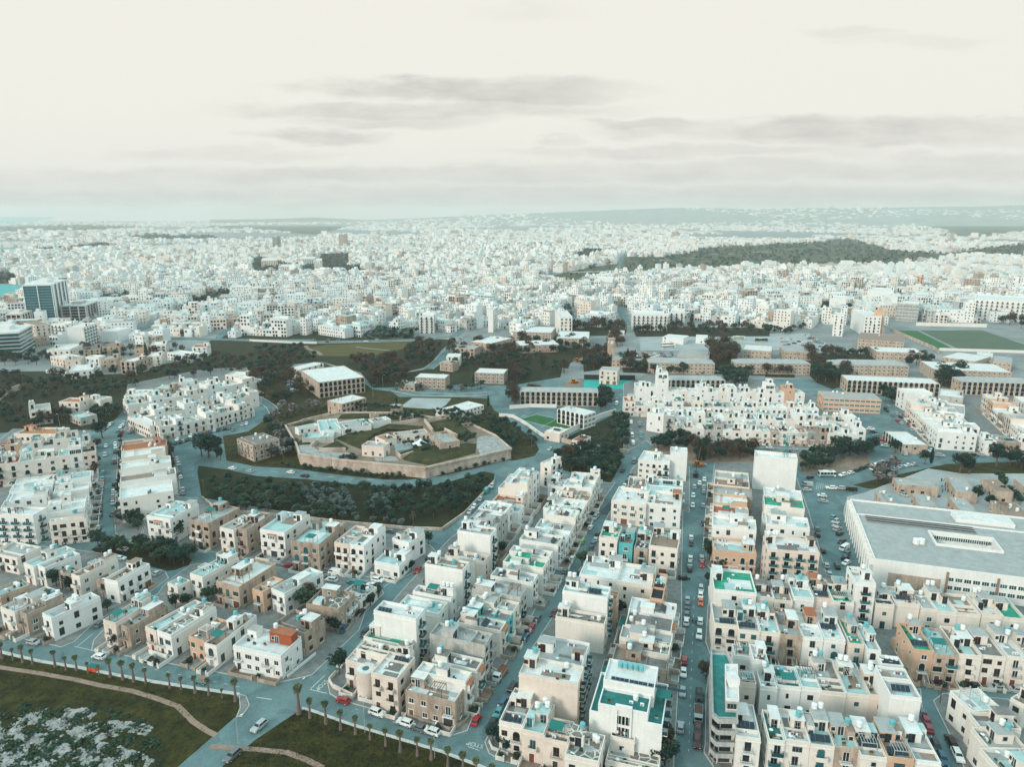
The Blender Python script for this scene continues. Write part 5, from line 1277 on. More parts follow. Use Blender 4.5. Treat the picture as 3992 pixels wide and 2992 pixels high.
# ---------------------------------------------------------------- the big school: wings round a light court
def big_school():
    h = 9.5; Lp, Np, Rp = P('H', 690, 1425, h), P('Q', 690, 325, h), P('Q', 2050, 500, h)
    A, rz, w, d = rect(Lp, Np, Rp, 'r'); w = max(w, 90); ux = Vector((math.cos(rz), math.sin(rz), 0)); fx = lambda q, y: (P('Q', q, y, 6)-A).dot(ux); wx0 = fx(1130,410); wx1 = w-1; px0, px1 = fx(790,420), fx(1120,440)
    root = thing('school_building', 'huge flat grey-roofed white school with a sunken light court', 'school', (A.x,A.y,.25), rz, None)
    x0, x1, y0, y1 = fx(940,160)+4, fx(1300,210)+6, d*.33, d*.52
    mb = MB()
    for a in ((0,0,w,y0),(0,y1,w,d*.70),(0,y0,x0,y1),(x1,y0,w,y1)): mb.box(a[0],a[1],-.5,a[2],a[3],h,'wall_w','roof_g',False)
    mb.ring(0,0,w,d*.70,h,h+.5,.4,'wall_w'); mb.ring(x0-.4,y0-.4,x1+.4,y1+.4,h+.003,h+.9,.4,'wall_w'); mb.build('wall', root)
    b2 = MB(); b2.box(0,d*.70+.01,-.5,w*.8,d,h-1,'wall_w','roof_g',False); b2.ring(0,d*.70+.01,w*.8,d,h-1,h-.3,.4,'wall_w'); b2.build('rear_wing', root)
    for i in range(14):
        t = MB(); t.box(-1.6,d*i/14+.5,h-2,-.01,d*i/14+.9,h+.2,'wall_w'); t.box(-1.6,d*i/14+.5,-.5,-1.2,d*i/14+.9,h-2,'wall_w'); t.build('side_fin', root)
    n = 26
    for f in range(3):
        for i in range(n):
            x = wx0+(wx1-wx0)*(i+.5)/n
            if f: put('window', win('wide','frame_w','pane_teal'), root, (x,0,f*3.0-.6), 0)
    for i in range(4): c = MB(); c.box(wx0+i*(wx1-wx0)*.22,-.35,-.3,wx0+i*(wx1-wx0)*.22+.7,-.01,h-.8,'roof_n'); c.build('pilaster', root)
    for i in range(14): put('window', win('wide','frame_w','pane_teal'), root, (x0+(x1-x0)*(i+.5)/14, y1, h-2.2), 0)
    for k in range(3):      # long low racks on the roof
        rk = MB(); y = d*.585+k*2.1; rk.box(w*.03,y,h+.5,w*.44,y+.9,h+.58,'metal','roof_k'); [rk.box(w*.03+i*w*.041,y+.3,h,w*.03+i*w*.041+.1,y+.5,h+.5,'metal') for i in range(11)]; rk.build('roof_rack', root)
    sk = MB(); sk.box(w*.40,d*.80,h-.98,w*.62,d*.93,h+.6,'wall_w','roof_l'); sk.build('skylight', root)
    rng = random.Random(5)
    for x, y, me, nm in ((.75,.42,aircon(),'air_conditioner'),(.18,.30,tank('tank'),'water_tank'),(.2,.31,tank('tank'),'water_tank'),(.72,.25,tank('tank'),'water_tank'),(.74,.28,aircon(),'air_conditioner'),(.7,.58,tank('tank'),'water_tank')):
        o = put(nm, me, root, (w*x,d*y,h+.02)); o.scale = (1.8,1.8,1.6)
    hut = MB(); hut.box(w*.62,d*.50,h+.01,w*.62+3.5,d*.5+3,h+2.2,'wall_w','roof_l'); hut.build('roof_hut', root)
    pl = MB(); pl.box(px0,-.09,.2,px1,-.01,5.6,'wall_s'); pl.build('stone_panel', root)
    for i in range(6):   # parking bays beside the school: strips of awning
        pass
    return root
big_school()
def bay_roofs():
    a, b = P('Q', 500, 0), P('Q', 640, 340)
    for i in range(11):
        p = a.lerp(b, i/10); u = (b-a).normalized(); v = Vector((u.y, -u.x, 0))
        o = thing('parking_canopy', f'grey parking canopy beside the school wall, {ORD[i]} from the far end', 'canopy', (p.x,p.y,.25), math.atan2(v.y,v.x), 'parking canopies')
        mb = MB(); mb.box(-4.5,-1.6,2.2,0,1.3,2.35,'roof_g'); mb.build('canopy_roof', o)
        for x in (-4.3,-.2): q = MB(); q.box(x,-.1,0,x+.12,.02,2.2,'metal'); q.build('post', o)
bay_roofs()
# ---------------------------------------------------------------- the fort
def fort():
    z = 5.0; fp = lambda t, zz=z+.2: [P('F', *map(float, q.split(',')), zz) for q in t.split()]
    out = fp('372,1052 345,965 250,800 480,735 720,690 1290,688 1500,728 1760,742 2060,888 2196,1004 1455,1168 700,1098')
    root = thing('fort', 'low stone polygonal fort with grass-topped ramparts inside the curving road', 'fort', (out[0].x*0, P('F',1200,900).y, .1))
    oy = P('F',1200,900).y; loc = lambda L: [Vector((p.x, p.y-oy)) for p in L]
    mb = MB(); mb.prism(loc(out), -.5, z, 'fort_stone', 'earth'); mb.build('rampart', root)
    strip('parapet', loc(out)+[loc(out)[0]], .9, z, z+.9, 'fort_stone', None, root)
    for t, h in (('690,880 900,860 1060,830 1180,780 1440,800 1430,850 1150,842 1000,900 900,1000 800,962 700,912',1.8), ('1490,768 1700,735 1850,850 1895,900 1760,925 1640,842 1540,852',2.2),
                 ('1205,1040 1350,985 1740,972 1895,950 1890,1035 1480,1140 1280,1098',1.6), ('540,1000 700,930 800,990 770,1012 548,1012',1.2), ('345,948 440,912 510,932 470,958 355,964',1.0),
                 ('730,700 960,700 1250,720 1220,745 960,735 700,740',1.2), ('290,800 480,750 510,770 350,800',.8)):
        mb = MB(); L = loc(fp(t)); c = sum(L, Vector((0,0)))/len(L)
        n = len(L); inner = [c+(p-c)*.72 for p in L]; b = len(mb.v); k = mb.mi('grass_bank')
        mb.v += [(p.x,p.y,z+.02) for p in L]+[(p.x,p.y,z+h) for p in inner]
        for i in range(n): j = (i+1)%n; mb.f.append((b+i,b+j,b+n+j,b+n+i)); mb.m.append(k)
        mb.f.append(tuple(range(b+n,b+2*n))); mb.m.append(k); mb.build('grass_bank', root)
    for t in ('470,988 540,932 680,902', '540,1022 770,1016', '1200,1042 1245,1082 1350,1046', '920,822 1240,788 1435,752', '1450,765 1520,852', '1480,752 1720,725 1750,745', '1240,750 1300,690',
              '395,770 620,715', '1680,790 1700,820 1830,800', '1620,842 1740,905'):
        strip('inner_wall', loc(fp(t)), .8, z, z+2.0, 'fort_stone', None, root)
    for t in ('1900,900 1990,885 2060,895 2190,1005 1930,1052 1900,990', '355,970 470,965 540,1020 830,1040 690,1092 380,1050', '1010,1068 1200,1065 1230,1105 1030,1105'):
        mb = MB(); mb.prism(loc(fp(t)), z, z+.35, 'rock'); mb.build('gun_platform', root)
    mb = MB(); mb.prism(loc(fp('1185,960 1300,900 1470,890 1560,990 1350,1000 1200,1015')), z, z+.12, 'concrete_yard'); mb.build('courtyard', root)
groundmat('grass_bank', [(.28, (.018,.026,.010)), (.48, (.040,.045,.014)), (.62, (.075,.065,.024)), (.8, (.15,.12,.07))], .2, 1.5, .6)
fort()
FB = 'buildings inside the fort'
blocks('F', '''
522,748 548,838 722,806 4.2 wt b=5 w=bsss room=0 | pale turquoise-roofed white hall inside the fort
472,852 392,906 665,893 2.6 gt b=5 w=bbss room=0 | low turquoise-roofed shed on the fort's left bastion
355,805 362,826 535,790 3 wt b=5 w=bsss room=0 | small white shed beside the fort's white hall
708,762 736,826 990,790 4 wg b=5 w=bsss room=0 fl=1 | long white building with rooftop ducts inside the fort
985,738 1012,768 1160,742 3.4 wg b=5 w=bsss room=0 | white building with grey roof and solar panel inside the fort
1022,888 1108,922 1200,892 3 co b=5 w=ssss room=0 | little house with bright orange roof in the fort's court
1180,852 1202,882 1478,850 3.4 pg b=5 w=bsss room=0 | long low stone range along the back of the fort's court
1482,864 1582,952 1755,932 4 sg b=5 w=sBss room=0 | large grey-roofed hall on the right of the fort's court
906,966 1096,982 1187,946 5 pg b=5 w=Bsss room=0 fl=1 | pale pink house with brown windows at the front of the fort
965,690 985,702 1055,694 2.6 sl b=5 w=bbss room=0 | tiny stone hut on the fort's back rampart
''', FB, kind='fort_building')
def marquee():
    p = P('F', 1415, 975, 5.2); o = thing('marquee', 'pointed white marquee tent in the court of the fort', 'tent', (p.x,p.y,5.3))
    mb = MB(); n = 8; rings = [(4.6,1.6),(3.1,2.0),(1.6,2.7),(.6,3.6),(.04,4.6)]
    for (r0,z0),(r1,z1) in zip(rings, rings[1:]):
        for i in range(n):
            a, b = 6.283*i/n, 6.283*(i+1)/n
            mb.face([(r0*math.cos(a),r0*math.sin(a),z0),(r0*math.cos(b),r0*math.sin(b),z0),(r1*math.cos(b),r1*math.sin(b),z1),(r1*math.cos(a),r1*math.sin(a),z1)], 'tarp')
    mb.build('canopy', o)
    for i in range(n): q = MB(); a = 6.283*i/n; q.cyl(4.5*math.cos(a),4.5*math.sin(a),-.1,1.6,.07,'metal',n=6); q.build('post', o)
marquee()
# ---------------------------------------------------------------- clock tower
def clock_tower():
    p = P('G', 842, 262); o = thing('clock_tower', 'slender honey stone clock tower rising beside the brown trees', 'clock tower', (p.x,p.y,.2), R_(8))
    s = 2.6; H = 22
    mb = MB(); mb.box(-s,-s,-.5,s,s,H-6,'wall_s'); mb.box(-s-.35,-s-.35,H-6,s+.35,s+.35,H-5.3,'wall_s'); mb.box(-s-.3,-s-.3,5,s+.3,s+.3,5.5,'wall_s'); mb.build('shaft', o)
    b = MB(); b.box(-s+.25,-s+.25,H-5.3,s-.25,s-.25,H-1,'wall_s'); b.box(-s-.2,-s-.2,H-1,s+.2,s+.2,H-.5,'wall_s'); b.prism([(-s,-s),(s,-s),(s,s),(-s,s)],H-.5,H,'wall_s'); b.build('belfry', o)
    for i, (x, y) in enumerate(((-s,-s),(s,-s),(s,s),(-s,s))): f = MB(); f.cyl(x*.9,y*.9,H,H+1.4,.35,'wall_s',.05,8); f.build('pinnacle', o)
    for k in range(4):
        d = MB(); n = 20; d.face([(1.35*math.cos(6.283*i/n), -s+.25-.06, 1.35*math.sin(6.283*i/n)) for i in range(n)], 'wall_w')
        d.box(-.06,-s+.14,0,.06,-s+.17,1.1,'frame_d'); d.box(0,-s+.13,-.05,.75,-s+.16,.05,'frame_d')
        put('clock_face', d.mesh('clock_face'), o, (0,0,H-3.1), k*math.pi/2)
        put('window', win('slot'), o, ((0,-s,7),(s,0,7),(0,s,7),(-s,0,7))[k], k*math.pi/2)
clock_tower()
# ---------------------------------------------------------------- tall buildings standing out of the far town
def banded(zone, L, N, R, h, fl, label, glass_='pane_teal', fin='wall_w', name='tower_block', fins=True, thin=False):
    A, rz, w, d = rect(P(zone,*L,h), P(zone,*N,h), P(zone,*R,h), 'l'); o = thing(name, label, 'tower block' if h > 30 else 'hotel', (A.x,A.y,.1), rz)
    mb = MB(); mb.box(.4,.4,-.5,w-.4,d-.4,h,glass_); mb.build('glass_wall', o); f = h/fl
    for i in range(fl+1): s = MB(); e = .28 if thin else 0; s.box(e,e,i*f-(.07 if thin else .25),w-e,d-e,i*f+(.07 if thin else .25) if i < fl else i*f+1.4,fin,'roof_l'); s.build('floor_band', o)
    if fins:
        for x in ((.01,.48,.96) if thin else (0,.33,.66,.95)): q = MB(); q.box(w*x-.05,-.5,-.5,w*x+w*(.025 if thin else .05),-.02,h+1.5,fin); q.build('fin', o)
        for y in (.0,.25,.5,.75,.93): q = MB(); q.box(w+.02,d*y,-.5,w+.5,d*y+d*.09,h+1.5,fin); q.build('fin', o)
    p = MB(); p.box(w*.3,d*.3,h+1.4,w*.7,d*.7,h+4.5,fin,'roof_l'); p.build('plant_room', o)
banded('I', (262,722), (448,738), (572,694), 46, 15, 'dark glass tower block with white fins near the bay', 'tower_glass', thin=True)
banded('I', (-130,1128), (160,1150), (277,1088), 23, 7, 'white banded hotel with rows of balconies at the left edge', 'pane_teal', fins=False, name='hotel')
banded('I', (580,905), (742,918), (838,885), 20, 6, 'grey framed apartment tower right of the dark glass tower', 'pane', 'wall_g')
banded('I', (92,982), (182,992), (272,962), 18, 5, 'dark glass block left below the tall tower', 'pane', 'wall_p')
banded('I', (770,1050), (880,1062), (952,1042), 6, 2, 'low ship-like glass pavilion behind the white blocks', 'pane_teal', fins=False, name='pavilion')
AP = 'blocks standing out of the far town'
blocks('I', '''
203,1058 300,1078 418,1058 19 pn w=FFss fl=6 | beige block of flats right of the banded hotel
430,1068 560,1074 656,1052 13 wl w=NNss fl=4 | white balconied block in front of the apartment tower
562,1102 716,1096 832,1056 19 wl w=bNss fl=6 | white terraced block with bare side wall above the orange villas
915,1117 1010,1132 1128,1100 10 wl w=bbss | plain white low block at the bend of the regional road
J 725,292 752,296 785,288 52 sl w=FFss fl=14 | tall beige twin tower on the far skyline ridge
J 150,310 175,314 205,306 48 gl w=NNss fl=13 | slim banded tower left of the far ridge
J 42,515 178,520 180,498 16 pl w=FFss | long pale school block on the green far hill
J 365,500 505,503 510,490 16 wl w=NFss | long white school block on the green far hill
J 497,515 560,520 566,505 26 wl w=FFss | white slab block beside the terraced green slope
J 195,560 372,572 374,552 18 pl w=FFss | pale pink long block below the green far hill
J 1120,440 1255,447 1265,430 18 wl w=NNss | white balcony block right of the green far hill
J 2010,935 2040,945 2080,920 24 wl w=bFss | slim white slab at the centre of the middle town
J 1405,985 1530,1000 1536,968 18 wl w=NFss | white balcony block left of the slim slab
K 362,950 405,1010 492,985 20 il w=bFss | ivory wedge-shaped block by the town lane
K 1030,985 1335,990 1330,960 17 wl w=NNss fl=5 | long white hotel with balconies behind the bus yard
K 1345,965 1480,970 1475,945 15 wl w=NFss | white balcony block right of the long hotel
K 705,680 860,690 870,665 20 wl w=bFss | big white blank block on the edge of the valley
K 905,665 965,668 965,655 22 wl w=FFss | square white tower block at the valley road
L 865,775 1090,790 1092,762 16 wl w=bbss | huge blank white hall in the right-hand town
L 925,945 1020,950 1020,938 26 ol w=bFss | raw pinkish block under construction by the football field
L 1295,655 1348,660 1350,648 24 ol w=FFss | raw orange tower rising from the right-hand town
L 730,945 840,1000 925,975 20 wl w=bFss | white block with framed end front near the playing field
L 1790,850 2330,880 2330,840 24 wl w=NNss fl=6 | large terraced white complex above the petrol station
L 1120,890 1310,900 1320,870 20 gl w=GFss fl=5 | grey and white office block left of the terraced complex
L 540,840 682,855 686,830 18 wl w=bbss | white cubic block among the trees of the right-hand town
L 575,985 665,990 668,975 22 wt w=FFss | pale turquoise block of flats by the playing field
''', AP, kind='apartment_block')
# ---------------------------------------------------------------- far greens, water, hills
GR = dict(
  valley=('K', '-20,690 240,702 560,765 640,700 880,662 1000,682 1180,642 1500,628 1720,632 2230,600 2500,600 2900,590 3350,590 3600,560 3900,505 4440,520 4440,380 3700,462 3300,440 2900,340 2600,370 2212,385 1800,408 1650,420 1500,462 1300,492 960,490 900,552 660,582 350,652'),
  hill=('J', '-60,520 30,500 330,560 380,590 480,560 560,480 820,470 822,560 780,580 920,570 915,600 970,640 1190,628 1180,665 1000,672 800,662 700,640 660,640 520,630 430,650 200,640 190,680 0,680 -60,600'),
  ridge=('L', '-60,215 300,190 900,150 1500,120 2400,110 2400,270 2100,290 1900,330 1500,320 1560,265 1300,225 800,215 200,225'),
  spur=('K', '510,500 620,435 790,450 870,428 880,448 720,480 640,540 540,525'),
  east=('L', '-30,100 900,100 2400,75 2400,110 1500,120 900,140 0,150'),
  west=('J', '-400,170 100,165 500,150 900,170 1400,180 1350,215 1180,235 900,210 500,300 250,280 0,260 -400,250'),
  far1=('I', '-200,240 700,215 1200,230 1200,250 500,275 -200,275'), far2=('K', '-200,150 500,140 900,160 500,200 -200,200'),
  quay=('I', '180,440 540,420 880,380 1040,400 1000,425 640,440 400,455'), quay2=('I', '1080,330 1280,300 1500,315 1880,320 1890,345 1600,350 1250,345'),
  cape=('I', '-250,640 100,640 205,700 190,722 -250,720'), park=('L', '470,905 560,900 735,950 730,1000 560,985 455,945'), copse=('L', '690,800 860,765 868,840 720,850'),
  road_trees=('I', '820,880 985,810 1200,830 1440,850 1420,880 1260,900 1240,870 1100,880 850,900'), line=('I', '1560,960 1680,850 1960,790 1990,830 1850,860 1700,930 1600,960'), sq=('J', '930,1180 1080,1130 1340,1150 1340,1200 930,1205'))
GP = {k: pts(z, t) for k, (z, t) in GR.items()}
fr_ = random.Random(31)
def patchwork(k, n, s0):
    pl = GP[k]; x0, x1 = min(p.x for p in pl), max(p.x for p in pl); y0, y1 = min(p.y for p in pl), max(p.y for p in pl); m = 0
    while m < n:
        x, y = fr_.uniform(x0,x1), fr_.uniform(y0,y1)
        if not inside(x,y,pl): continue
        m += 1; a = .25+fr_.uniform(-.15,.15); w, d = s0*fr_.uniform(.6,1.8), s0*fr_.uniform(.25,.6); c, s = math.cos(a), math.sin(a)
        q = [(x+u*c-v*s, y+u*s+v*c) for u, v in ((-w,-d),(w,-d*fr_.uniform(.7,1.2)),(w*fr_.uniform(.8,1.1),d),(-w,d*fr_.uniform(.7,1.2)))]
        if all(inside(*p, pl) for p in q): ngon_sheet('terraced_field', q, 1.0+m*.012, fr_.choice(('field_green','field_green','earth','field_gold','rock')), depth=1.2)
groundmat('field_green', [(.3, (.06,.11,.04)), (.7, (.11,.16,.06))], .05, .5, .4)
patchwork('valley', 60, 24); patchwork('hill', 10, 16); patchwork('ridge', 8, 70)
gz[0] = .3
for k, pl in GP.items(): gz[0] += .02; ngon_sheet('countryside', pl, gz[0], 'country', depth=.6)
for z, t in (('I', '-300,735 0,733 250,745 262,800 120,815 0,832 -300,845'), ('I', '-400,425 230,418 200,462 -400,468'), ('I', '1290,395 1800,380 1790,408 1300,418'), ('I', '-1500,150 500,148 320,185 0,200 -1500,205')):
    gz[0] += .02; ngon_sheet('sea', pts(z, t), gz[0]+.3, 'sea_water', depth=.6)
WATER = [pts(z, t) for z, t in (('I', '-300,725 0,725 260,735 300,800 260,880 0,900 -300,900'), ('I', '-400,415 240,408 210,468 -400,478'), ('I', '1280,388 1810,372 1800,412 1290,422'), ('I', '-1500,150 500,148 320,190 0,206 -1500,210'))]
HILL = []
def hills():
    crest = [(1700,835),(1950,829),(2300,822),(2580,811),(2740,812.5),(2860,816),(3000,813),(3250,811.5),(3500,809),(3700,806),(3860,801),(3992,798),(4400,794),(5200,800)]
    mb = MB(); k = mb.mi('hill_side'); rng = random.Random(3); X = []; n = 120
    for i in range(n+1):
        px = 500+(5200-500)*i/n; j = max([0]+[q for q in range(len(crest)) if crest[q][0] <= px]); j = min(j, len(crest)-2)
        f = (px-crest[j][0])/(crest[j+1][0]-crest[j][0]); py = crest[j][1]+(crest[j+1][1]-crest[j][1])*f+rng.uniform(-.6,.6)
        dx = (px-1996)/FPX; yc = 9300.0; xc = dx*yc/CP*1.02; zc = CAM_H+(834.6-py)/FPX*yc/CP*1.0
        t = min(1, max(0, (px-500)/1900)); X.append((xc, yc, max(1, zc*(t*t*(3-2*t)))))
    rows = [(.84,0.0),(.88,.12),(.92,.38),(.96,.72),(1.0,1.0),(1.12,.8)]
    for s, hz in rows:
        for x, y, z in X: mb.v.append((x*s, y*s, z*hz*(1+rng.uniform(-.05,.05)) if 0 < hz < 1 else z*hz))
    for r in range(len(rows)-1):
        for i in range(n): a = r*(n+1)+i; mb.f.append((a,a+1,a+n+2,a+n+1)); mb.m.append(k)
    HILL.extend([X, rows, n]); mb.build('hills', kind='structure')
groundmat('hill_side', [(.34, (.22,.25,.22)), (.5, (.34,.34,.31)), (.62, (.26,.28,.25)), (.75, (.60,.58,.55))], .0035, .03, .4, stretch=(1,1.8,1))
hills()
# ---------------------------------------------------------------- the far town: thousands of houses read as one mass
NEAR_EDGE = [(-2000,1400),(0,1385),(316,1345),(420,1330),(560,1352),(700,1330),(1000,1322),(1600,1322),(1740,1305),(1850,1318),(2000,1330),(2300,1288),(2480,1255),(2750,1262),(3000,1300),(3300,1278),(3992,1262),(6000,1240)]
def near_edge(px):
    for (a, b), (c, d) in zip(NEAR_EDGE, NEAR_EDGE[1:]):
        if a <= px <= c: return b+(d-b)*(px-a)/(c-a)
    return 1300
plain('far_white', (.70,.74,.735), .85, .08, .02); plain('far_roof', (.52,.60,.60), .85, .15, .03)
def far_town():
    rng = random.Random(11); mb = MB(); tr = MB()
    wl = ['wall_w']*4+['far_white']*5+['wall_i']*3+['wall_c','wall_c','wall_g','wall_g','wall_p','wall_t']; rl = ['roof_l','roof_g','roof_g','far_roof','roof_t','roof_n','far_roof']
    keep = [o for o in bpy.data.objects if o.name.split('.')[0] in ('apartment_block','tower_block','hotel','pavilion')]
    spots = [(o.location.x, o.location.y) for o in keep]
    roads = [(pts('K','1000,470 950,490 920,560 890,640'),9), (pts('I','1170,1130 1500,1010 1830,895 1990,820'),10), (pts('I','1170,1130 1420,1195 2212,1215 2700,1215'),10), (pts('K','470,935 540,1075'),8), (pts('K','920,930 990,1080'),8),
             (pts('J','1200,1010 1130,1110'),8), (pts('K','270,590 350,650'),8), (pts('I','1960,1120 1880,1200'),7)]
    for l, w in roads: strip('road', l, w, .05, .62, 'asphalt')
    def near_road(x, y):
        for l, w in roads:
            for a, b in zip(l, l[1:]):
                ab = b-a; t = max(0, min(1, ((x-a.x)*ab.x+(y-a.y)*ab.y)/(ab.x*ab.x+ab.y*ab.y)))
                if (a.x+ab.x*t-x)**2+(a.y+ab.y*t-y)**2 < (w/2+9)**2: return True
        return False
    boxes = {k: (min(p.x for p in v), max(p.x for p in v), min(p.y for p in v), max(p.y for p in v)) for k, v in GP.items()}
    def ok(x, y):
        px, py = to_px((x,y,0))
        if not -250 < px < 4250 or py > near_edge(px)-8: return False
        for k, v in GP.items():
            b = boxes[k]
            if b[0] < x < b[1] and b[2] < y < b[3] and inside(x, y, v): return False
        for v in WATER:
            if inside(x, y, v): return False
        return True
    def leaf(x, y, z, s, n, mats):
        for _ in range(n):
            a, b = rng.uniform(0,6.28), rng.uniform(-.8,1.0); q = s*rng.uniform(.4,.75)
            cx, cy, cz = x+rng.gauss(0,s*.55), y+rng.gauss(0,s*.55), z+s*rng.uniform(.3,1.5)
            ux, uy = math.cos(a)*q, math.sin(a)*q; vx, vy, vz = -math.sin(a)*math.cos(b)*q, math.cos(a)*math.cos(b)*q, math.sin(b)*q
            tr.face([(cx-ux,cy-uy,cz),(cx+vx,cy+vy,cz+vz),(cx+ux,cy+uy,cz),(cx-vx,cy-vy,cz-vz)], rng.choice(mats))
    def house_(x, y, a, w, d, h, detail, wm, rm):
        c, s = math.cos(a), math.sin(a); T = lambda u, v, z: (x+u*c-v*s, y+u*s+v*c, z)
        def bx(u0,v0,z0,u1,v1,z1,m,mt):
            b = len(mb.v); mb.v += [T(u0,v0,z0),T(u1,v0,z0),T(u1,v1,z0),T(u0,v1,z0),T(u0,v0,z1),T(u1,v0,z1),T(u1,v1,z1),T(u0,v1,z1)]; k, kt = mb.mi(m), mb.mi(mt)
            for f, q in (((0,1,5,4),k),((1,2,6,5),k),((2,3,7,6),k),((3,0,4,7),k),((4,5,6,7),kt)): mb.f.append(tuple(b+i for i in f)); mb.m.append(q)
        bx(-w/2,-d/2,-.5,w/2,d/2,h,wm,rm)
        if detail > 0 and rng.random() < .75:
            rw, rd = w*rng.uniform(.3,.6), d*rng.uniform(.25,.5); ou, ov = rng.uniform(-w/2,w/2-rw), rng.uniform(-d*.2,d/2-rd)
            bx(ou,ov,h-.05,ou+rw,ov+rd,h+rng.uniform(2.2,3.2),wm,rm)
            if detail > 1 and rng.random() < .6: q = rng.uniform(-w/2+.6,w/2-1.5); bx(q,-d/2+1,h-.02,q+1.1,-d/2+2.1,h+1.3,'tank','tank')
        if detail > 1:
            fl = max(1,int(h/3.1))
            for (nx,ny,ln,off) in ((0,-1,w,d/2),(1,0,d,w/2),(-1,0,d,w/2)):
                gx, gy = nx*c-ny*s, nx*s+ny*c
                if gx*x+gy*y > -.1*math.hypot(x,y): continue
                if nx and rng.random() < .55: continue
                n = max(1,int(ln/3.2)); big = rng.random() < .25
                for f in range(fl):
                    for i in range(n):
                        if rng.random() < .22: continue
                        t0 = ln*(i+.5)/n-ln/2+rng.uniform(-.3,.3); hw, z0, z1 = (1.1,.3,2.5) if big else (.62,.9,2.3)
                        z0 += f*h/fl; z1 += f*h/fl; e = off+.06
                        q = [(t0-hw,-e),(t0+hw,-e)] if not nx else ([(e,t0-hw),(e,t0+hw)] if nx > 0 else [(-e,t0+hw),(-e,t0-hw)])
                        mb.face([T(*q[0],z0),T(*q[1],z0),T(*q[1],z1),T(*q[0],z1)], 'pane')
    cen = [(cx*430+rng.uniform(-150,150), 500+cy*430+rng.uniform(-150,150), rng.choice((-.35,-.2,.05,.26,.45,-.6))+rng.uniform(-.05,.05)) for cx in range(-8,9) for cy in range(0,9)]
    for di, (cx, cy, a) in enumerate(cen):
        c, s = math.cos(a), math.sin(a); u = -330
        while u < 330:
            v = -330; bw = rng.uniform(70,130)
            while v < 330:      # a block: two rows of houses back to back, then a street
                for r in (0,1):
                    q = u
                    while q < u+bw:
                        w = rng.uniform(5.5,11) if rng.random() < .86 else rng.uniform(14,26); d = rng.uniform(10,14); uu, vv = q+w/2, v+(d/2 if r == 0 else 28-d/2); q += w+.05
                        x, y = cx+uu*c-vv*s, cy+uu*s+vv*c; D = math.hypot(x,y)
                        if D > 3700 or min(range(len(cen)), key=lambda i: (cen[i][0]-x)**2+(cen[i][1]-y)**2) != di: continue
                        if rng.random() < (.13 if math.sin(cx*.013+v*.02)+math.sin(cy*.011+u*.017) > .9 else .05): 
                            if ok(x,y) and D < 2600 and rng.random() < .7: leaf(x,y,.3,rng.uniform(2.4,4.8),16,('leaf_dark','leaf_mid','leaf_dark','leaf_brown'))
                            continue
                        if not ok(x,y) or near_road(x,y): continue
                        if any((x-sx)**2+(y-sy)**2 < 900 for sx, sy in spots): continue
                        k = rng.random() if w < 15 else .63+.37*rng.random(); h = rng.uniform(6.2,11) if k < .62 else rng.uniform(10,16) if k < .95 else rng.uniform(17,24)
                        house_(x,y,a+rng.uniform(-.02,.02),w,d,h,2 if D < 1500 else 1 if D < 2600 else 0,rng.choice(wl),rng.choice(rl))
                v += 28+rng.uniform(6,8.5)
            u += bw+rng.uniform(7,10)
    for _ in range(15000):       # beyond: bigger lumps, thinner in places
        D = 3600*math.exp(rng.random()*1.15); px = rng.uniform(-150,4150); x = (px-1996)/FPX*D; y = D
        if px > 2300 and D > 6500 and rng.random() < .35: continue
        f = math.sin(x*.0021+1.3)*math.cos(y*.0013+.4)+.5*math.sin(x*.0047+y*.003)
        if f < -.35 or not ok(x,y): continue
        house_(x,y,rng.uniform(-.5,.5),rng.uniform(14,40),rng.uniform(12,30),rng.uniform(7,15) if rng.random() < .95 else rng.uniform(20,34),0,rng.choice(wl),rng.choice(rl))
    X, rows, n = HILL
    for _ in range(2600):    # hamlets on the far slopes
        i = rng.randrange(n); f = rng.random()**.8; j = min(range(len(rows)-1), key=lambda q: abs((rows[q][0]+rows[q+1][0])/2-(.84+.15*f))); a, b = rows[j], rows[j+1]; g = rng.random()
        x, y, z = X[i]; sx = a[0]+(b[0]-a[0])*g; hz = a[1]+(b[1]-a[1])*g
        if sx > 1.0 or math.sin(x*.0016+2)+math.sin(y*sx*.004+x*.0007) < -.2: continue
        k0 = len(mb.v); house_(x*sx+rng.uniform(-60,60), y*sx, rng.uniform(-.4,.4), rng.uniform(18,60), rng.uniform(14,30), rng.uniform(8,15), 0, rng.choice(wl), rng.choice(rl))
        for q in range(k0, len(mb.v)): v = mb.v[q]; mb.v[q] = (v[0], v[1], v[2]+z*hz)
    mb.build('distant_town', kind='stuff')
    for k, v in GP.items():     # scrub and trees of the far greens
        b = boxes[k]; D = (b[2]+b[3])/2; area = (b[1]-b[0])*(b[3]-b[2]); n = int(min(7000, area/ (80 if D < 1500 else 95 if D < 3000 else 1500)))
        n = max(n, 90)
        if k in ('west','far1','far2','ridge','east'): n = min(n, 700)
        dens = {'valley': .55}.get(k, .8)
        for _ in range(n):
            x, y = rng.uniform(b[0],b[1]), rng.uniform(b[2],b[3])
            if not inside(x,y,v) or near_road(x,y): continue
            g = math.sin(x*.021+.5)*math.sin(y*.017)+.6*math.sin(x*.05+y*.043)
            if g < -dens+.25 and rng.random() < .8: continue
            s = rng.uniform(1.6,4.6)*(1 if D < 1900 else 1.5 if D < 2800 else 2.4); leaf(x,y,.4,s,16 if D < 1600 else 9,('leaf_dark','leaf_mid','leaf_dark','leaf_olive') if rng.random() < .8 else ('leaf_mid','leaf_olive'))
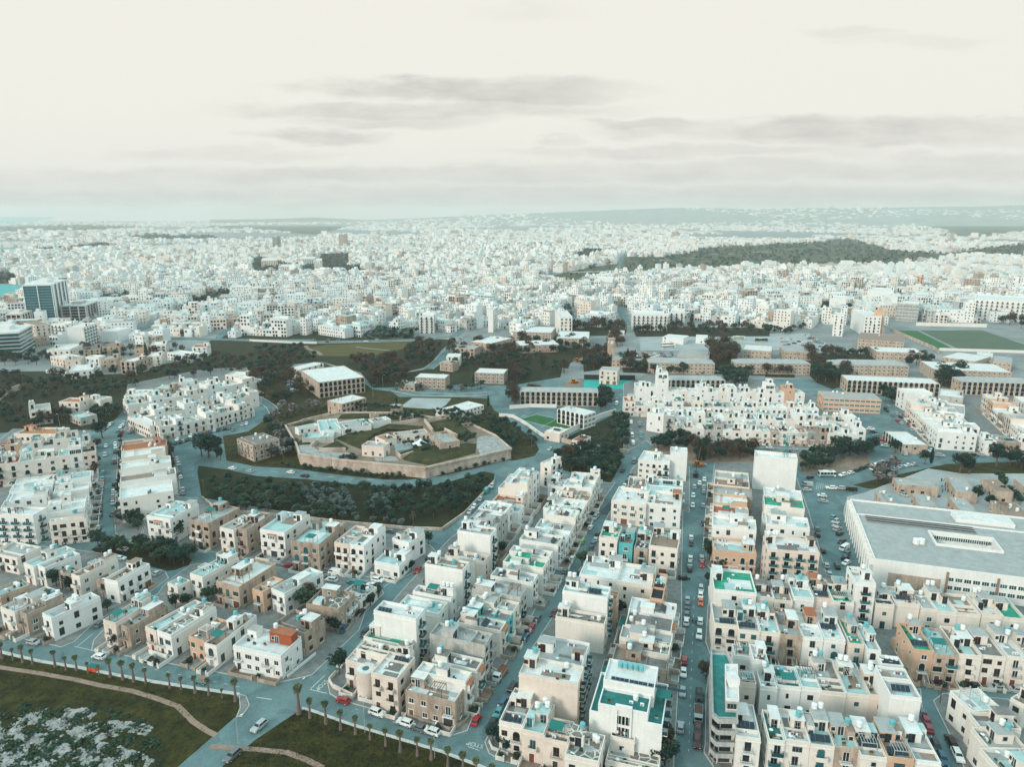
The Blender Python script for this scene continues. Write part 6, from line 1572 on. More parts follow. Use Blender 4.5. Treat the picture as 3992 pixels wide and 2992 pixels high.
    for z, t in (('K','60,590 90,545 120,520 160,560'),('I','1620,830 1680,790'),('J','1640,680 1700,630 1720,680'),('I','1780,790 1880,760 1960,810'),('J','1400,610 1450,590 1480,620'),('L','1480,260 1700,262 1900,290 2212,275')):
        for p in pts(z, t):
            for _ in range(7): leaf(p.x+rng.gauss(0,8), p.y+rng.gauss(0,10), .3, rng.uniform(3,5), 16, ('leaf_dark','leaf_mid','leaf_dark'))
    tr.build('distant_trees', kind='stuff')
far_town()
# ---------------------------------------------------------------- trees and plants
def one(zone, x, y, kind, s, label, base=.2, sz=None, seed=None):
    p = P(zone, x, y, base); tree(kind, p, s, label, None, random.Random(seed or int(x*7+y)), base, sz)
S = scatter
S('F', '1050,1372 1500,1368 1950,1262 2030,1280 1790,1550 1300,1630 1000,1610 900,1490 1020,1450', 100, ['dark','mid','dark'], .5, .8, 'dark bushy tree in the dense right part of the grove', 'dark trees of the grove below the fort road', 1, 4.2)
S('F', '-430,1265 0,1295 260,1320 440,1420 350,1520 0,1550 -330,1520', 60, ['dark','mid','mid'], .5, .8, 'dark mixed tree in the left part of the grove below the fort', 'mixed trees of the grove below the fort', 2, 4.5)
S('F', '370,1340 820,1400 840,1570 500,1545', 34, ['olive'], .75, 1.1, 'round grey-green olive tree in the middle of the grove', 'olive trees of the grove', 3, 3.6)
S('F', '1030,1390 1170,1400 1180,1560 980,1560', 12, ['olive'], .8, 1.1, 'round grey-green olive tree beside the dense dark grove', 'olive trees beside the dense grove', 4, 3.6)
S('F', '-330,1400 0,1440 400,1530 700,1575 1300,1640 1300,1670 700,1620 0,1550 -300,1500', 34, ['olive','mid'], .6, .95, 'low round tree along the lane behind the upper villas', 'trees along the lane behind the villas', 5, 3.6)
S('F', '450,1300 1400,1360 1400,1382 450,1322', 30, ['bush'], .8, 1.3, 'low dark bush under the lower edge of the fort road', 'bushes below the fort road', 6, 2)
one('F', 935, 1395, 'mid', 1.15, 'single round dark tree standing on the grass of the grove')
S('E', '-300,350 0,340 640,410 1050,360 1700,235 2212,230 2500,240 2400,320 1700,392 1100,466 930,595 250,612 0,700 -300,720', 190, ['dark','mid','dark','mid','brown','bush'], .6, 1.25, {'dark':'dark tree in the green valley below the hillside villas','mid':'dark tree in the green valley below the hillside villas','brown':'brownish tree in the green valley below the hillside villas','bush':'low bush in the green valley below the hillside villas'}, {'dark':'valley trees','mid':'valley trees','brown':'brown valley trees','bush':'valley bushes'}, 7, 5)
S('E', '-200,660 230,650 240,760 480,800 100,840 -200,850', 26, ['dark','mid','brown'], .6, 1.0, 'tree beside the leftmost detached cream block', 'trees beside the detached blocks', 8, 4.5)
S('E', '440,690 600,700 600,790 260,790', 14, ['dark','brown'], .6, 1.0, 'tree between the three detached cream blocks and the lane', 'trees below the detached blocks', 9, 4.5)
S('E', '815,645 1055,655 955,765 830,755', 15, ['dark','mid'], .6, 1.05, 'dense tree right of the three detached cream blocks', 'trees right of the detached blocks', 10, 4.5)
one('E', 885, 905, 'dark', 1.5, 'broad dark tree at the top of the left-hand street')
for i, (x, y, s) in enumerate(((1800,1075,2.0),(1740,1060,1.5),(1870,1070,1.6),(1900,1095,1.0))): one('E', x, y, 'dark', s, ('huge domed dark tree beside the fork of the fort road','left shoulder of the dark clump by the fort road fork','right shoulder of the dark clump by the fort road fork','small dark tree at the foot of the domed clump')[i])
S('E', '1040,905 1065,905 1050,1500 1015,1500', 22, ['dark','mid'], .35, .6, 'dark clipped street tree left of the stacked left-hand houses', 'hedge trees of the left-hand street', 11, 2.4)
S('E', '1455,960 1480,960 1510,1300 1480,1300', 14, ['dark','brown'], .35, .6, 'small street tree right of the stacked left-hand houses', 'street trees of the right left-hand street', 12, 2.4)
S('E', '830,950 850,950 830,1400 790,1400', 12, ['mid','brown','bush'], .4, .7, 'garden tree along the left-hand street of the white terraces', 'garden trees of the left-hand street', 13, 2.4)
S('F', '-30,330 250,290 520,430 545,515 300,640 60,590 0,560', 44, ['brown','dark','dark'], .8, 1.3, {'brown':'reddish brown tree left of the large convent','dark':'dark tree left of the large convent'}, {'brown':'brown trees by the convent','dark':'dark trees by the convent'}, 14, 5)
S('F', '800,240 1280,270 1335,345 1235,440 1000,465 900,335', 50, ['brown','brown','dark'], .8, 1.25, {'brown':'reddish brown tree right of the large convent','dark':'dark tree right of the large convent'}, {'brown':'brown trees right of the convent','dark':'dark trees right of the convent'}, 15, 5)
S('F', '1300,110 1590,120 1490,290 1280,262', 30, ['dark','brown'], .9, 1.3, 'tall dark tree between the golden field and upper road', 'trees by the golden field', 16, 5)
S('F', '0,150 420,130 560,235 280,268 0,290', 36, ['mid','dark','brown'], .7, 1.1, 'tree of the wooded slope left of the golden field', 'trees left of the golden field', 17, 5)
S('F', '1650,260 2212,180 2300,430 1980,330 1660,335', 36, ['dark','dark','brown'], .8, 1.2, 'dark tree behind the weathered twin villas', 'trees behind the twin villas', 18, 5)
S('F', '1200,470 1680,500 1960,450 1960,490 1700,515 1200,490', 18, ['mid','bush','bare'], .7, 1.1, 'roadside tree in front of the weathered twin villas', 'roadside trees below the twin villas', 19, 4)
S('G', '-80,160 200,190 480,300 460,370 250,350 0,440', 40, ['dark','mid','brown'], .8, 1.25, 'dark tree of the wood above the arcaded barracks', 'wood above the arcaded barracks', 20, 5)
S('G', '40,60 210,80 210,180 60,170', 9, ['brown','dark'], 1.0, 1.4, 'round dark tree left of the honey stone house', 'trees left of the honey stone house', 21, 5)
S('G', '260,110 630,90 630,190 300,175', 18, ['dark'], 1.0, 1.5, 'large dark tree in the clump left of the clock tower road', 'clump left of the clock tower road', 22, 6)
S('G', '610,200 835,180 835,290 620,330', 30, ['brown','brown','dark'], .9, 1.4, 'reddish brown tree left of the clock tower', 'brown trees left of the clock tower', 23, 5)
S('G', '880,60 935,60 935,140 880,140', 4, ['brown'], 1.0, 1.3, 'brown tree right of the clock tower top', 'brown trees right of the clock tower', 24, 4)
S('G', '930,240 1160,262 1150,340 960,330', 24, ['brown','dark'], .9, 1.3, 'brown tree left of the long sash-windowed barracks', 'trees left of the sash-windowed barracks', 25, 5)
S('G', '1700,170 1920,180 1920,300 1725,310', 18, ['brown'], 1.3, 1.9, 'big brown tree between two long barracks', 'big brown trees between the barracks', 26, 5)
S('G', '1815,390 2020,405 2020,460 1830,462', 18, ['dark'], .9, 1.3, 'dark tree right of the pedimented arcade', 'trees right of the pedimented arcade', 27, 5)
S('G', '1140,325 1800,335 1800,352 1140,345', 18, ['bush','mid'], .6, 1.2, 'low green shrub in front of the sash-windowed barracks', 'shrubs before the barracks', 28, 4)
S('H', '350,190 620,200 700,430 560,480 420,425 370,305', 44, ['brown','dark','dark'], 1.0, 1.5, 'tall dark tree between the middle barracks', 'trees between the middle barracks', 29, 5)
S('H', '1450,330 1680,330 1690,500 1500,490', 18, ['dark'], 1.2, 1.7, 'large dark tree in front of the square-windowed barracks', 'trees before the square-windowed barracks', 30, 5)
S('H', '1200,225 1340,235 1330,310 1200,312', 6, ['dark','brown'], 1.0, 1.4, 'dark tree right of the third barracks', 'trees right of the third barracks', 31, 5)
S('H', '-20,300 230,305 230,385 -20,375', 10, ['brown','dark'], .9, 1.3, 'tree in front of the second barracks', 'trees before the second barracks', 32, 5)
S('H', '960,520 1110,530 1110,620 1020,600', 7, ['dark'], .7, 1.1, 'dark tree at the right corner of the orange school', 'trees beside the orange school', 33, 4)
S('G', '1190,965 1480,925 1540,1010 1300,1030', 14, ['dark'], .9, 1.25, 'dark tree at the left end of the tree belt', 'left end of the tree belt', 34, 4.5)
S('G', '1540,1015 2080,1015 2080,1100 1560,1105', 26, ['dark','dark','brown'], .75, 1.1, 'dark tree in the middle of the tree belt', 'middle of the tree belt', 35, 4.5)
S('H', '300,1085 560,1065 600,1180 290,1200', 15, ['dark','mid'], .8, 1.1, 'tree of the belt behind the tower crane', 'tree belt behind the crane', 36, 4.5)
S('H', '580,1000 920,1005 900,1092 640,1090', 18, ['dark'], .9, 1.3, 'dense dark tree at the right end of the tree belt', 'right end of the tree belt', 37, 4.2)
S('G', '350,1055 600,1022 890,1060 925,1125 835,1280 500,1205', 50, ['dark','mid','dark'], .7, 1.05, 'dark tree of the triangular copse by the road fork', 'triangular copse by the road fork', 38, 3.8)
one('G', 470, 1120, 'brown', 1.0, 'single reddish tree in the triangular copse by the road fork')
S('G', '870,725 978,742 992,1005 905,985 862,850', 24, ['dark','mid'], .6, 1.0, 'dark tree along the lane edge of the walled plot', 'trees of the walled plot', 39, 3.5)
S('G', '480,960 860,760 880,960 640,985', 40, ['bush'], .6, 1.2, 'low scrub bush on the grass of the walled plot', 'scrub of the walled plot', 40, 2.5)
S('G', '715,560 850,530 850,690 730,680', 11, ['mid','dark'], .9, 1.3, 'leafy tree right of the white school', 'trees right of the white school', 41, 4)
S('G', '-60,520 240,560 240,620 0,640', 12, ['brown','dark'], .9, 1.3, 'brown tree at the left foot of the arcaded barracks', 'trees left of the arcaded barracks', 42, 4.5)
S('F', '1935,695 2130,740 2212,810 2380,885 2420,1005 2210,1000 2055,868', 60, ['mid','dark','bush','olive'], .45, .85, {k: 'scrubby tree on the slope right of the fort' for k in ('mid','dark','olive')} | {'bush': 'low bush on the slope right of the fort'}, {k: 'scrub trees right of the fort' for k in ('mid','dark','olive')} | {'bush': 'bushes right of the fort'}, 43, 3.2)
S('F', '150,1130 700,1195 1450,1242 2100,1082 2170,1098 1600,1226 1100,1258 300,1165', 70, ['bush'], .8, 1.7, 'low bush on the bank under the fort wall', 'bushes under the fort wall', 44, 2.2)
S('F', '110,800 240,840 335,1050 200,1090 60,1000', 26, ['bare','bare','dark'], .7, 1.1, {'bare':'leafless grey tree in the fort ditch','dark':'dark tree in the fort ditch'}, {'bare':'bare trees of the ditch','dark':'dark trees of the ditch'}, 45, 3.2)
S('F', '150,690 400,660 700,640 720,680 300,730 130,770', 26, ['bush','bare','bush'], .8, 1.4, {'bush':'scrub bush behind the back rampart','bare':'bare tree behind the back rampart'}, {'bush':'scrub behind the fort','bare':'bare trees behind the fort'}, 46, 3)
one('F', 130, 1075, 'olive', 1.7, 'big grey-green tree at the foot of the ditch'); one('F', 745, 1150, 'dark', .9, 'dark shrub mass covering the fort wall, left half'); one('F', 825, 1158, 'dark', .9, 'dark shrub mass covering the fort wall, right half')
S('F', '1190,792 1450,792 1440,838 1100,838', 16, ['dark','mid'], .4, .6, 'dark bushy tree on the fort bank behind the court', 'trees behind the fort court', 47, 2.6, 6.2)
S('F', '1550,785 1860,785 1885,900 1700,885', 22, ['bush','mid'], .5, .8, {'bush':'bush on the right-hand bank of the fort','mid':'small tree on the right-hand bank of the fort'}, {'bush':'bushes of the right bank','mid':'trees of the right bank'}, 48, 2.6, 6.2)
S('F', '1115,1000 1200,972 1265,990 1205,1045', 9, ['bare','dark'], .4, .6, 'thorny dark bush beside the front house of the fort', 'bushes by the front house of the fort', 49, 2.4, 5.8)
S('F', '700,930 890,890 900,990 800,1000', 12, ['mid','bush'], .4, .7, {'bush':'bush on the left bank of the fort','mid':'small tree on the left bank of the fort'}, {'bush':'bushes of the left bank','mid':'trees of the left bank'}, 50, 2.6, 5.8)
one('F', 1368, 905, 'dark', .5, 'round dark tree in the middle of the court of the fort', 5.2)
S('A', '600,225 650,285 780,300 840,285 780,230', 8, ['olive','mid'], .8, 1.15, 'rounded tree at the left end of the road island', 'left trees of the road island', 51, 3.4)
S('A', '900,240 1230,300 1220,350 1100,370 890,300', 18, ['mid','dark','olive'], .75, 1.1, 'bushy tree at the right end of the road island', 'right trees of the road island', 52, 3)
S('A', '765,20 935,45 890,140 780,110', 9, ['dark','mid'], .6, .95, 'garden tree beside the white three-storey villa', 'garden trees beside the white villa', 53, 3)
S('H', '900,1180 1100,1160 1120,1300 920,1300', 12, ['bare','bush'], .9, 1.3, {'bare':'pale leafless tree on the bank behind the big school','bush':'bush on the bank behind the big school'}, {'bare':'bare trees of the bank','bush':'bushes of the bank'}, 54, 4)
S('H', '2050,1130 2500,1120 2500,1200 2060,1200', 10, ['dark'], .8, 1.2, 'dark tree on the grass at the far right', 'trees on the right grass', 55, 5)
for x, y, s, t in ((1655,1205,1.5,'umbrella-shaped pine on the grass above the classrooms'),(1735,1215,1.4,'second umbrella-shaped pine on the grass above the classrooms'),(1975,1150,1.8,'broad spreading pine beside the bus road'),(1100,1035,1.1,'round dark tree at the end of the wedge shelter'),(1075,605,1.2,'dark round tree at the top of the right side street'),(1355,1130,1.0,'dark bush clump beside the bus road bend'),(1790,1460,.9,'bushy palm-like tree beside the long classroom'),(1915,1490,.8,'dark tree between the last two classrooms')):
    one('H', x, y, 'dark', s, t)
for z, x, y, s, t in (('F',1870,440,.9,'cypress left of the right weathered villa'),('F',1990,430,.8,'cypress before the right weathered villa'),('F',875,690,.8,'cypress on the back rampart of the fort'),('F',1210,655,1.0,'cypress beside the sports court'),('F',1998,630,.9,'cypress at the road bend behind the fort'),
    ('G',985,275,1.5,'tall cypress right of the clock tower'),('G',1052,235,1.0,'smaller cypress right of the clock tower'),('G',1600,1105,1.4,'dark cypress in the tree belt'),('G',1640,1100,1.2,'second dark cypress in the tree belt'),('H',1410,1125,1.0,'slim cypress beside the bus road'),
    ('K',1535,1105,1.8,'tall cypress beside the bus yard far edge'),('K',72,1155,1.7,'tall cypress left of the gabled hall'),('L',1118,868,2.0,'pair of tall cypresses in the right-hand town, left one'),('L',1138,868,2.0,'pair of tall cypresses in the right-hand town, right one'),('E',1265,215,1.5,'pointed cypress among the hillside villas')):
    one(z, x, y, 'cypress', s, t)
one('K', 880, 850, 'conifer', 1.6, 'tall tiered conifer rising above the middle town roofs')
for z, x, y, k, s, t in (('A',755,880,'dark',.62,'dark pointed shrub in the front garden of the tan villa'),('B',315,640,'mid',1.35,'large feathery tree between the modern villa and stone villa'),('B',350,610,'brown',.8,'tall thin tree behind the large feathery tree'),
    ('A',1150,190,'dark',1.1,'tall dark shrub between the white and tan three-storey villas'),('B',1000,385,'dark',.5,'round clipped tree beside the white villa with red porch'),('B',962,405,'dark',.45,'second round clipped tree beside the white villa with red porch'),('B',1110,215,'mid',.7,'leafy tree at the villa corner below the grove'),
    ('B',735,620,'dark',.7,'dark tree at the low crazy-roofed house corner'),('B',790,560,'mid',.7,'hedge tree at the wedge corner above the side street'),('B',535,1060,'dark',.9,'dense dark tree beside the round tower house'),('B',510,780,'dark',.7,'dark tree behind the parked turquoise car'),
    ('g',1380,380,'dark',.6,'dark garden tree behind the peach house'),('i',405,545,'mid',1.0,'bushy tree at the kerb of the middle street'),('i',925,420,'dark',.9,'round tree in front of the turquoise house'),('i',2065,450,'dark',1.1,'large dark tree at the right kerb of the straight street'),
    ('i',1010,440,'dark',.8,'second round tree in front of the turquoise house'),('C',1345,385,'dark',.8,'dark tree before the orange-walled old house'),('C',1400,385,'mid',.8,'olive-toned tree before the orange-walled old house'),('C',1310,390,'dark',.6,'small dark tree at the lane corner by the old house'),
    ('j',1450,1560,'brown',.9,'dark reddish tree at the lower end of the straight street'),('j',1480,1640,'dark',1.0,'dark tree overhanging the lower kerb of the straight street'),('j',965,1560,'dark',.7,'dark tree filling the walled yard below the white block'),('h',330,1400,'dark',.6,'dark hedge tree at the corner garden by the palm road'),('h',240,1310,'dark',.6,'dark hedge tree on the street side of the corner garden'),
    ('h',420,1450,'dark',.5,'low dark tree at the front of the corner garden'),('i',870,1190,'dark',.8,'dark tree in the narrow yard beside the white block'),('Q',780,455,'dark',.62,'slim dark tree by the stone panel of the school, first'),('Q',860,452,'dark',.68,'slim dark tree by the stone panel of the school, second'),('Q',957,460,'dark',.5,'slim dark tree by the stone panel of the school, third'),('Q',1030,485,'dark',.45,'small dark tree by the stone panel of the school, fourth'),
    ('b',1350,1260,'dark',.8,'dark tree in the walled rear garden of the stone villa'),('b',1150,1270,'mid',.8,'lighter tree in the walled rear garden of the stone villa'),('b',1500,1290,'dark',.7,'dark tree at the right wall of the rear garden'),('b',820,1190,'mid',.6,'tree behind the dark hedge of the long ivory villa'),('b',680,1370,'dark',.6,'round dark shrub above the tan villa yard'),('b',850,1340,'dark',.6,'dark shrub behind the semi-detached villa'),
    ('a',810,1060,'dark',.8,'dark tree in the yard behind the arched-door villa'),('a',1020,1130,'dark',.7,'dark spreading tree behind the white corner villa'),('a',1550,1420,'mid',.6,'hedge tree along the narrow side street'),('e',1830,570,'dark',.6,'dark shrub by the driveway of the tan villa'),('Q',250,545,'dark',.4,'rooftop shrub on the turquoise-strip house'),('C',1260,470,'dark',.55,'small dark tree beside the white corner house'),('C',1245,1090,'brown',.6,'bare reddish tree at the kerb beside the modern block')):
    one(z, x, y, k, s, t)
for z, x, y in (('E',1460,1000),('H',1785,1440)): one(z, x, y, 'date', .9 if z == 'E' else .7, 'feather palm at the kerb of the left-hand streets' if z == 'E' else 'feather palm by the classrooms')
palA = '15,958,1.3 85,967,.95 148,982,1.35 212,992,1.15 357,1012,1.3 428,1032,1.05 497,1037,1.2 568,1050,.8 640,1060,.7 715,1077,1.4 795,1094,1.45 866,1107,1.4 943,1117,1.15 1098,1149,1.1 1173,1160,.95 1262,1180,1.3 1350,1192,1.25 1437,1214,.7 1524,1232,1.6'
palB = '275,1314,1.85 347,1342,1.25 450,1380,1.45 545,1417,1.2 640,1447,1.15 735,1482,.95 835,1522,1.05 930,1562,1.3 1040,1587,1.15 1130,1612,1.25 1238,1662,1.2 1335,1702,1.25 1420,1735,1.2 1520,1775,1.2'
rng = random.Random(77)
for nm, z, t in (('left grass field','A',palA),('right grass field','B',palB)):
    for i, q in enumerate(t.split()):
        x, y, s = map(float, q.split(',')); p = P(z, x, y, .16)
        tree('palm', p, s*(.84 if z == 'A' else .94), f'fan palm with shaggy trunk on the {nm} verge, {ORD[i]} from the left', 'palms along the palm road', rng, .15, 1.0)
for p, s, l in BUSHES:
    tree('bush', p, s, 'small leafy bush in a front garden of the terraces', 'front garden bushes', rng, .25)
S('K', '470,1085 820,1070 980,1120 960,1160 640,1170 470,1130', 26, ['brown','dark'], 1.0, 1.5, 'dark tree of the clump below the town lane', 'clump below the town lane', 60, 7)
S('K', '1030,1110 1500,1090 1700,1110 2212,1120 2212,1170 1060,1175', 60, ['dark','mid','brown'], .9, 1.4, 'dark tree along the far side of the bus yard', 'trees along the bus yard', 61, 6)
S('K', '820,1180 940,1190 940,1290 830,1290', 8, ['brown'], 1.0, 1.4, 'brown tree above the clock tower', 'brown trees above the clock tower', 62, 6)
S('L', '0,1100 320,1110 300,1160 0,1165', 16, ['dark','mid'], .8, 1.2, 'dark tree at the right end of the bus yard', 'trees right of the bus yard', 63, 6)
S('L', '2000,1030 2212,1060 2400,1130 2300,1160 2100,1100 1960,1060', 12, ['brown','dark'], 1.1, 1.6, 'tree behind the football field stand', 'trees behind the stand', 64, 7)
S('H', '650,180 960,190 960,225 650,225', 14, ['dark','bush'], .8, 1.2, {'dark':'dark tree behind the third barracks','bush':'bush behind the third barracks'}, {'dark':'trees behind the third barracks','bush':'bushes behind the third barracks'}, 65, 5)
S('I', '700,1290 900,1300 1100,1290 1500,1290 1660,1330 1200,1371 700,1371', 30, ['dark','mid','brown'], .7, 1.1, 'tree among the hillside villas', 'trees among the hillside villas', 66, 6)
S('I', '0,1371 60,1340 430,1350 440,1420 0,1440', 22, ['dark','mid'], .9, 1.4, 'tree below the banded hotel', 'trees below the hotel', 67, 6)
S('F', '1660,120 1700,90 1900,160 1900,100 2000,150 1750,250 1650,200', 14, ['dark','brown'], .9, 1.3, 'tree around the upper road houses', 'trees around the upper road houses', 68, 5)
S('G', '-200,130 40,60 40,150 0,300 -200,300', 26, ['dark','brown','mid'], .9, 1.3, 'tree of the wood behind the upper villas', 'wood behind the upper villas', 69, 5)
S('G', '1145,336 2185,340 2185,360 1145,356', 40, ['bush','mid'], .9, 1.6, {'bush':'clipped shrub between the two lines of barracks','mid':'small tree between the two lines of barracks'}, {'bush':'shrubs between the barracks','mid':'trees between the barracks'}, 70, 4)
S('H', '1340,215 1420,240 1420,300 1345,290', 6, ['dark'], .8, 1.1, 'dark tree beside the pale flat-roofed barracks', 'trees beside the pale barracks', 71, 5)
S('H', '1960,1240 2100,1380 2212,1500 2000,1420', 10, ['dark','mid'], .6, .9, 'small dark tree among the stone classrooms', 'trees among the classrooms', 72, 4)
for i, q in enumerate(('700,905 900,865 1060,835 1180,785 1430,800 1420,840 1150,840 1000,900 890,990 800,965','1500,770 1700,740 1840,850 1880,900 1760,920 1640,840','1215,1040 1350,988 1740,975 1885,955 1880,1030 1480,1130 1290,1095','735,702 960,702 1240,722 1220,742 740,700','1490,745 1760,750 2030,880 1900,890 1720,735')):
    S('F', q, 34, ['bush'], .8, 1.7, 'low bush on the grassy banks inside the fort', 'bushes inside the fort', 80+i, 1.8, 5.9)
plant_all()
def rocks():
    rng = random.Random(9); mb = MB(); sh = MB(); R = pts('A', '-60,1400 120,1330 300,1290 560,1285 620,1320 560,1380 760,1360 1000,1400 960,1450 700,1470 640,1500 880,1560 1000,1620 950,1660 -60,1700'); G = pts('A', '-200,1290 300,1240 700,1290 1050,1400 1030,1640 900,1700 -200,1720')
    x0, x1 = min(p.x for p in G), max(p.x for p in G); y0, y1 = min(p.y for p in G), max(p.y for p in G)
    dens = lambda x, y: math.sin(x*.55+y*.4)*math.sin(y*.62-x*.2)+.6*math.sin(x*1.3+1)*math.cos(y*1.1)
    n = 0
    while n < 5200:
        x, y = rng.uniform(x0,x1), rng.uniform(y0,y1)
        if not inside(x,y,R) or dens(x,y)+rng.gauss(0,.35) < .15: 
            if rng.random() < .02: n += 1
            continue
        n += 1; s = rng.choice((.15,.2,.3,.4,.6))*rng.uniform(.6,1.3); h = s*rng.uniform(.25,.55); m = 6; a0 = rng.random()*6
        b = len(mb.v); k = mb.mi('rock'); st = rng.uniform(.5,1); rr = [rng.uniform(.7,1.2)*s for _ in range(m)]
        mb.v += [(x+r*math.cos(a0+6.283*i/m), y+st*r*math.sin(a0+6.283*i/m), .1) for i, r in enumerate(rr)]+[(x+r*.6*math.cos(a0+6.283*i/m), y+st*r*.6*math.sin(a0+6.283*i/m), .16+h*rng.uniform(.6,1.1)) for i, r in enumerate(rr)]
        for i in range(m): j = (i+1)%m; mb.f.append((b+i,b+j,b+m+j,b+m+i)); mb.m.append(k)
        mb.f.append(tuple(range(b+m,b+2*m))); mb.m.append(k)
    mb.build('rocks', kind='stuff')
    for _ in range(1500):
        x, y = rng.uniform(x0,x1), rng.uniform(y0,y1)
        if not inside(x,y,G) or dens(x,y)+rng.gauss(0,.3) > .25: continue
        s = rng.uniform(.25,.7)
        for _ in range(7):
            a, b, q = rng.uniform(0,6.28), rng.uniform(-.6,1.1), s*rng.uniform(.4,.8); cx, cy, cz = x+rng.gauss(0,s*.6), y+rng.gauss(0,s*.6), .18+s*rng.uniform(.1,.8)
            sh.face([(cx-math.cos(a)*q,cy-math.sin(a)*q,cz),(cx-math.sin(a)*math.cos(b)*q,cy+math.cos(a)*math.cos(b)*q,cz+math.sin(b)*q),(cx+math.cos(a)*q,cy+math.sin(a)*q,cz),(cx+math.sin(a)*math.cos(b)*q,cy-math.cos(a)*math.cos(b)*q,cz-math.sin(b)*q)], rng.choice(('leaf_mid','leaf_dark','leaf_mid')))
    for poly, n in ((pts('A','0,935 700,1075 1500,1205 1500,1300 1300,1420 1000,1220 650,1135 250,1055 0,1015'),2600),(pts('A','0,1040 650,1150 1000,1230 1330,1440 1140,1640 1040,1640 1050,1400 700,1290 300,1240 0,1280'),2600),(pts('B','0,1490 290,1300 850,1475 1430,1670 1300,1700 -200,1650'),3600)):
        X0, X1 = min(p.x for p in poly), max(p.x for p in poly); Y0, Y1 = min(p.y for p in poly), max(p.y for p in poly)
        for _ in range(n):
            x, y = rng.uniform(X0,X1), rng.uniform(Y0,Y1)
            if not inside(x,y,poly): continue
            s = rng.uniform(.12,.34)
            for _ in range(4):
                a = rng.uniform(0,6.28); w = s*.35; dx, dy = math.cos(a), math.sin(a); ox, oy = rng.gauss(0,s), rng.gauss(0,s)
                sh.face([(x+ox-dx*w,y+oy-dy*w,.15),(x+ox+dx*w,y+oy+dy*w,.15),(x+ox+dy*s*.6,y+oy-dx*s*.6,.15+s)], rng.choice(('blade','blade2','blade')))
    sh.build('grass_tufts', kind='stuff')
leafmat('blade', (.035,.038,.010), (.065,.060,.015)); leafmat('blade2', (.016,.022,.008), (.032,.036,.011))
rocks()
# ---------------------------------------------------------------- vehicles
cars('A', ((300,875),(1000,1010)), '217,853,hs 640,945,hw 982,978,hk', 'from the left on the palm road before the villas', 'cars on the palm road')
cars('B', ((520,1215),(1130,1430)), '560,1228,hr 780,1308,uw 960,1372,uw 1048,1405,hg 1132,1430,uw', 'from the left on the palm road below the tower house', 'cars parked on the palm road', 2)
cars('B', ((20,1400),(-200,1590)), '18,1395,us -155,1585,ug', 'down the slip road between the two grass fields', 'cars on the slip road', 3)
cars('A', ((500,850),(640,730)), '645,733,hg', 'in the narrow side street between villa gardens', 'cars of the narrow side street', 4)
cars('c', ((500,790),(1700,1010)), '455,768,hr 1000,840,ug 1130,865,vw 975,945,hg 1075,965,uw 1375,1000,ht 1505,1028,hw 1660,1040,hw 1740,970,uw', 'from the left in the upper villa street', 'cars of the upper villa street', 5)
cars('b', ((0,400),(800,480)), '75,430,he -80,525,hw -110,655,hw -200,640,hs', 'from the road island, by the island of trees', 'cars by the road island', 6)
cars('a', ((0,440),(600,440)), '255,430,hw', 'beside the orange digger at the rubble lot', 'cars by the digger', 7)
cars('b', ((360,900),(500,820)), '425,868,hs', 'by the corner garden wall below the road island', 'cars by the corner garden', 8)
cars('c', ((1850,260),(2000,290)), '1920,270,hg', 'in the lane behind the upper villas', 'cars of the lane', 9)
cars('B', ((460,1100),(1100,350)), '555,988,hs 700,790,hk 670,662,hk 565,768,hb 1042,385,hr 1115,305,hk', 'from below in the street beside the tower house', 'cars of the tower house street', 10)
cars('F', ((1840,1545),(2030,1320)), '1840,1540,hs 1875,1495,hw 1930,1432,hs 1985,1360,vt 2030,1320,us', 'going up beside the dense grove', 'cars beside the grove', 11)
cars('h', ((200,1150),(560,560)), '225,1100,uk 310,940,ht 380,805,ub 500,605,uk', 'from below on the right of the middle street', 'cars at the right kerb of the middle street', 12)
cars('h', ((10,1080),(60,990)), '25,1040,hr', 'parked at the corner of the middle street and palm road', 'cars at the corner', 13)
cars('C', ((80,820),(530,50)), '82,818,hb 118,762,hr 160,695,hg 265,662,hm 337,390,hg 383,310,hw 380,455,hk 405,415,hk 445,202,he 503,245,hk 515,218,hb 535,187,hs 550,150,hk 500,108,hw 530,45,us 545,28,hs', 'climbing the middle street of outside stairs', 'cars of the middle street', 14)
cars('G', ((780,1450),(1045,1100)), '960,1318,hw 985,1285,hk 1010,1225,hb 1045,1108,vg 945,1185,hk', 'at the top of the middle street', 'cars at the top of the middle street', 15)
cars('C', ((1085,1400),(1128,580)), '1083,1402,hs 1096,1172,hs 1102,1048,hw 1108,970,hr 1120,718,uw 1124,670,hg 1126,615,hg 1128,582,hs 1142,378,hk 1143,345,hs 1147,308,hw 1152,212,hk 1152,174,hw', 'from below along the left kerb of the straight street', 'cars at the left kerb of the straight street', 16)
cars('C', ((1193,1490),(1213,590)), '1190,1495,um 1195,1420,um 1203,1192,uk 1203,803,uw 1210,715,hw 1213,592,ho 1212,550,hw 1215,508,us 1222,348,hr 1220,308,us 1228,82,hk', 'from below along the right kerb of the straight street', 'cars at the right kerb of the straight street', 17)
cars('C', ((1060,437),(1150,433)), '1105,435,hk', 'turning across the straight street junction', 'cars crossing', 18)
cars('G', ((1555,1480),(1572,1260)), '1550,1485,hw 1555,1400,hw 1565,1325,us 1610,1290,hw 1640,1485,hs 1645,1365,hs 1645,1325,hs 1650,1258,hw', 'at the upper end of the straight street', 'cars at the upper end of the straight street', 19)
cars('G', ((1010,770),(1038,950)), '1017,770,vw 1018,840,hs 1027,885,vw 1035,950,vw 1090,775,hs 1095,800,hg 1100,870,ht 1103,905,ht', 'in the lane beside the walled plot', 'vehicles of the lane by the walled plot', 20)
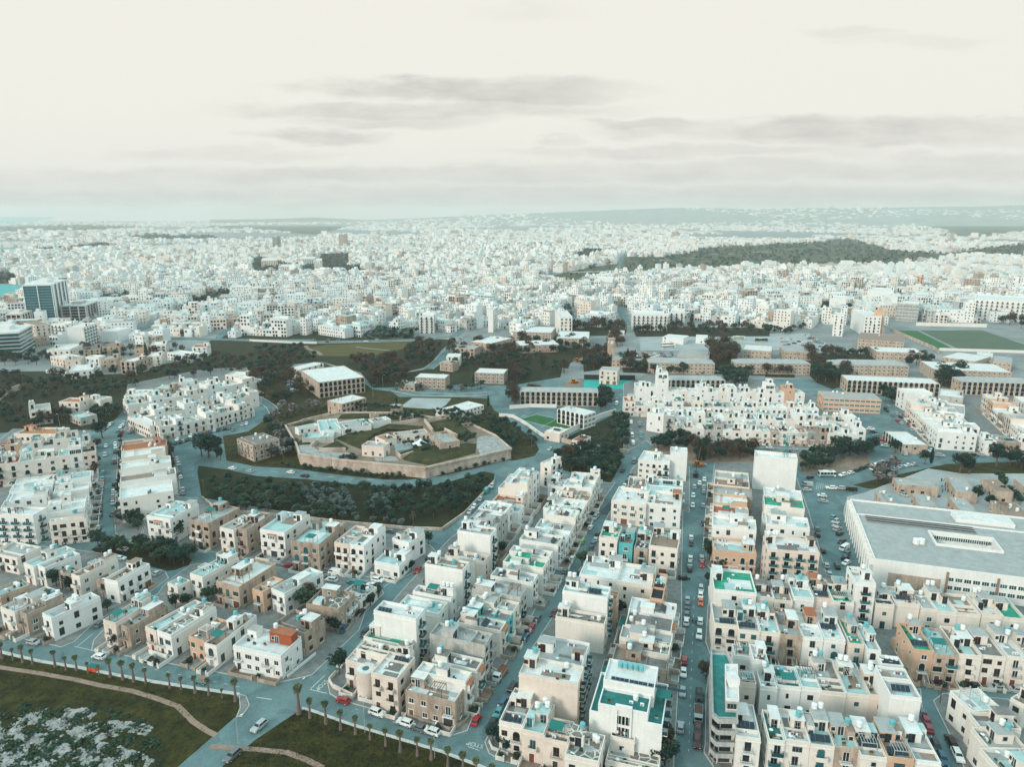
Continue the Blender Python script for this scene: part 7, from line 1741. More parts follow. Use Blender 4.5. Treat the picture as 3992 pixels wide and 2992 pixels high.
cars('G', ((830,675),(893,570)), '830,675,hk 893,610,vw 895,570,hs', 'in the lane above the school trees', 'vehicles of the upper lane', 21)
cars('G', ((300,1010),(345,985)), '320,1000,hs', 'driving past the road fork below the school', 'cars at the road fork', 22)
cars('E', ((862,1525),(912,970)), '862,1525,hk 865,1490,hm 870,1412,hg 877,1345,hg 882,1280,ho 885,1252,ht 888,1200,ht 905,1050,us 912,972,hw', 'from below on the left of the left-hand street', 'cars left in the left-hand street', 23)
cars('E', ((972,1465),(993,955)), '972,1465,hs 973,1440,hr 975,1405,hs 978,1362,hw 985,1300,uk 988,1110,vg 992,1022,hk 995,985,hw 993,955,hw', 'from below on the right of the left-hand street', 'cars right in the left-hand street', 24)
cars('A', ((640,110),(720,15)), '638,108,hs 642,40,hg 728,22,hk', 'at the lower mouth of the left-hand street', 'cars at the mouth of the left-hand street', 25)
cars('E', ((1580,1380),(1525,1085)), '1580,1380,hg 1575,1345,hs 1557,1240,hw 1552,1210,hk 1540,1130,us 1530,1105,hs 1525,1085,hs', 'from below beside the stacked left-hand houses', 'cars beside the stacked houses', 26)
cars('E', ((1500,940),(1530,900)), '1510,950,hk 1530,915,hw 1558,940,hk 1580,930,hs 1615,920,hk 1645,885,hw 1655,915,hg 1690,875,hs 1715,905,hb 1745,910,hw 1755,868,hg 1785,858,hr 1820,850,hb 1850,840,hw 1885,838,hk 1940,825,hk 1975,820,hg 2010,835,hg 2090,790,hs 2125,780,hw', 'from the left before the curved pale front', 'cars before the curved front', 27)
cars('E', ((960,790),(1000,740)), '925,805,hw 945,790,hw 965,775,hs 1040,808,hw 1060,790,hw 1070,770,hs 1015,845,ht 1050,850,hr 1110,852,hs 1140,850,hg', 'around the fork at the top of the left-hand street', 'cars around the fork', 28)
cars('F', ((250,1195),(450,1230)), '-210,1165,hw -60,1190,hs 293,1200,hw 415,1230,uk', 'from the left on the road below the fort', 'cars on the fort road', 29)
cars('H', ((620,1228),(1000,1120)), '650,1222,uw 720,1203,hw 775,1183,hk 820,1165,hk 870,1145,hk 985,1198,hg 1040,1190,hk 1100,1175,hs 1150,1155,hs 1205,1140,hw 1260,1132,hs 370,1243,hk 1410,1012,hw', 'from the left lined up along the bus road', 'cars along the bus road', 30)
cars('H', ((1450,1052),(1540,1060)), '1490,1055,us 1715,1045,hk 1780,1050,hk 1850,1050,hs', 'on the road before the white corner building', 'cars before the corner building', 31)
cars('H', ((870,925),(1010,935)), '890,825,uw 910,850,hk 935,885,ht 950,905,hk 978,925,hr 915,928,hb 990,955,hs 1015,972,uw 895,968,hm', 'in the small car park by the wedge shelter', 'cars in the small car park', 32)
cars('H', ((1040,625),(1240,830)), '1040,625,hs 1015,648,hk 1030,670,hk 1110,690,hs 1080,712,hg 1145,720,hk 1120,752,hr 1155,775,hs 1220,785,hr 1240,830,hs 1365,910,hk 1380,985,ht 1410,1008,hw 1185,1040,vs', 'from the top down the right side street', 'cars of the right side street', 33)
cars('H', ((400,1330),(720,1350)), '548,1335,uw 628,1337,us 722,1352,vk 470,1400,hw 483,1450,hs 343,1310,vs 342,1350,hs', 'at the junction behind the big school', 'cars at the school junction', 34)
cars('H', ((0,985),(230,1000)), '-180,970,uw 20,990,hw 230,1000,hs 170,1022,hm 310,1030,ht 380,1040,ht 460,1042,ht 540,1048,hw 517,1022,hk -300,1010,hg -230,1010,hk -150,1010,hk', 'from the left before the tree belt terrace', 'cars before the tree belt terrace', 35)
cars('Q', ((410,60),(470,30)), '425,42,ht 440,70,us 445,95,us 452,118,us 468,148,hk 480,200,hk 497,245,vw 510,280,hb 505,305,hk 508,338,hw', 'from the far end in bays beside the school', 'cars in the school bays', 36)
cars('Q', ((320,120),(365,260)), '320,118,hg 323,155,hk 360,258,hk 382,355,hs 400,410,hs 450,358,uk', 'from the far end on the terrace side of the car park', 'cars on the terrace side of the car park', 37)
cars('l', ((1000,520),(2110,645)), '1075,525,sm 1555,590,sk 1855,620,us 2110,645,us', 'from the left before the stone-fronted row', 'cars before the stone-fronted row', 38)
cars('l', ((900,960),(1120,1500)), '895,960,hg 940,1060,hr 965,1140,hr 1065,1385,uk 1150,1545,ub', 'from the top at the wall of the white corner house', 'cars by the white corner house', 39)
cars('l', ((1240,1290),(1360,1530)), '1260,1325,uk 1345,1500,uw', 'facing up the right slope lane', 'cars on the right slope lane', 40)
cars('H', ((1840,1360),(1920,1385)), '1175,1395,us 1440,1395,uk 1885,1370,us', 'in the school yard between the classrooms', 'cars in the school yard', 41)
def lot(zone, poly, n, phrase, group, seed, ang):
    rng = random.Random(seed); P0 = pts(zone, poly); x0, x1 = min(p.x for p in P0), max(p.x for p in P0); y0, y1 = min(p.y for p in P0), max(p.y for p in P0); got = []
    for _ in range(n*80):
        if len(got) >= n: break
        x, y = rng.uniform(x0,x1), rng.uniform(y0,y1)
        if inside(x,y,P0) and all((x-a)**2+(y-b)**2 > 12 for a, b in got): got.append((x,y))
    for x, y in got:
        c = rng.choice('wwwssskgbrt'); car((x,y), ang+rng.choice((0,math.pi)), rng.choice(('hatch','hatch','sedan','suv')), c, f'{CARS[c][0]} car {phrase}', f'{CARS[c][0]} cars {group}', .19)
lot('G', '1115,172 1385,172 1385,215 1115,215', 26, 'crowded in the pound below the bus yard', 'in the pound', 1, .1)
lot('L', '300,1165 345,1160 560,1290 500,1300', 34, 'lined up along the bus yard fence', 'along the bus yard fence', 2, .6)
lot('L', '80,1200 300,1210 440,1270 120,1262', 16, 'standing on the open bus yard', 'on the bus yard', 3, .2)
lot('F', '235,400 380,395 380,490 290,520', 16, 'in the yard left of the large convent', 'in the convent yard', 4, .3)
lot('J', '1690,1190 1800,1180 1800,1240 1700,1260', 8, 'waiting at the upper road junction', 'at the upper junction', 5, 1.2)
lot('J', '0,1217 1300,1206 1300,1224 0,1240', 7, 'driving on the regional road', 'on the regional road', 6, .02)
def bus(zone, p, q, L, label, body='car_w', band='lime', sign=None, h=3.0, name='bus'):
    a, b = P(zone,*p), P(zone,*q); c = (a+b)/2; ang = math.atan2(b.y-a.y, b.x-a.x); o = thing(name, label, 'bus', (c.x,c.y,.2), ang)
    mb = MB(); mb.box(-L/2,-1.25,.35,L/2,1.25,h-.15,body); mb.box(-L/2+.2,-1.1,h-.15,L/2-.2,1.1,h,body); mb.build('body', o)
    g = MB()
    for s in (-1,1):
        for i in range(int(L/1.6)): x = -L/2+.5+i*1.55; g.face([(x,s*1.262,1.25),(x+1.4,s*1.262,1.25),(x+1.4,s*1.262,2.45),(x,s*1.262,2.45)], 'car_glass')
        g.face([(s*(L/2+.012),-1.15,1.1),(s*(L/2+.012),1.15,1.1),(s*(L/2+.012),1.1,2.6),(s*(L/2+.012),-1.1,2.6)], 'car_glass')
    g.build('windows', o)
    if band: t = MB(); [t.box(-L/2+.4,s*1.255-.006,.4,L/2-1,s*1.255+.006,.95,band) for s in (-1,1)]; t.build('side_band', o)
    r = MB(); r.box(-L*.25,-.8,h,L*.05,.8,h+.25,'tank'); r.box(L*.15,-.7,h,L*.3,.7,h+.2,'metal'); r.build('roof_unit', o)
    wheel = LIB['wheel']
    for x in (-L/2+2.3, L/2-2.6):
        for s in (-1,1): w = put('wheel', wheel, o, (x, s*1.08, .46), 0 if s > 0 else math.pi); w.scale = (1.4,1.2,1.4)
    if sign: q_ = MB(); q_.box(-L/2-.03,-.8,2.62,-L/2-.005,.8,2.84,'cone'); q_.build('destination_sign', o)
bus('H', (895,1190), (1010,1148), 12, 'white and lime city bus turning onto the bus road', sign=True)
bus('H', (458,1238), (560,1238), 8, 'white and turquoise minibus at the kerb by the tree belt', 'car_w', 'car_t', h=2.8)
bus('G', (1285,135), (1395,128), 14, 'long white coach standing alone in the bus yard', 'car_w', None, h=3.4)
bus('G', (1278,112), (1390,106), 14, 'second white coach behind the long one in the bus yard', 'car_w', None, h=3.4)
bus('G', (1905,52), (1985,52), 12, 'lime green and white bus at the back of the bus yard'); bus('G', (2098,72), (2182,72), 12, 'lime green and black bus at the right of the bus yard', 'car_k')
def digger(zone, x, y, ang, label, s=1.0, tracks=False):
    p = P(zone, x, y); o = thing('excavator' if tracks else 'backhoe_loader', label, 'digger', (p.x,p.y,.12), ang); o.scale = (s,s,s)
    b = MB(); b.box(-.2,-.75,.75,2.2,.75,1.5,'digger'); b.box(1.9,-.6,.8,2.35,.6,1.3,'digger'); b.box(-1.9,-.7,.7,-.2,.7,1.05,'digger'); b.build('body', o)
    c = MB(); c.box(-1.5,-.75,1.05,.0,.75,2.5,'car_glass'); c.box(-1.6,-.85,2.5,.1,.85,2.72,'digger')
    for x_ in (-1.5,-.12):
        for y_ in (-.78,.66): c.box(x_,y_,1.05,x_+.12,y_+.12,2.5,'digger')
    c.build('cab', o)
    a = MB(); a.bar((-1.9,0,1.1),(-2.6,0,3.1),.16,'digger'); a.bar((-2.6,0,3.1),(-3.6,0,1.7),.13,'digger'); a.box(-4.0,-.3,.9,-3.4,.3,1.6,'digger'); a.build('digging_arm', o)
    l = MB(); l.bar((1.2,-.6,1.4),(3.1,-.6,.8),.11,'digger'); l.bar((1.2,.6,1.4),(3.1,.6,.8),.11,'digger'); l.prism([(3.0,-1.1),(3.7,-1.1),(3.7,1.1),(3.0,1.1)],.15,.95,'metal'); l.build('loader_bucket', o)
    if tracks:
        for q in (-1,1): t = MB(); t.box(-1.7,q*.95-.25,0,1.9,q*.95+.25,.7,'tyre'); t.build('track', o)
    else:
        for x_, r in ((-1.2,1.8),(1.6,1.3)):
            for q in (-1,1): w = put('wheel', LIB['wheel'], o, (x_, q*.95, .32*r), 0 if q > 0 else math.pi); w.scale = (r,1.4,r)
digger('a', 1000, 440, .35, 'orange backhoe loader at the rounded cream block corner', 1.25)
digger('G', 530, 430, .5, 'orange excavator on the bare ground above the arcaded barracks', 1.2, True)
digger('G', 560, 245, .2, 'orange digger in the roadworks above the wood', 1.1, True)
digger('G', 1600, 1150, .2, 'orange digger at the top of the straight street', 1.1)
def truck(zone, x, y, ang, label, crane=False, col='car_w', bed='cone'):
    p = P(zone, x, y); o = thing('crane_truck' if crane else 'lorry', label, 'lorry', (p.x,p.y,.12), ang)
    b = MB(); b.box(1.6,-1.0,.6,3.4,1.0,1.5,col); b.prism([(1.6,-1.0),(3.1,-1.0),(3.1,1.0),(1.6,1.0)],1.5,2.4,col); b.build('cab', o)
    g = MB(); g.face([(3.12,-.85,1.55),(3.12,.85,1.55),(3.11,.85,2.25),(3.11,-.85,2.25)], 'car_glass'); [g.face([(1.9,s*1.012,1.5),(2.9,s*1.012,1.5),(2.9,s*1.012,2.2),(1.9,s*1.012,2.2)], 'car_glass') for s in (-1,1)]; g.build('windows', o)
    d = MB(); d.box(-3.2,-1.1,.8,1.5,1.1,1.0,'metal'); d.box(-3.2,-1.1,1.0,1.5,-1.02,1.6,bed); d.box(-3.2,1.02,1.0,1.5,1.1,1.6,bed); d.box(-3.2,-1.02,1.0,-3.12,1.02,1.6,bed); d.box(-3.0,-.95,1.0,1.3,.95,1.45,'wood'); d.build('load_bed', o)
    for x_ in (-2.2,2.4):
        for s in (-1,1): w = put('wheel', LIB['wheel'], o, (x_, s*.98, .42), 0 if s > 0 else math.pi); w.scale = (1.3,1.2,1.3)
    if crane: c = MB(); c.cyl(.8,0,1.0,2.6,.3,'car_m',n=8); c.bar((.8,0,2.6),(-5.5,1.5,13.5),.25,'car_m'); c.build('crane_boom', o)
st = lambda z, a, b: math.atan2(P(z,*b).y-P(z,*a).y, P(z,*b).x-P(z,*a).x)
truck('h', 340, 470, st('h',(400,390),(310,520)), 'white lorry with an orange load at the left kerb of middle street')
truck('G', 1575, 1235, st('G',(1575,1200),(1570,1250)), 'maroon crane lorry with raised boom at the straight street top', True, 'car_k', 'car_m')
truck('j', 1915, 1010, st('j',(1915,900),(1912,1080)), 'silver pickup lorry parked before two maroon cars', False, 'car_s', 'car_s')
truck('A', 715, 220, st('A',(690,225),(750,210)), 'covered brown lorry behind the road island trees', False, 'car_g', 'roof_n')
def jeep():
    p = P('A', 1300, 1102, .8); ang = st('A', (1000,1040), (1500,1135)); o = thing('jeep', 'turquoise jeep with beige canvas top on the palm road', 'jeep', (p.x,p.y,.11), ang)
    b = MB(); b.box(-2.0,-.8,.5,2.0,.8,1.05,'car_t'); b.box(-2.0,-.62,1.05,-.7,.62,1.2,'car_t'); b.build('body', o)
    c = MB(); c.box(-.6,-.78,1.05,1.95,.78,1.85,'dirt_path'); c.face([(-.62,-.7,1.1),(-.62,.7,1.1),(-.62,.7,1.75),(-.62,-.7,1.75)], 'car_glass'); c.build('canvas_top', o)
    for x in (-1.3,1.3):
        for s in (-1,1): w = put('wheel', LIB['wheel'], o, (x, s*.68, .38), 0 if s > 0 else math.pi); w.scale = (1.2,1.2,1.2)
    for s in (-1,1): h = MB(); h.cyl(-2.02,s*.5,.75,.95,.1,'lamp_glass',n=8); h.build('headlight', o)
jeep()
def tower_crane():
    p = P('H', 128, 1330); o = thing('tower_crane', 'slim turquoise lattice crane beside the bare white block', 'crane', (p.x,p.y,.2), .1)
    mb = MB(); H = 25; s = .8
    for x in (-s,s):
        for y in (-s,s): mb.bar((x,y,0),(x,y,H),.10,'car_t')
    for i in range(16):
        z0, z1 = H*i/16, H*(i+1)/16; f = 1 if i%2 else -1
        for a, b in (((-s*f,-s,z0),(s*f,-s,z1)),((s,-s*f,z0),(s,s*f,z1)),((-s,s*f,z0),(-s,-s*f,z1)),((s*f,s,z0),(-s*f,s,z1))): mb.bar(a,b,.06,'car_t',3)
    mb.build('mast', o)
    j = MB(); [j.bar((-4,y,H),(16,y,H),.09,'car_t') for y in (-.6,.6)]; j.bar((-4,0,H+1.1),(16,0,H+.6),.09,'car_t')
    for i in range(12): x = -4+i*1.66; j.bar((x,-.6,H),(x+.83,0,H+1.0),.05,'car_t',3); j.bar((x+.83,0,H+1.0),(x+1.66,.6,H),.05,'car_t',3)
    j.build('jib', o); c = MB(); c.box(-5.2,-.8,H-1.2,-3.6,.8,H+.3,'wall_g'); c.build('counterweight', o)
tower_crane()
for z, x, y, a, sh, trs, t in (('C',1160,735,.3,(.02,.02,.025),(.02,.02,.02),'person in black walking up the straight street, left of a pair'),('C',1179,742,.3,(.03,.03,.035),(.02,.025,.03),'person in dark clothes walking up the straight street, right of a pair'),
    ('C',1221,1572,1.9,(.02,.025,.03),(.02,.02,.02),'person in dark clothes walking past the modern grey block'),):
    person(P(z,x,y), a+1.4, sh, trs, t, .12 if y < 1500 else .25)
person(P('g', 342, 778, 8.6), 2.5, (.03,.035,.04), (.02,.025,.03), 'person in dark clothes standing on the roof terrace below the white block', 8.85-.25+.27, .1)
rng = random.Random(4)
for i in range(16):
    x, y = rng.uniform(1485,1560), rng.uniform(1270,1400); person(P('H',x,y), rng.uniform(0,6), (.05,.07,.09), (.03,.03,.04), 'pupil in dark clothes standing in the school yard', .26, .1); bpy.data.objects[-1]
for o in [o for o in bpy.data.objects if o.name.startswith('person') and o.get('label','').startswith('pupil')]: o['group'] = 'pupils in the school yard'
LABELS['pupil in dark clothes standing in the school yard'] = ['pupils']*16
# ---------------------------------------------------------------- lamps, poles, walls, markings
for i, (z, x, y, a, h) in enumerate((('B',296,1300,60,8.5),('f',580,1212,75,8.5),('f',1492,1552,75,8.5),('A',1545,1545,40,8.5),('B',815,520,200,8),('b',745,600,200,8),('k',262,1628,60,8),('F',1090,470,30,9),('F',1006,560,30,9),('E',520,830,150,9),('G',868,470,200,9))):
    lamp(P(z,x,y), R_(a), ('street lamp at the palm road corner beside the tallest palm','street lamp between the palms opposite the tower house','street lamp on the palm verge opposite the weathered house','street lamp on the slip road between the fields','street lamp before the white villa with red porch','lamp at the tip of the road island','lamp at the foot of the modern grey block','lamp beside the road right of the convent','lamp at the bend above the sports court','lamp at the lane below the detached blocks','lamp beside the turquoise pitch')[i], h)
for i, (z, x, y) in enumerate((('F',235,1145),('F',650,1192),('F',1090,1217),('F',1457,1242),('F',1912,1148),('G',160,1035),('G',612,1212),('E',1765,1425),('E',1808,1075),('A',745,165),('b',885,520),('B',1015,140),('B',510,55),('l',1110,820),('F',100,1525),('F',680,1545),('E',100,715))):
    pole(P(z,x,y), f"wooden utility pole, {ORD[i]} along the fort and grove roads" if i not in (9,10,13) else ('wooden pole at the mouth of the left-hand street','wooden pole before the tan three-storey block','wooden pole at the planted corner on the right slope')[(9,10,13).index(i)], 9)
def wire(a, b, sag, label):
    mb = MB(); prev = a
    for i in range(1,9): t = i/8; p = a.lerp(b,t)-Vector((0,0,sag*4*t*(1-t))); mb.bar(prev,p,.022,'rail',3); prev = p
    thing('power_line', label, 'cable', group=None, me=mb.mesh('power_line'))
wp_ = [P('F',235,1145),P('F',650,1192),P('F',1090,1217),P('F',1457,1242),P('F',1912,1148)]
for i in range(4): wire(Vector((wp_[i].x,wp_[i].y,8.8)), Vector((wp_[i+1].x,wp_[i+1].y,8.8)), .9, f'thin power line on the poles under the fort wall, {ORD[i]} span')
W = wall_thing
W('G', '400,935 340,920 600,985 1000,1045', 2.6, 'long pale stone wall along the front of the triangular plot', 'fort_stone', .5)
W('G', '340,935 620,800 760,735 885,695', 3.4, 'high curved white wall between the school and the plot', 'wall_i', .5)
W('G', '-30,655 150,640 375,645', 2.6, 'pale wall behind the green football pitch', 'wall_i', .4)
W('G', '-120,720 0,730 120,800 230,880 330,935', 2.2, 'pale roadside wall below the green football pitch', 'wall_i', .4)
W('G', '612,400 1050,406', 4, 'dark netting fence behind the turquoise pitch', 'roof_k', .1, 'pitch_fence', cat='fence')
W('G', '1050,406 1054,484', 4, 'dark netting fence right of the turquoise pitch', 'roof_k', .1, 'pitch_fence', cat='fence')
W('F', '-470,1430 -330,1540 0,1565 700,1640 1300,1695 1600,1705 1795,1565 2050,1290', 1.4, 'long low rubble wall around the lower edge of the grove', 'fort_stone', .5)
W('F', '-60,70 300,88 520,92', 2.2, 'pale retaining wall under the regional road', 'wall_i', .5)
W('H', '-1,1150 0,1150', 1, 'short stub of wall at the crane site', 'wall_g', .3)
W('L', '1050,1125 1430,1290 1480,1325', 3.2, 'honey stone wall left of the football field', 'fort_stone', .6)
W('L', '1280,1085 1890,1100', 4.0, 'pale perimeter wall behind the football field', 'wall_i', .5)
W('L', '1480,1300 2300,1325', 2.6, 'pale perimeter wall in front of the football field', 'wall_i', .5)
W('E', '400,345 500,350 560,365 640,385 720,400', 3, 'pale stone wall across the green valley', 'wall_i', .6)
W('E', '0,580 60,530 180,485', 4, 'zigzag stone wall climbing the valley at the left edge', 'fort_stone', .8)
W('e', '500,1195 770,1240 1095,1300', 1.0, 'low white garden wall of the red-roomed villa on the palm road', 'wall_w', .3)
W('e', '1180,1275 1590,945', 1.0, 'low white garden wall of the red-roomed villa on the side street', 'wall_w', .3)
W('f', '165,630 430,760 520,640', 1.5, 'cream garden wall curving before the round tower house', 'wall_p', .3)
W('f', '165,630 110,540 200,440', 1.3, 'cream street wall left of the round tower house', 'wall_p', .3)
W('f', '1055,985 1690,1190 1890,1090 2030,880', 1.2, 'low blockwork wall around the weathered corner house', 'wall_t', .3)
W('h', '190,1340 230,1430 440,1510', 1.0, 'low cream wall around the corner hedge garden', 'wall_c', .3)
W('d', '440,830 640,890 700,850', 1.0, 'low pale wall before the tan villa on the palm road', 'wall_c', .3)
W('d', '1040,930 1290,1010 1370,930', 1.6, 'white wall around the turquoise front terrace', 'wall_w', .3)
W('c', '1640,890 1985,975 2110,910', 1.0, 'white garden wall of the red-porch villa', 'wall_w', .3)
W('a', '1430,1165 1640,1285 1900,1105 2170,935', 1.4, 'pale garden wall around the white villa by the road island', 'wall_c', .3)
def round_tower():
    p = P('f', 590, 385, 7.5); o = thing('round_tower', 'cream cylindrical stair tower at the corner of the tower house', 'tower', (p.x,p.y,.25))
    mb = MB(); mb.cyl(0,0,-.5,7.8,2.5,'wall_p',n=28,top='roof_l'); mb.build('wall', o); d = MB(); d.cyl(0,0,7.8,7.83,.95,'pane_teal',n=18); d.build('skylight', o)
    r = MB(); [r.box(2.5*math.cos(6.283*i/28)-.1,2.5*math.sin(6.283*i/28)-.1,7.8,2.5*math.cos(6.283*i/28)+.1,2.5*math.sin(6.283*i/28)+.1,7.95,'wall_p') for i in range(28)]; r.build('rim', o)
round_tower()
def porch(zone, x, y, z, ang, w, d, h, label, roof):
    p = P(zone, x, y, .2); o = thing('porch', label, 'porch', (p.x,p.y,.25), ang)
    for X in (-w/2+.2,0,w/2-.2): c = MB(); c.cyl(X,-d+.25,0,h-.2,.16,'trim_w',n=10); c.build('column', o)
    s = MB(); s.box(-w/2,-d,h-.2,w/2,0,h,'trim_w'); s.build('slab', o); r = MB()
    if roof: r.face([(-w/2-.2,-d-.2,h+.01),(w/2+.2,-d-.2,h+.01),(.6,-d*.4,h+1.2),(-.6,-d*.4,h+1.2)],'tile'); r.face([(w/2+.2,-d-.2,h+.01),(w/2+.2,.1,h+.01),(.6,-d*.4,h+1.2)],'tile'); r.face([(-w/2-.2,.1,h+.01),(-w/2-.2,-d-.2,h+.01),(-.6,-d*.4,h+1.2)],'tile'); r.build('tiled_roof', o)
    else: r.ring(-w/2,-d,w/2,0,h,h+.9,.15,'trim_w'); r.build('balustrade', o)
porch('e', 1110, 1170, 0, R_(25), 5.5, 2.6, 3.2, 'white columned porch with balcony at the villa corner', False)
porch('c', 1835, 865, 0, st('c',(1690,830),(2000,905)), 2.8, 2.2, 2.6, 'white porch with red hexagonal tiled roof', True)
def porta():
    p = P('A', 605, 1035, 0); o = thing('builders_skip', 'small orange skip beside palms on the grass verge', 'skip', (p.x,p.y,.16), -.25)
    b = MB(); b.prism([(-1.4,-.8),(1.4,-.8),(1.4,.8),(-1.4,.8)],0,1.3,'cone'); b.build('body', o); l = MB(); l.box(-1.5,-.9,1.3,1.5,.9,1.4,'awning'); l.build('lid', o)
porta()
def marks():
    k = [0]
    def m(z, a, b, w=.14):
        k[0] += 1; strip('road_marking', [P(z,*a),P(z,*b)], w, .09, .1045, 'marking')
    for a, b in (((345,1160),(455,1185)),((350,1155),(440,1070)),((0,1210),(100,1225))): m('B',a,b,.2)
    for i in range(12): x = 700+i*75; y = 968+i*15.4; m('A',(x,y),(x+22,y+4.6),.12)
    for i in range(7): x = 640+i*80; y = 1285+i*28; m('B',(x,y),(x+16,y+6),.12)
    for a, b in (((480,880),(590,905)),((500,880),(600,800))): m('A',a,b,.16)
    for i in range(18): y = 560+i*58; m('C',(1168+(-.035)*(y-560)+2, y),(1168+(-.035)*(y-560)+1.5, y+16),.12)
    for a, b in (((820,500),(960,400)),): m('B',a,b,.14)
    for a, b in (((1370,1530),(1440,1555)),((2340,1335),(2420,1365))): m('B',a,b,.16)
    for i in range(14): t = i/14; m('F',(-40+i*165,1180+[0,14,30,46,60,74,86,94,98,92,74,50,20,-10][i]),(20+i*165,1186+[0,14,30,46,60,74,86,94,98,92,74,50,20,-10][i]),.14)
    for i in range(10): m('H',(420+i*18,1350-i*2),(428+i*18,1290+i*4),.12) if i < 5 else None
    for i in range(9): m('Q',(400+i*12,60+i*33),(440+i*10,48+i*33),.12)
marks()
def text_mark(word, zone, a, b, size):
    p, q = P(zone,*a), P(zone,*b); ang = math.atan2(q.y-p.y,q.x-p.x)
    cu = bpy.data.curves.new('road_lettering','FONT'); cu.body = word; cu.size = size; cu.align_x = 'CENTER'
    o = bpy.data.objects.new('road_lettering', cu); COL.objects.link(o); o.location = (p.x,p.y,.109); o.rotation_euler = (0,0,ang+math.pi); cu.materials.append(MATS['marking']); o['kind'] = 'structure'
text_mark('STOP', 'B', (410,1128), (450,1090), 1.9); text_mark('STOP', 'B', (1418,1508), (1452,1516), 1.8)
dup = [(l, len(g)) for l, g in LABELS.items() if len(g) > 1 and not (g[0] and all(x == g[0] for x in g))]
if dup: print('DUP LABELS', len(dup), dup[:12])
import re as _re
lng = [l for l in LABELS if not 4 <= len(_re.findall(r"[A-Za-z0-9][A-Za-z0-9'\u2019-]*", l)) <= 16]
if lng: print('LABEL LENGTH', len(lng), lng[:8])
print('things', sum(len(g) for g in LABELS.values()), 'objects', len(bpy.data.objects))
# ---------------------------------------------------------------- air, sky, sun, camera
SUN_EL, SUN_AZ = R_(23), R_(-132)      # azimuth from +y towards +x: behind the camera, to the left
def vmath(t, op, a, b=None, out=0):
    n = t.nodes.new('ShaderNodeVectorMath'); n.operation = op
    for i, v in enumerate((a, b)):
        if v is None: continue
        if isinstance(v, tuple): n.inputs[i].default_value = v
        else: t.links.new(v, n.inputs[i])
    return n.outputs[out]
BANKS = [(1000,190,215,24,0.75),(900,238,270,22,0.60),(1110,207,130,24,0.75),(690,292,95,16,0.65),(850,264,140,14,0.45),(470,332,170,15,0.29),(1420,265,115,14,0.55),(1800,278,300,28,0.65),(1960,300,161.5,20,0.50),
  (1490,326,255,17,0.40),(1640,290,160,13,0.40),(1210,300,27.2,9,0.32),(1000,378,637.5,24,0.50),(1750,368,544,26,0.43),(250,398,323,22,0.32),(1100,425,1275,26,0.54),(1850,70,59.5,14,0.22),(1990,92,110.5,16,0.20),(1130,25,76.5,20,0.14),(2150,265,70,16,0.35),(2120,346,178.5,18,0.36),(600,385,340,12,0.36)]
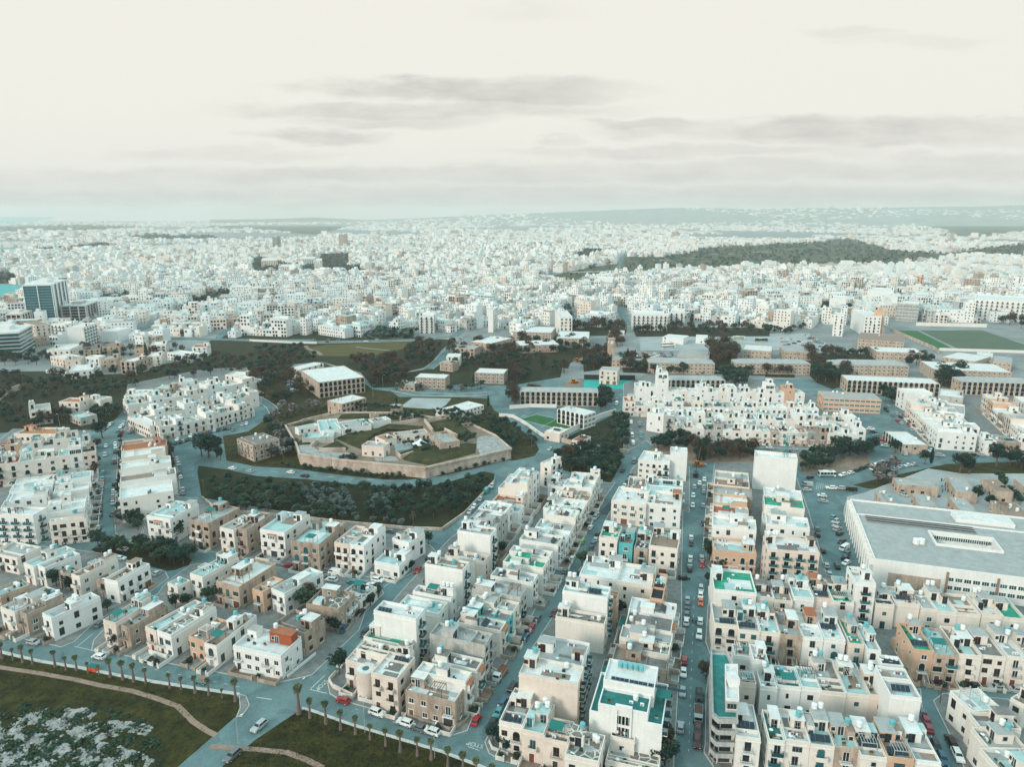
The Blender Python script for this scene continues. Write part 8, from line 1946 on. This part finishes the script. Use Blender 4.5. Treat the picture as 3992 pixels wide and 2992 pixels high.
def light():
    w = bpy.data.worlds.new('World'); SC.world = w; w.use_nodes = True; t = w.node_tree; t.nodes.clear()
    out = t.nodes.new('ShaderNodeOutputWorld'); bg = t.nodes.new('ShaderNodeBackground'); t.links.new(bg.outputs[0], out.inputs[0])
    sky = t.nodes.new('ShaderNodeTexSky'); sky.sky_type = 'NISHITA'; sky.sun_disc = False; sky.sun_elevation = SUN_EL; sky.sun_rotation = SUN_AZ
    sky.air_density = 1.0; sky.dust_density = 2.0
    tc = t.nodes.new('ShaderNodeTexCoord'); sx = t.nodes.new('ShaderNodeSeparateXYZ'); t.links.new(tc.outputs['Generated'], sx.inputs[0])
    z = sx.outputs[2]
    # cloud deck: stretched noise laid on a plane high above, so streaks thin out towards the horizon
    def math_(op, a, b=None, clamp=False):
        n = t.nodes.new('ShaderNodeMath'); n.operation = op; n.use_clamp = clamp
        for s, v in ((n.inputs[0],a),(n.inputs[1],b)):
            if v is None: continue
            if isinstance(v,(int,float)): s.default_value = v
            else: t.links.new(v, s)
        return n.outputs[0]
    # clouds: drawn-out banks, each with its own bearing, height, length and thickness in the sky, edges torn by noise
    vm = lambda op, a, b=None, out=0: vmath(t, op, a, b, out)
    yy = math_('MAXIMUM', sx.outputs[1], .05); uv = t.nodes.new('ShaderNodeCombineXYZ')
    t.links.new(math_('DIVIDE', sx.outputs[0], yy), uv.inputs[0]); t.links.new(math_('DIVIDE', z, yy), uv.inputs[1])
    mp = t.nodes.new('ShaderNodeMapping'); mp.inputs['Scale'].default_value = (9,32,1); t.links.new(uv.outputs[0], mp.inputs[0])
    nn = t.nodes.new('ShaderNodeTexNoise'); nn.inputs['Scale'].default_value = 1.0; nn.inputs['Detail'].default_value = 8; nn.inputs['Roughness'].default_value = .62; t.links.new(mp.outputs[0], nn.inputs['Vector'])
    wob = vm('MULTIPLY', vm('SUBTRACT', nn.outputs['Color'], (.5,.5,.5)), (.20,.040,0)); q = vm('ADD', uv.outputs[0], wob)
    tot = None
    for x, y, w, h, k in BANKS:
        px, py = (x*1.8047-1996)/FPX, (1496-y*1.8047)/FPX; wy, wz = CP+py*SP, -SP+py*CP
        d = vm('LENGTH', vm('MULTIPLY', vm('SUBTRACT', q, (px/wy, wz/wy, 0)), (849.0/w, 849.0*1.8/h, 0)), None, 1)
        mr = t.nodes.new('ShaderNodeMapRange'); mr.interpolation_type = 'SMOOTHSTEP'; t.links.new(d, mr.inputs[0]); mr.inputs[1].default_value = .40; mr.inputs[2].default_value = 1.15; mr.inputs[3].default_value = k; mr.inputs[4].default_value = 0
        tot = mr.outputs[0] if tot is None else math_('MAXIMUM', tot, mr.outputs[0])
    tot = math_('MULTIPLY', tot, ramp(t, nn.outputs['Fac'], [(.30,(.35,.35,.35)), (.62,(1,1,1))]))
    tot = math_('MULTIPLY', tot, ramp(t, sx.outputs[1], [(.05,(0,0,0)), (.25,(1,1,1))]))
    base = ramp(t, z, [(0, CLOUD['hor']), (.05, CLOUD['mid']), (.12, CLOUD['top']), (.29, CLOUD['top']), (.45, CLOUD['zen0']), (.75, CLOUD['zen'])])
    over = mix(t, tot, base, CLOUD['g1'])
    big = mix(t, 1.0, over, (10.0,10.0,10.0), 'MULTIPLY')
    # thin cloud over the clear sky: the clear sky shows through a little overhead
    t.links.new(mix(t, ramp(t, z, [(0,(1,1,1)), (.3,(1,1,1)), (.7,(.85,.85,.85))]), sky.outputs[0], big), bg.inputs[0])
    bg.inputs[1].default_value = .1
    ld = bpy.data.lights.new('sun', 'SUN'); ld.energy = SUN_E; ld.angle = R_(14); ld.color = (1.0,.87,.75)
    lo = bpy.data.objects.new('sun', ld); COL.objects.link(lo)
    d = Vector((math.sin(SUN_AZ)*math.cos(SUN_EL), math.cos(SUN_AZ)*math.cos(SUN_EL), math.sin(SUN_EL)))
    lo.rotation_euler = d.to_track_quat('Z', 'Y').to_euler(); lo.location = (0,0,300)
CLOUD = dict(hor=(0.437,0.430,0.410), mid=(0.493,0.481,0.446), top=(0.520,0.507,0.461), zen0=(.60,.75,.75), zen=(.49,.79,.83), g1=(.305,.298,.283))
SUN_E = 1.3
def air():
    mb = MB(); mb.box(-14000,-900,-2.0,14000,13500,252,'haze_air'); o = mb.build('haze', kind='stuff')
    return o
def haze_material():
    m = bpy.data.materials.new('haze_air'); m.use_nodes = True; t = m.node_tree; t.nodes.clear()
    out = t.nodes.new('ShaderNodeOutputMaterial'); v = t.nodes.new('ShaderNodeVolumePrincipled')
    v.inputs['Color'].default_value = HAZE[1]; v.inputs['Density'].default_value = HAZE[0]; v.inputs['Anisotropy'].default_value = .2
    t.links.new(v.outputs[0], out.inputs['Volume']); MATS['haze_air'] = m
HAZE = (.00009, (.93,.95,.93,1))
haze_material(); light()
if HAZE[0] > 0: air()
cd = bpy.data.cameras.new('camera'); cam = bpy.data.objects.new('camera', cd); COL.objects.link(cam)
cam.location = (0,0,CAM_H); cam.rotation_euler = (math.pi/2-PITCH,0,0); cd.sensor_width = 36; cd.lens = FPX/3992*36; cd.clip_start = .5; cd.clip_end = 40000
SC.camera = cam
SC.render.engine = 'CYCLES'; SC.view_settings.view_transform = 'Standard'; SC.view_settings.look = 'None'; SC.view_settings.exposure = EXPOSURE; SC.view_settings.gamma = 1
SC.cycles.max_bounces = 6; SC.cycles.diffuse_bounces = 3; SC.cycles.volume_bounces = 1; SC.cycles.transparent_max_bounces = 4; SC.cycles.caustics_reflective = False; SC.cycles.caustics_refractive = False
SC.cycles.use_denoising = True
